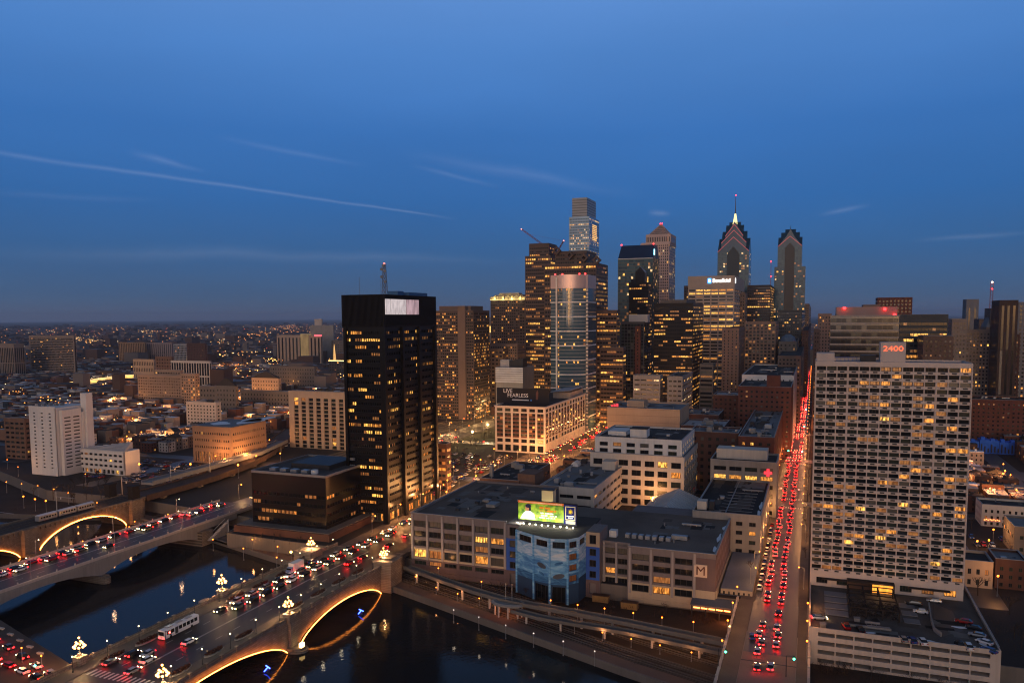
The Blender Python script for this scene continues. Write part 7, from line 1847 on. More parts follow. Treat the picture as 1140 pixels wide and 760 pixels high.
t_ = lamp_px(396, 567, 0, 6, 'glaring red orange lamp in front of the black tower', None, r=.7, power=2600, arm=0, glow=emit('red_orange_lamp', (1, .12, .025), 60, False), col=(1, .2, .07))
for px, py in ((488, 633), (536, 648), (613, 669), (643, 674), (673, 678), (705, 683), (737, 688), (772, 693), (812, 699)): lamp_px(px, py, -5.5, 6, 'orange lamp between the showroom wall and the viaduct', 'viaduct side lamps', power=420, arm=0, r=.24, **OR)
for px, py in ((463, 641), (486, 653), (510, 660), (534, 665), (640, 695), (671, 703), (703, 710), (735, 717), (770, 725), (806, 721)):
    p = gz(px, py, -3); t_ = street_lamp((p.x, p.y-.4, -6), 'amber lamp fixed beside a freight viaduct column', 'viaduct column lamps', h=2.6, arm=0, r=.2, power=330, name='column_lamp', col=(1, .42, .15))
for px, py in ((505, 680), (533, 688), (563, 697), (594, 706), (627, 715), (662, 726)): lamp_px(px, py, -6, 4.2, 'pale unlit looking lamp along the river path', 'river path lamps', power=60, arm=0, r=.28, glow=mat('pale_lamp_glass', (.6, .6, .62), .4, .1), col=(1, .8, .6), name='path_lamp')
for k in range(12):
    for s in (-1, 1):
        y = 152+k*11.5+(5 if s > 0 else 0)
        if y > 282: continue
        x = -190.2 if s < 0 else -159.8
        street_lamp((x, y, deck_z(y)+.14), 'slim white topped lamp on the %s footway of the stone bridge' % ('bus side' if s < 0 else 'river side'), 'bridge footway lamps', h=4.2, arm=0, r=.2, power=170, glow=PALE, col=(1, .82, .55), name='bridge_lamp', pole_m=DARKM)
for k in range(7): street_lamp((-273.2 if k % 2 else -295.2, 184+k*19, 1.9), 'tall grey lamp pole on the queue bridge', 'queue bridge lamps', h=8.5, arm=2, r=.22, power=700, rot=math.pi if k % 2 else 0, name='bridge_mast_lamp', col=(1, .55, .3), glow=PALE)
y = 292; k = 0
while y < 1500:
    near = y < 760
    for s in (-1, 1):
        if s > 0 and 305 < y < 335: continue
        street_lamp((-19.5 if s < 0 else -1.2, y+(6 if s > 0 else 0), .12), 'orange street lamp along the %s side of the red lit street' % ('left' if s < 0 else 'right'), 'lamps of the red lit street', h=8, arm=1.8 if near else 1.5, r=.22 if near else .42, power=(1300 if y < 560 else 2600) if near else 0, rot=0 if s < 0 else math.pi, name='street_lamp', **OR)
    y += 21 if y < 700 else 27
for y in range(310, 760, 24):
    for s in (-1, 1): street_lamp((-190 if s < 0 else -160.5, y+(11 if s > 0 else 0), .12), 'orange street lamp on the avenue beyond the stone bridge', 'lamps of the avenue beyond the bridge', h=8, arm=1.8, r=.32, power=3600 if y < 640 else 0, rot=0 if s < 0 else math.pi, **OR)
for px, py in ((1111, 642), (1101, 602), (1125, 529), (1117, 517), (1106, 590), (1088, 603)): lamp_px(px, py, 0, 7, 'orange street lamp in the dark side streets right of the gridded slab', 'right side street lamps', power=2200, arm=0, r=.36, **OR)
for px, py in ((505, 520), (530, 530), (555, 515), (520, 548), (498, 535)): lamp_px(px, py, 0, 8, 'added amber lamp for the headlight glow between the black tower and the pale loft', 'added lot lamps', r=.36, power=3200, arm=0, col=(1, .55, .2))  # lamps added to give the lot its yellowish headlight glow
for px, py in ((526, 481), (543, 473)): lamp_px(px, py, 0, 10, 'brilliant yellow floodlight mast over the sunken tracks', 'track floodlights', r=.8, power=9000, arm=0, glow=emit('flood_yellow', (1, .62, .16), 40, False), col=(1, .75, .38))
for px, py in ((225, 500), (240, 508), (250, 511), (275, 505), (285, 508), (205, 482), (150, 470), (120, 465), (105, 475), (285, 470), (262, 450), (290, 452), (315, 456), (300, 490), (312, 505), (245, 497), (540, 445), (520, 440), (505, 452), (512, 447), (497, 462), (550, 500), (535, 512), (515, 545), (497, 548)): lamp_px(px, py, 0, 7, 'orange street lamp among the middle distance blocks', 'middle distance street lamps', r=.42, power=4500, arm=0, **OR)
for px, py in ((628, 508), (650, 505), (665, 500), (675, 480), (668, 470), (655, 465), (745, 500), (735, 565), (725, 555), (800, 470), (815, 455), (640, 515)): lamp_px(px, py, 0, 7, 'warm street lamp in the streets between the pale loft and the condominium', 'central street lamps', r=.4, power=4600, arm=0, **OR)

rq = random.Random(41); nl_ = 0
while nl_ < 120:
    y = 400*math.exp(rq.random()*1.15); x = rq.uniform(-1.15, -.3)*y if rq.random() < .78 else rq.uniform(.1, .3)*y
    if not visible((x, y, 5), -5) or not free(x-1, x+1, y-1, y+1, .5): continue
    nl_ += 1
    street_lamp((x, y, 0), 'orange street lamp in the left hand neighbourhood' if x < 0 else 'orange street lamp in the right hand neighbourhood', 'neighbourhood street lamps', h=9.5, arm=0, r=.42, power=(6500 if x < 0 else 2600) if y < 760 else 0, name='street_lamp', **OR)
# ------------------------------------------------------------------ vehicles
CARC = {'white': mat('car_white', (.62, .62, .63), .25, .05), 'silver': mat('car_silver', (.30, .31, .32), .3, .05, metal=.5), 'black': mat('car_black', (.012, .012, .014), .2, .05), 'grey': mat('car_grey', (.09, .095, .10), .3, .05, metal=.3), 'red': mat('car_red', (.28, .012, .012), .25, .05), 'blue': mat('car_blue', (.02, .06, .22), .25, .05), 'gold': mat('car_gold', (.30, .22, .10), .3, .05, metal=.3)}
def car_rings(): # body cross-sections along the length (front is +y)
    out = []
    for y, w, zb, zt in ((-2.25, .78, .42, .80), (-2.15, .86, .30, .95), (-1.5, .9, .26, .98), (0, .91, .25, .97), (1.2, .9, .26, .92), (2.0, .84, .30, .78), (2.25, .74, .40, .62)):
        out.append([(-w*.92, y, zb), (w*.92, y, zb), (w, y, (zb+zt)/2), (w*.9, y, zt), (-w*.9, y, zt), (-w, y, (zb+zt)/2)])
    return out
def car_body(b, mi): b.loft(car_rings()[::-1], mi); b.loft([[(-.66, y0, 1.42), (.66, y0, 1.42), (.62, y1, 1.47), (-.62, y1, 1.47)][::-1] if False else [(-.66, y, z), (.66, y, z), (.60, y, z+.05), (-.60, y, z+.05)] for y, z in ((.55, 1.40), (-1.25, 1.40))], mi)
def car_cabin(b, mi): b.loft([[(-.80, 1.15, .93), (.80, 1.15, .93), (.80, -1.95, .95), (-.80, -1.95, .95)], [(-.64, .5, 1.42), (.64, .5, 1.42), (.64, -1.3, 1.42), (-.64, -1.3, 1.42)]][::1], mi)
CARP = {}
FARCARS = []
def car(kind, detail, lit, loc, rot, label, group):
    if lit and not detail and loc[1] > 600: FARCARS.append((kind, loc, rot, lit)); return None
    key = (kind, detail, lit)
    label = label if label.split()[0] in CARC or 'dark' in label[:6] or label.startswith('lit') else kind+' '+label
    if key not in CARP:
        r = thing('parked_car' if not lit else 'moving_car', label, 'car', (0, 0, 0), group) if detail else None
        body = CARC[kind]; hl, tl = (HEADL if lit == 1 else LENSW), (TAIL if lit == 1 else LENSR)
        if detail:
            b = MB(); car_body(b, 0); o = b.build('body', body); o.parent = r
            b = MB(); car_cabin(b, 0); o = b.build('cabin_glass', CARG); o.parent = r
            for sx in (-1, 1):
                o = MB().box(sx*.62-.2, sx*.62+.2, 2.14, 2.28, .52, .70).build('headlight', hl); o.parent = r
                o = MB().box(sx*.62-.22, sx*.62+.22, -2.29, -2.12, .64, .86).build('tail_light', tl); o.parent = r
                for y in (-1.35, 1.4):
                    b = MB(); b.loft([[(x, y+.33*math.cos(i*math.pi/5), .33+.33*math.sin(i*math.pi/5)) for i in range(10)] for x in (sx*.70, sx*.92)]); o = b.build('wheel', TYRE); o.parent = r
        else:
            b = MB(); car_body(b, 0); car_cabin(b, 1)
            h2, t2 = (HEADFAR, TAILFAR) if lit else (LENSW, LENSR)
            sc = 1.6 if lit == 2 else 1
            for sx in (-1, 1):
                b.box(sx*.62-.22*sc, sx*.62+.22*sc, 2.14, 2.3, .5, .5+.22*sc, 2); b.box(sx*.62-.26*sc, sx*.62+.26*sc, -2.32, -2.12, .62, .62+.28*sc, 3)
                for y in (-1.35, 1.4): b.box(sx*.72-.1, sx*.72+.1, y-.3, y+.3, 0, .5, 4)
            r = b.build('parked_car' if not lit else 'moving_car', [body, CARG, h2, t2, TYRE]); tag(r, label, 'car', group)
        CARP[key] = r
    else: r = copy_thing(CARP[key], loc, 0, label, group)
    r.location = loc; r.rotation_euler = (0, 0, rot); r['label'] = label; r['group'] = group
    if group is None: del r['group']
    big = rc.random() < .3; r.scale = (1.04 if big else 1, rc.uniform(.93, 1.14), rc.uniform(1.15, 1.32) if big else rc.uniform(.95, 1.06))
    return r
rc = random.Random(23); PI = math.pi
mixc = lambda: rc.choice(('white', 'silver', 'silver', 'black', 'black', 'grey', 'grey', 'red', 'blue'))
# the red lit street: everything drives away from us
y = 226.0
while y < 560:
    for x in (-13.2, -8.6):
        if rc.random() < (.93 if not (430 < y < 442) else .2):
            car(rc.choice(('black', 'black', 'grey', 'silver', 'red')), y < 330, 1, (x+rc.uniform(-.6, .6), y+rc.uniform(-1.1, 1.1), .05), rc.uniform(-.02, .02), 'car driving away with red tail lights on the street beside the gridded slab', 'cars driving down the red lit street')
    y += 6.6+(4.5 if rc.random() < .16 else 0)
while y < 1520:
    for x in (-14.2, -10.4, -6.6):
        if rc.random() < .8: car(mixc(), False, 2, (x+rc.uniform(-.5, .5), y+rc.uniform(-2.5, 2.5), .05), 0, 'far car with red tail lights deep in the red lit street', 'far cars in the red lit street')
    y += 10.5 if y < 900 else 15
for k, y in enumerate((293, 300, 306.5, 313, 320, 327, 334, 342, 350, 358, 367, 376, 385)): car('white' if k == 0 else mixc(), k < 6, 0, (-16.3, y, .05), 0, 'white car parked alone at the kerb by the annexe' if k == 0 else 'dark row of cars parked along the left kerb of the red lit street', 'cars parked at the left kerb')
car('blue', True, 0, (-15.6, 247, .05), .05, 'dark blue car standing on the street bridge', None)
# stone bridge
for k, (x, y, d, kd) in enumerate(((-174.6, 179, 0, 'white'), (-184, 203, 1, 'black'), (-179.6, 168, 1, 'silver'), (-179.8, 207, 1, 'grey'), (-184.2, 219, 1, 'silver'), (-179.4, 221, 1, 'black'), (-184, 234, 1, 'black'), (-179.5, 236, 1, 'white'), (-183.8, 247, 1, 'grey'), (-179.5, 252, 1, 'silver'), (-184, 262, 1, 'black'), (-179.6, 268, 1, 'red'), (-184, 281, 1, 'grey'), (-179.6, 288, 1, 'silver'), (-174.6, 158, 0, 'silver'), (-176, 164.5, 0, 'white'), (-183, 166, 0, 'black'), (-185, 160, 0, 'grey'), (-171.5, 272, 0, 'black'), (-171.5, 262, 0, 'red'), (-166.5, 281, 0, 'grey'), (-171.2, 293, 0, 'black'), (-171.5, 309, 0, 'silver'), (-184, 300, 1, 'black'), (-179.5, 308, 1, 'grey'), (-184, 318, 1, 'white'), (-179.5, 330, 1, 'black'), (-170.8, 330, 0, 'grey'), (-184, 342, 1, 'black'), (-179.5, 356, 1, 'silver'), (-184, 211, 1, 'silver'), (-179.6, 214.2, 1, 'black'), (-184.1, 226.5, 1, 'grey'), (-179.5, 228.6, 1, 'black'), (-184, 240.5, 1, 'white'), (-179.6, 244, 1, 'black'), (-184, 254.5, 1, 'black'), (-179.6, 260, 1, 'grey'), (-184, 271, 1, 'silver'), (-179.5, 277.5, 1, 'black'), (-184, 290.5, 1, 'grey'), (-179.6, 298, 1, 'black'))):
    z = deck_z(y)+.04 if y < 286 else max(.06, 2-(y-240)*.033)+.0
    lab = {0: 'white car with red tail lights in the middle of the stone bridge', 14: 'silver car at the near crossing of the stone bridge', 15: 'white car turning behind the near crossing'}.get(k, 'car with headlights coming over the stone bridge' if d else 'car with tail lights leaving over the stone bridge')
    car(kd, True, 1, (x, y, z), PI if d else 0, lab, 'traffic on the stone bridge')
car('blue', True, 0, (-186.2, 258, deck_z(258)+.05), 0, 'dark blue car stopped at the kerb past the box truck', None)
def bus():
    x, y0, z = -184, 177.5, 2.06
    r = thing('city_bus', 'white city bus with dark windows driving on the stone bridge', 'bus', (x, y0, z))
    L = 14.5; b = MB(); prof = [(-1.25, .35), (1.25, .35), (1.28, 1.6), (1.2, 2.95), (.9, 3.15), (-.9, 3.15), (-1.2, 2.95), (-1.28, 1.6)]
    b.loft([[(x+px*.97, y, z+pz) for px, pz in prof] for y in (y0+L, y0+L-.3)][::1]); b.loft([[(x+px, y, z+pz) for px, pz in prof] for y in (y0+L-.3, y0+.25)]); b.loft([[(x+px*.97, y, z+pz) for px, pz in prof] for y in (y0+.25, y0)])
    b.build('body', mat('bus_white', (.62, .62, .64), .4, .1), r)
    for s in (1, -1):
        for k in range(8):
            if k == 2: continue
            a = y0+1.1+k*1.62; MB().box(x+s*1.255-.03, x+s*1.255+.03, a, a+1.3, z+1.45, z+2.6).build('window', CARG, r)
        MB().box(x+s*1.26-.03, x+s*1.26+.03, y0+4.4, y0+5.6, z+.6, z+2.6).build('door', DARKM, r)
        for yy in (y0+2.6, y0+L-3.2):
            b = MB(); b.loft([[(xx, yy+.48*math.cos(i*PI/6), z+.48+.48*math.sin(i*PI/6)) for i in range(12)] for xx in (x+s*1.0, x+s*1.3)]); b.build('wheel', TYRE, r)
        MB().box(x+s*.8-.2, x+s*.8+.2, y0-.06, y0+.02, z+.6, z+.85).build('tail_light', TAIL, r); MB().box(x+s*.8-.2, x+s*.8+.2, y0+L-.02, y0+L+.06, z+.6, z+.85).build('headlight', HEADL, r)
    MB().box(x-1.1, x+1.1, y0-.05, y0-.01, z+1.5, z+2.7).build('windscreen', CARG, r)
    for k in range(3): MB().box(x-.7, x+.7, y0+2+k*4, y0+4.2+k*4, z+3.15, z+3.45).build('roof_unit', STEEL, r)
bus()
def truck():
    x, y0 = -186.0, 242.0; z = deck_z(y0)+.05
    r = thing('box_truck', 'white box truck parked at the bridge kerb near the lantern', 'truck', (x, y0, z))
    MB().box(x-1.25, x+1.25, y0+2.1, y0+8.4, z+.9, z+3.7).build('cargo_box', WHITE, r)
    b = MB(); b.loft([[(x-1.1, y, z+.5), (x+1.1, y, z+.5), (x+1.1, y, z+h), (x-1.1, y, z+h)] for y, h in ((y0+2, 2.5), (y0+.9, 2.4), (y0+.5, 1.6), (y0, 1.5))]); b.build('cab', mat('truck_blue', (.10, .16, .30), .4), r)
    MB().box(x-1, x+1, y0+.55, y0+.7, z+1.62, z+2.3).build('windscreen', CARG, r); MB().box(x-1, x+1, y0+2, y0+8.3, z+.55, z+.9).build('chassis', DARKM, r)
    for s in (-1, 1):
        for yy in (y0+1, y0+6.6):
            b = MB(); b.loft([[(xx, yy+.45*math.cos(i*PI/6), z+.45+.45*math.sin(i*PI/6)) for i in range(12)] for xx in (x+s*.85, x+s*1.15)]); b.build('wheel', TYRE, r)
        MB().box(x+s*.8-.15, x+s*.8+.15, y0-.05, y0+.02, z+.8, z+1.0).build('headlight', LENSW, r)
truck()
# the queue on the girder bridge
y = 176.0
while y < 326:
    for x, pr in ((-292.2, .9), (-288.4, .75), (-281.5, .12)):
        if rc.random() < pr:
            d = 1 if rc.random() < .62 else 0
            car(rc.choice(('white', 'silver', 'black', 'black', 'grey', 'red', 'gold')), True, 1, (x+rc.uniform(-.3, .3), y+rc.uniform(-.8, .8), 1.95), PI if d else 0, 'car in the bumper to bumper queue, %s showing' % ('headlights' if d else 'tail lights'), 'cars queueing on the girder bridge')
    y += 6.9
for y in range(312, 690, 9):
    for x in (-184, -180, -171, -167):
        if rc.random() < .5: car(mixc(), False, 1, (x, y+rc.uniform(-1.5, 1.5), .06), PI if x < -175 else 0, 'car with %s on the avenue beyond the stone bridge' % ('headlights' if x < -175 else 'tail lights'), 'cars on the avenue beyond the bridge')
for yy in (433, 563):
    for x in list(range(-262, -20, 8)):
        if rc.random() < .55: car(mixc(), False, 1, (x+rc.uniform(-1, 1), yy+rc.choice((1.5, 5.5)), .06), rc.choice((PI/2, -PI/2)), 'car on the cross street between the black tower and the red lit street', 'cars on the cross streets')
# traffic too far off to tell one car from the next
fm = MB(); fmats = [CARC['white'], CARC['black'], CARC['silver'], CARG, HEADFAR, TAILFAR]
for kind, loc, rot, lit in FARCARS:
    b = MB(); car_body(b, 0 if kind == 'white' else 1 if kind in ('black', 'grey', 'blue', 'red') else 2); car_cabin(b, 3); sc = 1.6 if lit == 2 else 1.2
    for sx in (-1, 1): b.box(sx*.62-.22*sc, sx*.62+.22*sc, 2.14, 2.3, .5, .5+.22*sc, 4); b.box(sx*.62-.26*sc, sx*.62+.26*sc, -2.32, -2.12, .62, .62+.28*sc, 5)
    cs, sn = math.cos(rot), math.sin(rot); n0 = len(fm.v)
    fm.v += [(loc[0]+x*cs-y*sn, loc[1]+x*sn+y*cs, loc[2]+z) for x, y, z in b.v]; fm.f += [tuple(n0+i for i in f) for f in b.f]; fm.mi += b.mi
o = fm.build('distant_traffic', fmats); o['kind'] = 'stuff'; o['label'] = 'distant traffic merging into a ribbon of red and amber lights'
for k in range(5):
    track([(-327+k*6.2, 470), (-327+k*6.2, 810)], .03, label='railway track in the cutting beyond the black tower, %s from its far side' % ('first', 'second', 'third', 'fourth', 'fifth')[k], group='tracks in the railway cutting')
for y in range(345, 800, 27):
    for s_ in (-1, 1): street_lamp((-296.5 if s_ < 0 else -269.5, y+(13 if s_ > 0 else 0), .05), 'amber street lamp along the road past the railway cutting', 'lamps of the road past the cutting', h=8, arm=1.8, r=.34, power=3200, rot=0 if s_ < 0 else math.pi, col=(1, .48, .16))
for y in range(350, 596, 8):
    for x in (-290, -286, -279, -275):
        if rc.random() < .34: car(mixc(), False, 1, (x, y+rc.uniform(-2, 2), .06), PI if x < -283 else 0, 'car with %s on the road past the railway cutting' % ('headlights' if x < -283 else 'tail lights'), 'cars on the road past the cutting')
# low lit buildings beyond the railway cutting
for k, (x0, x1, y0, y1, z, lab) in enumerate(((-398, -342, 640, 668, 9, 'low brick station hall lit orange beyond the sunken tracks'), (-396, -340, 560, 590, 7, 'low pale shed with lit strip beyond the sunken tracks'), (-392, -345, 720, 745, 12, 'flat roofed brown hall at the end of the sunken tracks'))):
    o = B('station_building', lab, (x0, x1, y0, y1, z), (BRICK, CONC3, BRICK2)[k], bay=4, fl=4, fw=.6, fh=.5, lit=.9, seed=300+k, roof=(ROOFD, ROOFW, ROOFD)[k])
    lo = bpy.data.objects.new('lamp_light', lamp_light('station', 6000, (1, .4, .12))); COL.objects.link(lo); lo.parent = o; lo.location = (10, -7, 6)
# car parks
def lot(x0, x1, y0, y1, pitch, rows_, label, group, fill=.75, rot=PI/2, z=.02):
    y = y0
    while y < y1:
        x = x0
        while x < x1:
            if rc.random() < fill: car(mixc(), False, 0, (x+rc.uniform(-.2, .2), y+rc.uniform(-.3, .3), z), rot+rc.choice((0, PI))+rc.uniform(-.04, .04) - (PI/2 if rows_ else 0), label, group)
            x += pitch
        y += rows_ or 6
lot(-436, -350, 362, 420, 2.9, 10.5, 'parked car in the crowded car park below the sodium lamps', 'cars in the big car park', .50)
lot(-250, -196, 390, 520, 2.9, 11, 'parked car in the lot between the black tower and the pale loft', 'cars in the lot beside the black tower', .55)
lot(-428, -372, 452, 516, 3.0, 12, 'parked car in the lot behind the white podium', 'cars in the lot behind the podium', .45)
lot(68, 118, 334, 396, 3.0, 12, 'parked car in the dark lot right of the gridded slab', 'cars in the right lot', .4)
for k, (px, py, kd, a) in enumerate(((1025, 680, 'white', 1.5), (1017, 671, 'black', 1.5), (1006, 711, 'silver', .2), (1016, 712, 'blue', .2), (1027, 714, 'white', .2), (1068, 717, 'black', .1), (1078, 719, 'white', .1), (1084, 698, 'black', 1.3), (1088, 706, 'silver', 1.3), (1096, 714, 'white', .9), (1101, 723, 'blue', .9), (1073, 691, 'red', 1.4), (958, 700, 'black', .2), (942, 697, 'red', .2), (1040, 668, 'silver', 1.5))):
    c = gz(px, py, dt+.6); car(kd, True, 0, (c.x, c.y, dt+.02), a, ('white', 'black', 'silver', 'blue', 'white', 'black', 'white', 'black', 'silver', 'white', 'blue', 'red', 'black', 'red', 'silver')[k]+' car parked on the open deck '+('beside the ramp wall', 'below the slab shop fronts', 'first of the row at the parapet', 'second of the row at the parapet', 'third of the row at the parapet', 'in the pair by the cream corner', 'at the cream corner with snow by it', 'along the right hand railing', 'second along the right hand railing', 'close to the railing and snow', 'in the far corner by the railing', 'near the snow covered car', 'below the pergola', 'left of the pergola front', 'beside the shop windows')[k], None)
c = gz(912, 687, dt+.6); car('silver', True, 1, (c.x, c.y, dt+.02), -1.35, 'lit car waiting at the deck entrance beside the street', None)

# traffic lights over the crossings
TG, TR = emit('green_signal', (.05, 1, .5), 14, False), emit('red_signal', (1, .05, .04), 18, False)
def traffic_light(x, y, col, label, arm=4.5, s=1, z=0, r=.3):
    t = thing('traffic_light', label, 'traffic light', (x, y, z), 'traffic lights')
    b = MB().cyl(x, y, z, z+6.2, .12, .09, n=6); b.bar((x, y, z+6.1), (x+s*arm, y, z+6.3), .12); b.build('pole', DARKM, t)
    MB().box(x+s*arm-.2, x+s*arm+.2, y-.18, y+.2, z+5.4, z+6.5).build('signal_head', DARKM, t)
    MB().ball((x+s*arm, y-.25, z+(5.6 if col is TG else 6.2)), r).build('lens', col, t)
for i, y in enumerate((443, 573, 703, 833)):
    traffic_light(-19, y, TG if i else TR, ('first', 'second', 'third', 'fourth')[i]+' crossing signal on the left of the red lit street', z=.1, r=.35+.1*i); traffic_light(-1, y, TG if i else TR, ('first', 'second', 'third', 'fourth')[i]+' crossing signal on the right of the red lit street', s=-1, z=.1, r=.35+.1*i)
for (px, py, c_, lab) in ((40, 742, TG, 'green signal on the near plaza corner'), (190, 711, TR, 'red signal beside the front of the bus'), (808, 727, TG, 'green signal at the street bridge end, left'), (884, 735, TG, 'green signal at the street bridge end, right')):
    p = gz(px, py, 5); traffic_light(p.x-2, p.y, c_, lab, arm=2, z=-.1 if px < 100 else 1 if px < 300 else 0)
# blue marker lights under the arches
for k, y in enumerate((240.0, 178.0)):
    p = gz(*((402, 679), (298, 742))[k], -6.5)
    t = thing('marker_light', ('blue navigation marker light under the far arch', 'blue navigation marker light under the near arch')[k], 'marker light', (p.x, p.y, -7.9))
    b = MB(); b.bar((p.x-1.4, p.y+.9, -6.6), (p.x+1.4, p.y-.7, -6.4), .22); b.bar((p.x, p.y, -6.6), (p.x-.6, p.y-1.0, -7.6), .22); b.build('blue_tube', emit('blue_tube_light', (.03, .07, 1), 16, False), t)
    MB().cyl(p.x, p.y, -8.4, -7.4, .7, .5, n=10).build('float', DARKM, t)

# street bridge at the bottom right
cb_ = thing('street_bridge', 'concrete street bridge with parapets at the bottom of the red lit street', 'bridge', (-10, 230, -10))
MB().box(-23, 1.2, 90, 279.9, -1.2, -.02).build('deck', CONC2, cb_)
for x in (-23, .7):
    b = MB().box(x, x+.5, 90, 279.8, -.02, 1.0); b.box(x-.1, x+.6, 90, 279.8, 1.0, 1.15)
    for k in range(12): b.box(x-.12, x+.62, 200+k*7, 200.6+k*7, -.02, 1.5)
    b.build('parapet', CONC, cb_)
for y in (205, 236, 262): MB().box(-21, -1, y, y+2, -11, -1.2).build('pier', CONC2, cb_)
for xa_, xb_ in ((-22.5, -17.6), (-2.4, .7)): MB().box(xa_, xb_, 90, 279.9, -.02, .13).build('footway', PAVE, cb_)
sheet('road', rect(-17.5, -2.5, 236, 280), .03, ASPH); sheet('bridge_road', rect(-17.5, -2.5, 90, 236), .03, CDECK)
MB().box(-22.5, .7, 229.6, 230.1, .02, .06).build('expansion_joint', DARKM, cb_)
for k in range(7):
    x = .3 if k % 2 else -22.6
    t = street_lamp((x, 226+k*8, .1), 'orange lamp along the parapet of the street bridge', 'street bridge lamps', h=6, arm=0, r=.26, power=900, **OR)

# ------------------------------------------------------------------ bare winter trees
def tree_proto(seed, h):
    r = thing('bare_tree', 'bare winter tree', 'tree', (0, 0, 0), 'bare winter trees'); rnd = random.Random(seed); b = MB(); tw = MB()
    def limb(p, d, L, rad, dep):
        q = p+d*L; n = 5 if dep > 2 else 4
        a = d.cross(Vector((.3, .8, .1))).normalized(); c = a.cross(d)
        ring = lambda o, rr_: [o+a*rr_*math.cos(i*2*PI/n)+c*rr_*math.sin(i*2*PI/n) for i in range(n)]
        (b if dep > 2 else tw).loft([ring(p, rad), ring(q, rad*.66)])
        if dep == 0: return
        for k in range(3 if dep > 1 else 4):
            nd = (d+Vector((rnd.uniform(-1, 1), rnd.uniform(-1, 1), rnd.uniform(-.1, .8)))*.72).normalized()
            limb(p+d*L*rnd.uniform(.65, 1), nd, L*rnd.uniform(.55, .8), rad*.58, dep-1)
    limb(Vector((0, 0, 0)), Vector((0, 0, 1)), h*.3, h*.022, 4)
    o = b.build('trunk', BARK); o.parent = r; o = tw.build('crown', BARK); o.parent = r; return r
TP = [tree_proto(3, 10), tree_proto(8, 9)]
used_t = [False, False]
def tree(x, y, z, s, label):
    k = rc.randrange(2)
    if not used_t[k]: t = TP[k]; used_t[k] = True; t.location = (x, y, z); t.scale = (s,)*3; t.rotation_euler.z = rc.uniform(0, 6); t['label'] = label
    else: copy_thing(TP[k], (x, y, z), rc.uniform(0, 6), label, None, s)
for k in range(16): tree(-20.6 if k % 2 else -1.8+.8, 300+k*11 if k % 2 else 338+k*13, .1, rc.uniform(.6, .85), 'bare street tree on the pavement of the red lit street')
for k in range(20): tree(rc.uniform(-420, -362), rc.uniform(300, 345), 0, rc.uniform(.7, 1.2), 'bare tree in the dark park beyond the stone railway bridge')
for k in range(14): tree(rc.uniform(-150, -40), rc.uniform(256, 274), -6, rc.uniform(.4, .7), 'small bare tree on the riverbank below the showroom')
for k in range(7): tree(3+k*8+rc.uniform(-2, 2), 243.5, -6, rc.uniform(.45, .7), 'small bare tree in front of the parking deck')
for k in range(14): tree(rc.uniform(56, 110), rc.uniform(262, 330), 0, rc.uniform(.7, 1.1), 'bare tree in the dark ground right of the parking deck')
for k in range(16): tree(rc.uniform(-340, -300), rc.uniform(440, 720), 0, rc.uniform(.8, 1.2), 'bare tree beside the sunken tracks in the middle distance')
for k in range(12): tree(rc.uniform(66, 120), rc.uniform(410, 520), 0, rc.uniform(.7, 1.1), 'bare tree among the right hand houses')
for k in range(12): tree(rc.uniform(-246, -206), rc.uniform(283, 290), -1, rc.uniform(.3, .5), 'low bare tree at the foot of the dark office block')

for k in range(34): tree(rc.uniform(-266, -234), rc.uniform(472, 700), 0, rc.uniform(.7, 1.2), 'bare tree on the grass strip beside the railway cutting road')
rq = random.Random(77); nt_ = 0
while nt_ < 170:
    y = 330*math.exp(rq.random()*1.1); x = rq.uniform(-1.15, -.42)*y if rq.random() < .8 else rq.uniform(.17, .3)*y
    if not visible((x, y, 5), -5) or not free(x-2, x+2, y-2, y+2, .5): continue
    nt_ += 1; tree(x, y, 0, rq.uniform(.8, 1.5), 'bare tree among the row houses on the left' if x < 0 else 'bare tree among the row houses on the right')
b = MB(); rq = random.Random(15)
def scrub(x, y, z, n, sp, hh):
    for i in range(n):
        px, py, pz = x+rq.gauss(0, sp), y+rq.gauss(0, sp*.6), z+rq.random()*hh; L = rq.uniform(.5, 1.5); a = rq.uniform(0, 6.28)
        d = Vector((math.cos(a)*.6, math.sin(a)*.6, rq.uniform(.2, 1)))*L; e = Vector((-math.sin(a), math.cos(a), 0))*rq.uniform(.03, .09); c = Vector((px, py, pz)); b.face([c-e, c+e, c+d+e*.3, c+d-e*.3])
for (x0, y0), (x1, y1) in zip(BANK[2:-2], BANK[3:-1]):
    n = int(math.hypot(x1-x0, y1-y0)/3)
    for i in range(n):
        t = rq.random(); x, y = x0+(x1-x0)*t, y0+(y1-y0)*t
        if rq.random() < .75: scrub(x, y+rq.choice((6.5, 7.2, 26, 29, 31))+rq.uniform(-.6, .6), -6, 34, 1.3, 1.5)
for i in range(90): scrub(rq.uniform(-150, -28), rq.uniform(268, 276), -6, 30, 1.5, 1.6)
for i in range(60): scrub(rq.uniform(0, 56), rq.uniform(238, 246), -6, 30, 1.4, 1.8)
for i in range(60): scrub(rq.uniform(54, 100), rq.uniform(246, 300), 0, 30, 1.6, 1.8)
o = b.build('scrub', mat('dry_scrub', (.05, .034, .024), .95, .4, .3)); o['kind'] = 'stuff'; o['label'] = 'dry winter scrub along the railway bank'
# right hand street house lit orange, brick shells
o = B('terrace_house', 'orange lit stone terrace house at the slab corner', (53.5, 63, 322, 336, 10), BEIGE, bay=2.6, fl=3.3, fw=.4, fh=.5, lit=.2, seed=201, faces='WN', limit=24, rec=.2, roof=ROOFD)
o = B('terrace_house', 'dark mansard terrace house next to the orange lit one', (64, 74, 324, 338, 11), BRICK3, bay=2.6, fl=3.3, fw=.4, fh=.5, lit=.1, seed=202, faces='WN', limit=24, rec=.2, roof=ROOFG)
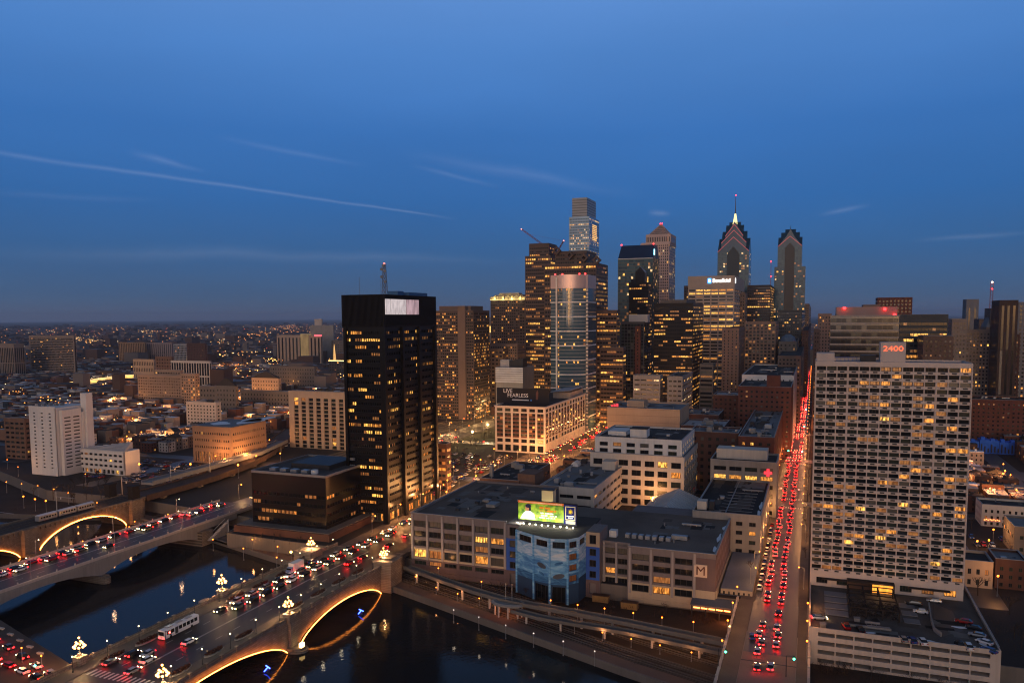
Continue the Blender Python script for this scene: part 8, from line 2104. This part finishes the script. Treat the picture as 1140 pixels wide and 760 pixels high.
# near plaza at the bottom left: road, kerb, benches
sheet('quay_road', [(-330, 128), (-196, 96), (-196, 141), (-330, 178)], .02, ASPH2) if False else None
b = MB(); b.face([(-320, 176, .02), (-200, 138, .02), (-200, 120, .02), (-320, 158, .02)]); structure('quay_road', b, ASPH2)
for k in range(7):
    t = k/6; x, y = -214-t*44, 160.5+t*13.7
    t_ = thing('stone_bench', 'pale stone bench beside the quay wall of the near plaza', 'bench', (x, y, 0), 'plaza benches')
    MB().box(x-1.1, x+1.1, y-.4, y+.4, .35, .75).build('seat', CONC, t_); MB().box(x-.8, x-.5, y-.3, y+.3, 0, .35).build('leg', CONC2, t_); MB().box(x+.5, x+.8, y-.3, y+.3, 0, .35).build('leg', CONC2, t_)
for k in range(9):
    row = k % 2; t = (k//2)/4; p = gz(-6+t*62, (712 if row == 0 else 735)+t*(40 if row == 0 else 26), .1); p2 = gz(56, 752 if row == 0 else 761, .1); d = p2-gz(-6, 712 if row == 0 else 735, .1)
    car(mixc(), True, 1, (p.x, p.y, .05), math.atan2(-d.x, d.y)+PI, 'car with red tail lights on the quay road at the bottom left', 'cars on the quay road')
for px, py, lab in ((24, 722, 'small amber lamp on the near plaza'), (46, 731, 'second small amber lamp on the near plaza')): lamp_px(px, py, 0, 4, lab, None, power=900, arm=0, r=.22, **OR)

# ------------------------------------------------------------------ dusk haze
hm_ = bpy.data.materials.new('dusk_haze'); hm_.use_nodes = True; hn = hm_.node_tree
for n in list(hn.nodes): hn.nodes.remove(n)
hv = hn.nodes.new('ShaderNodeVolumePrincipled'); ho = hn.nodes.new('ShaderNodeOutputMaterial'); hn.links.new(hv.outputs[0], ho.inputs['Volume'])
hv.inputs['Color'].default_value = (.75, .82, .95, 1); hv.inputs['Density'].default_value = 4.5e-5; hv.inputs['Anisotropy'].default_value = .2
o = MB().box(-32000, 32000, -9500, 60500, -13, 330).build('haze', hm_); o['kind'] = 'stuff'; o['label'] = 'thin dusk haze over the city'
SC.cycles.volume_bounces = 0
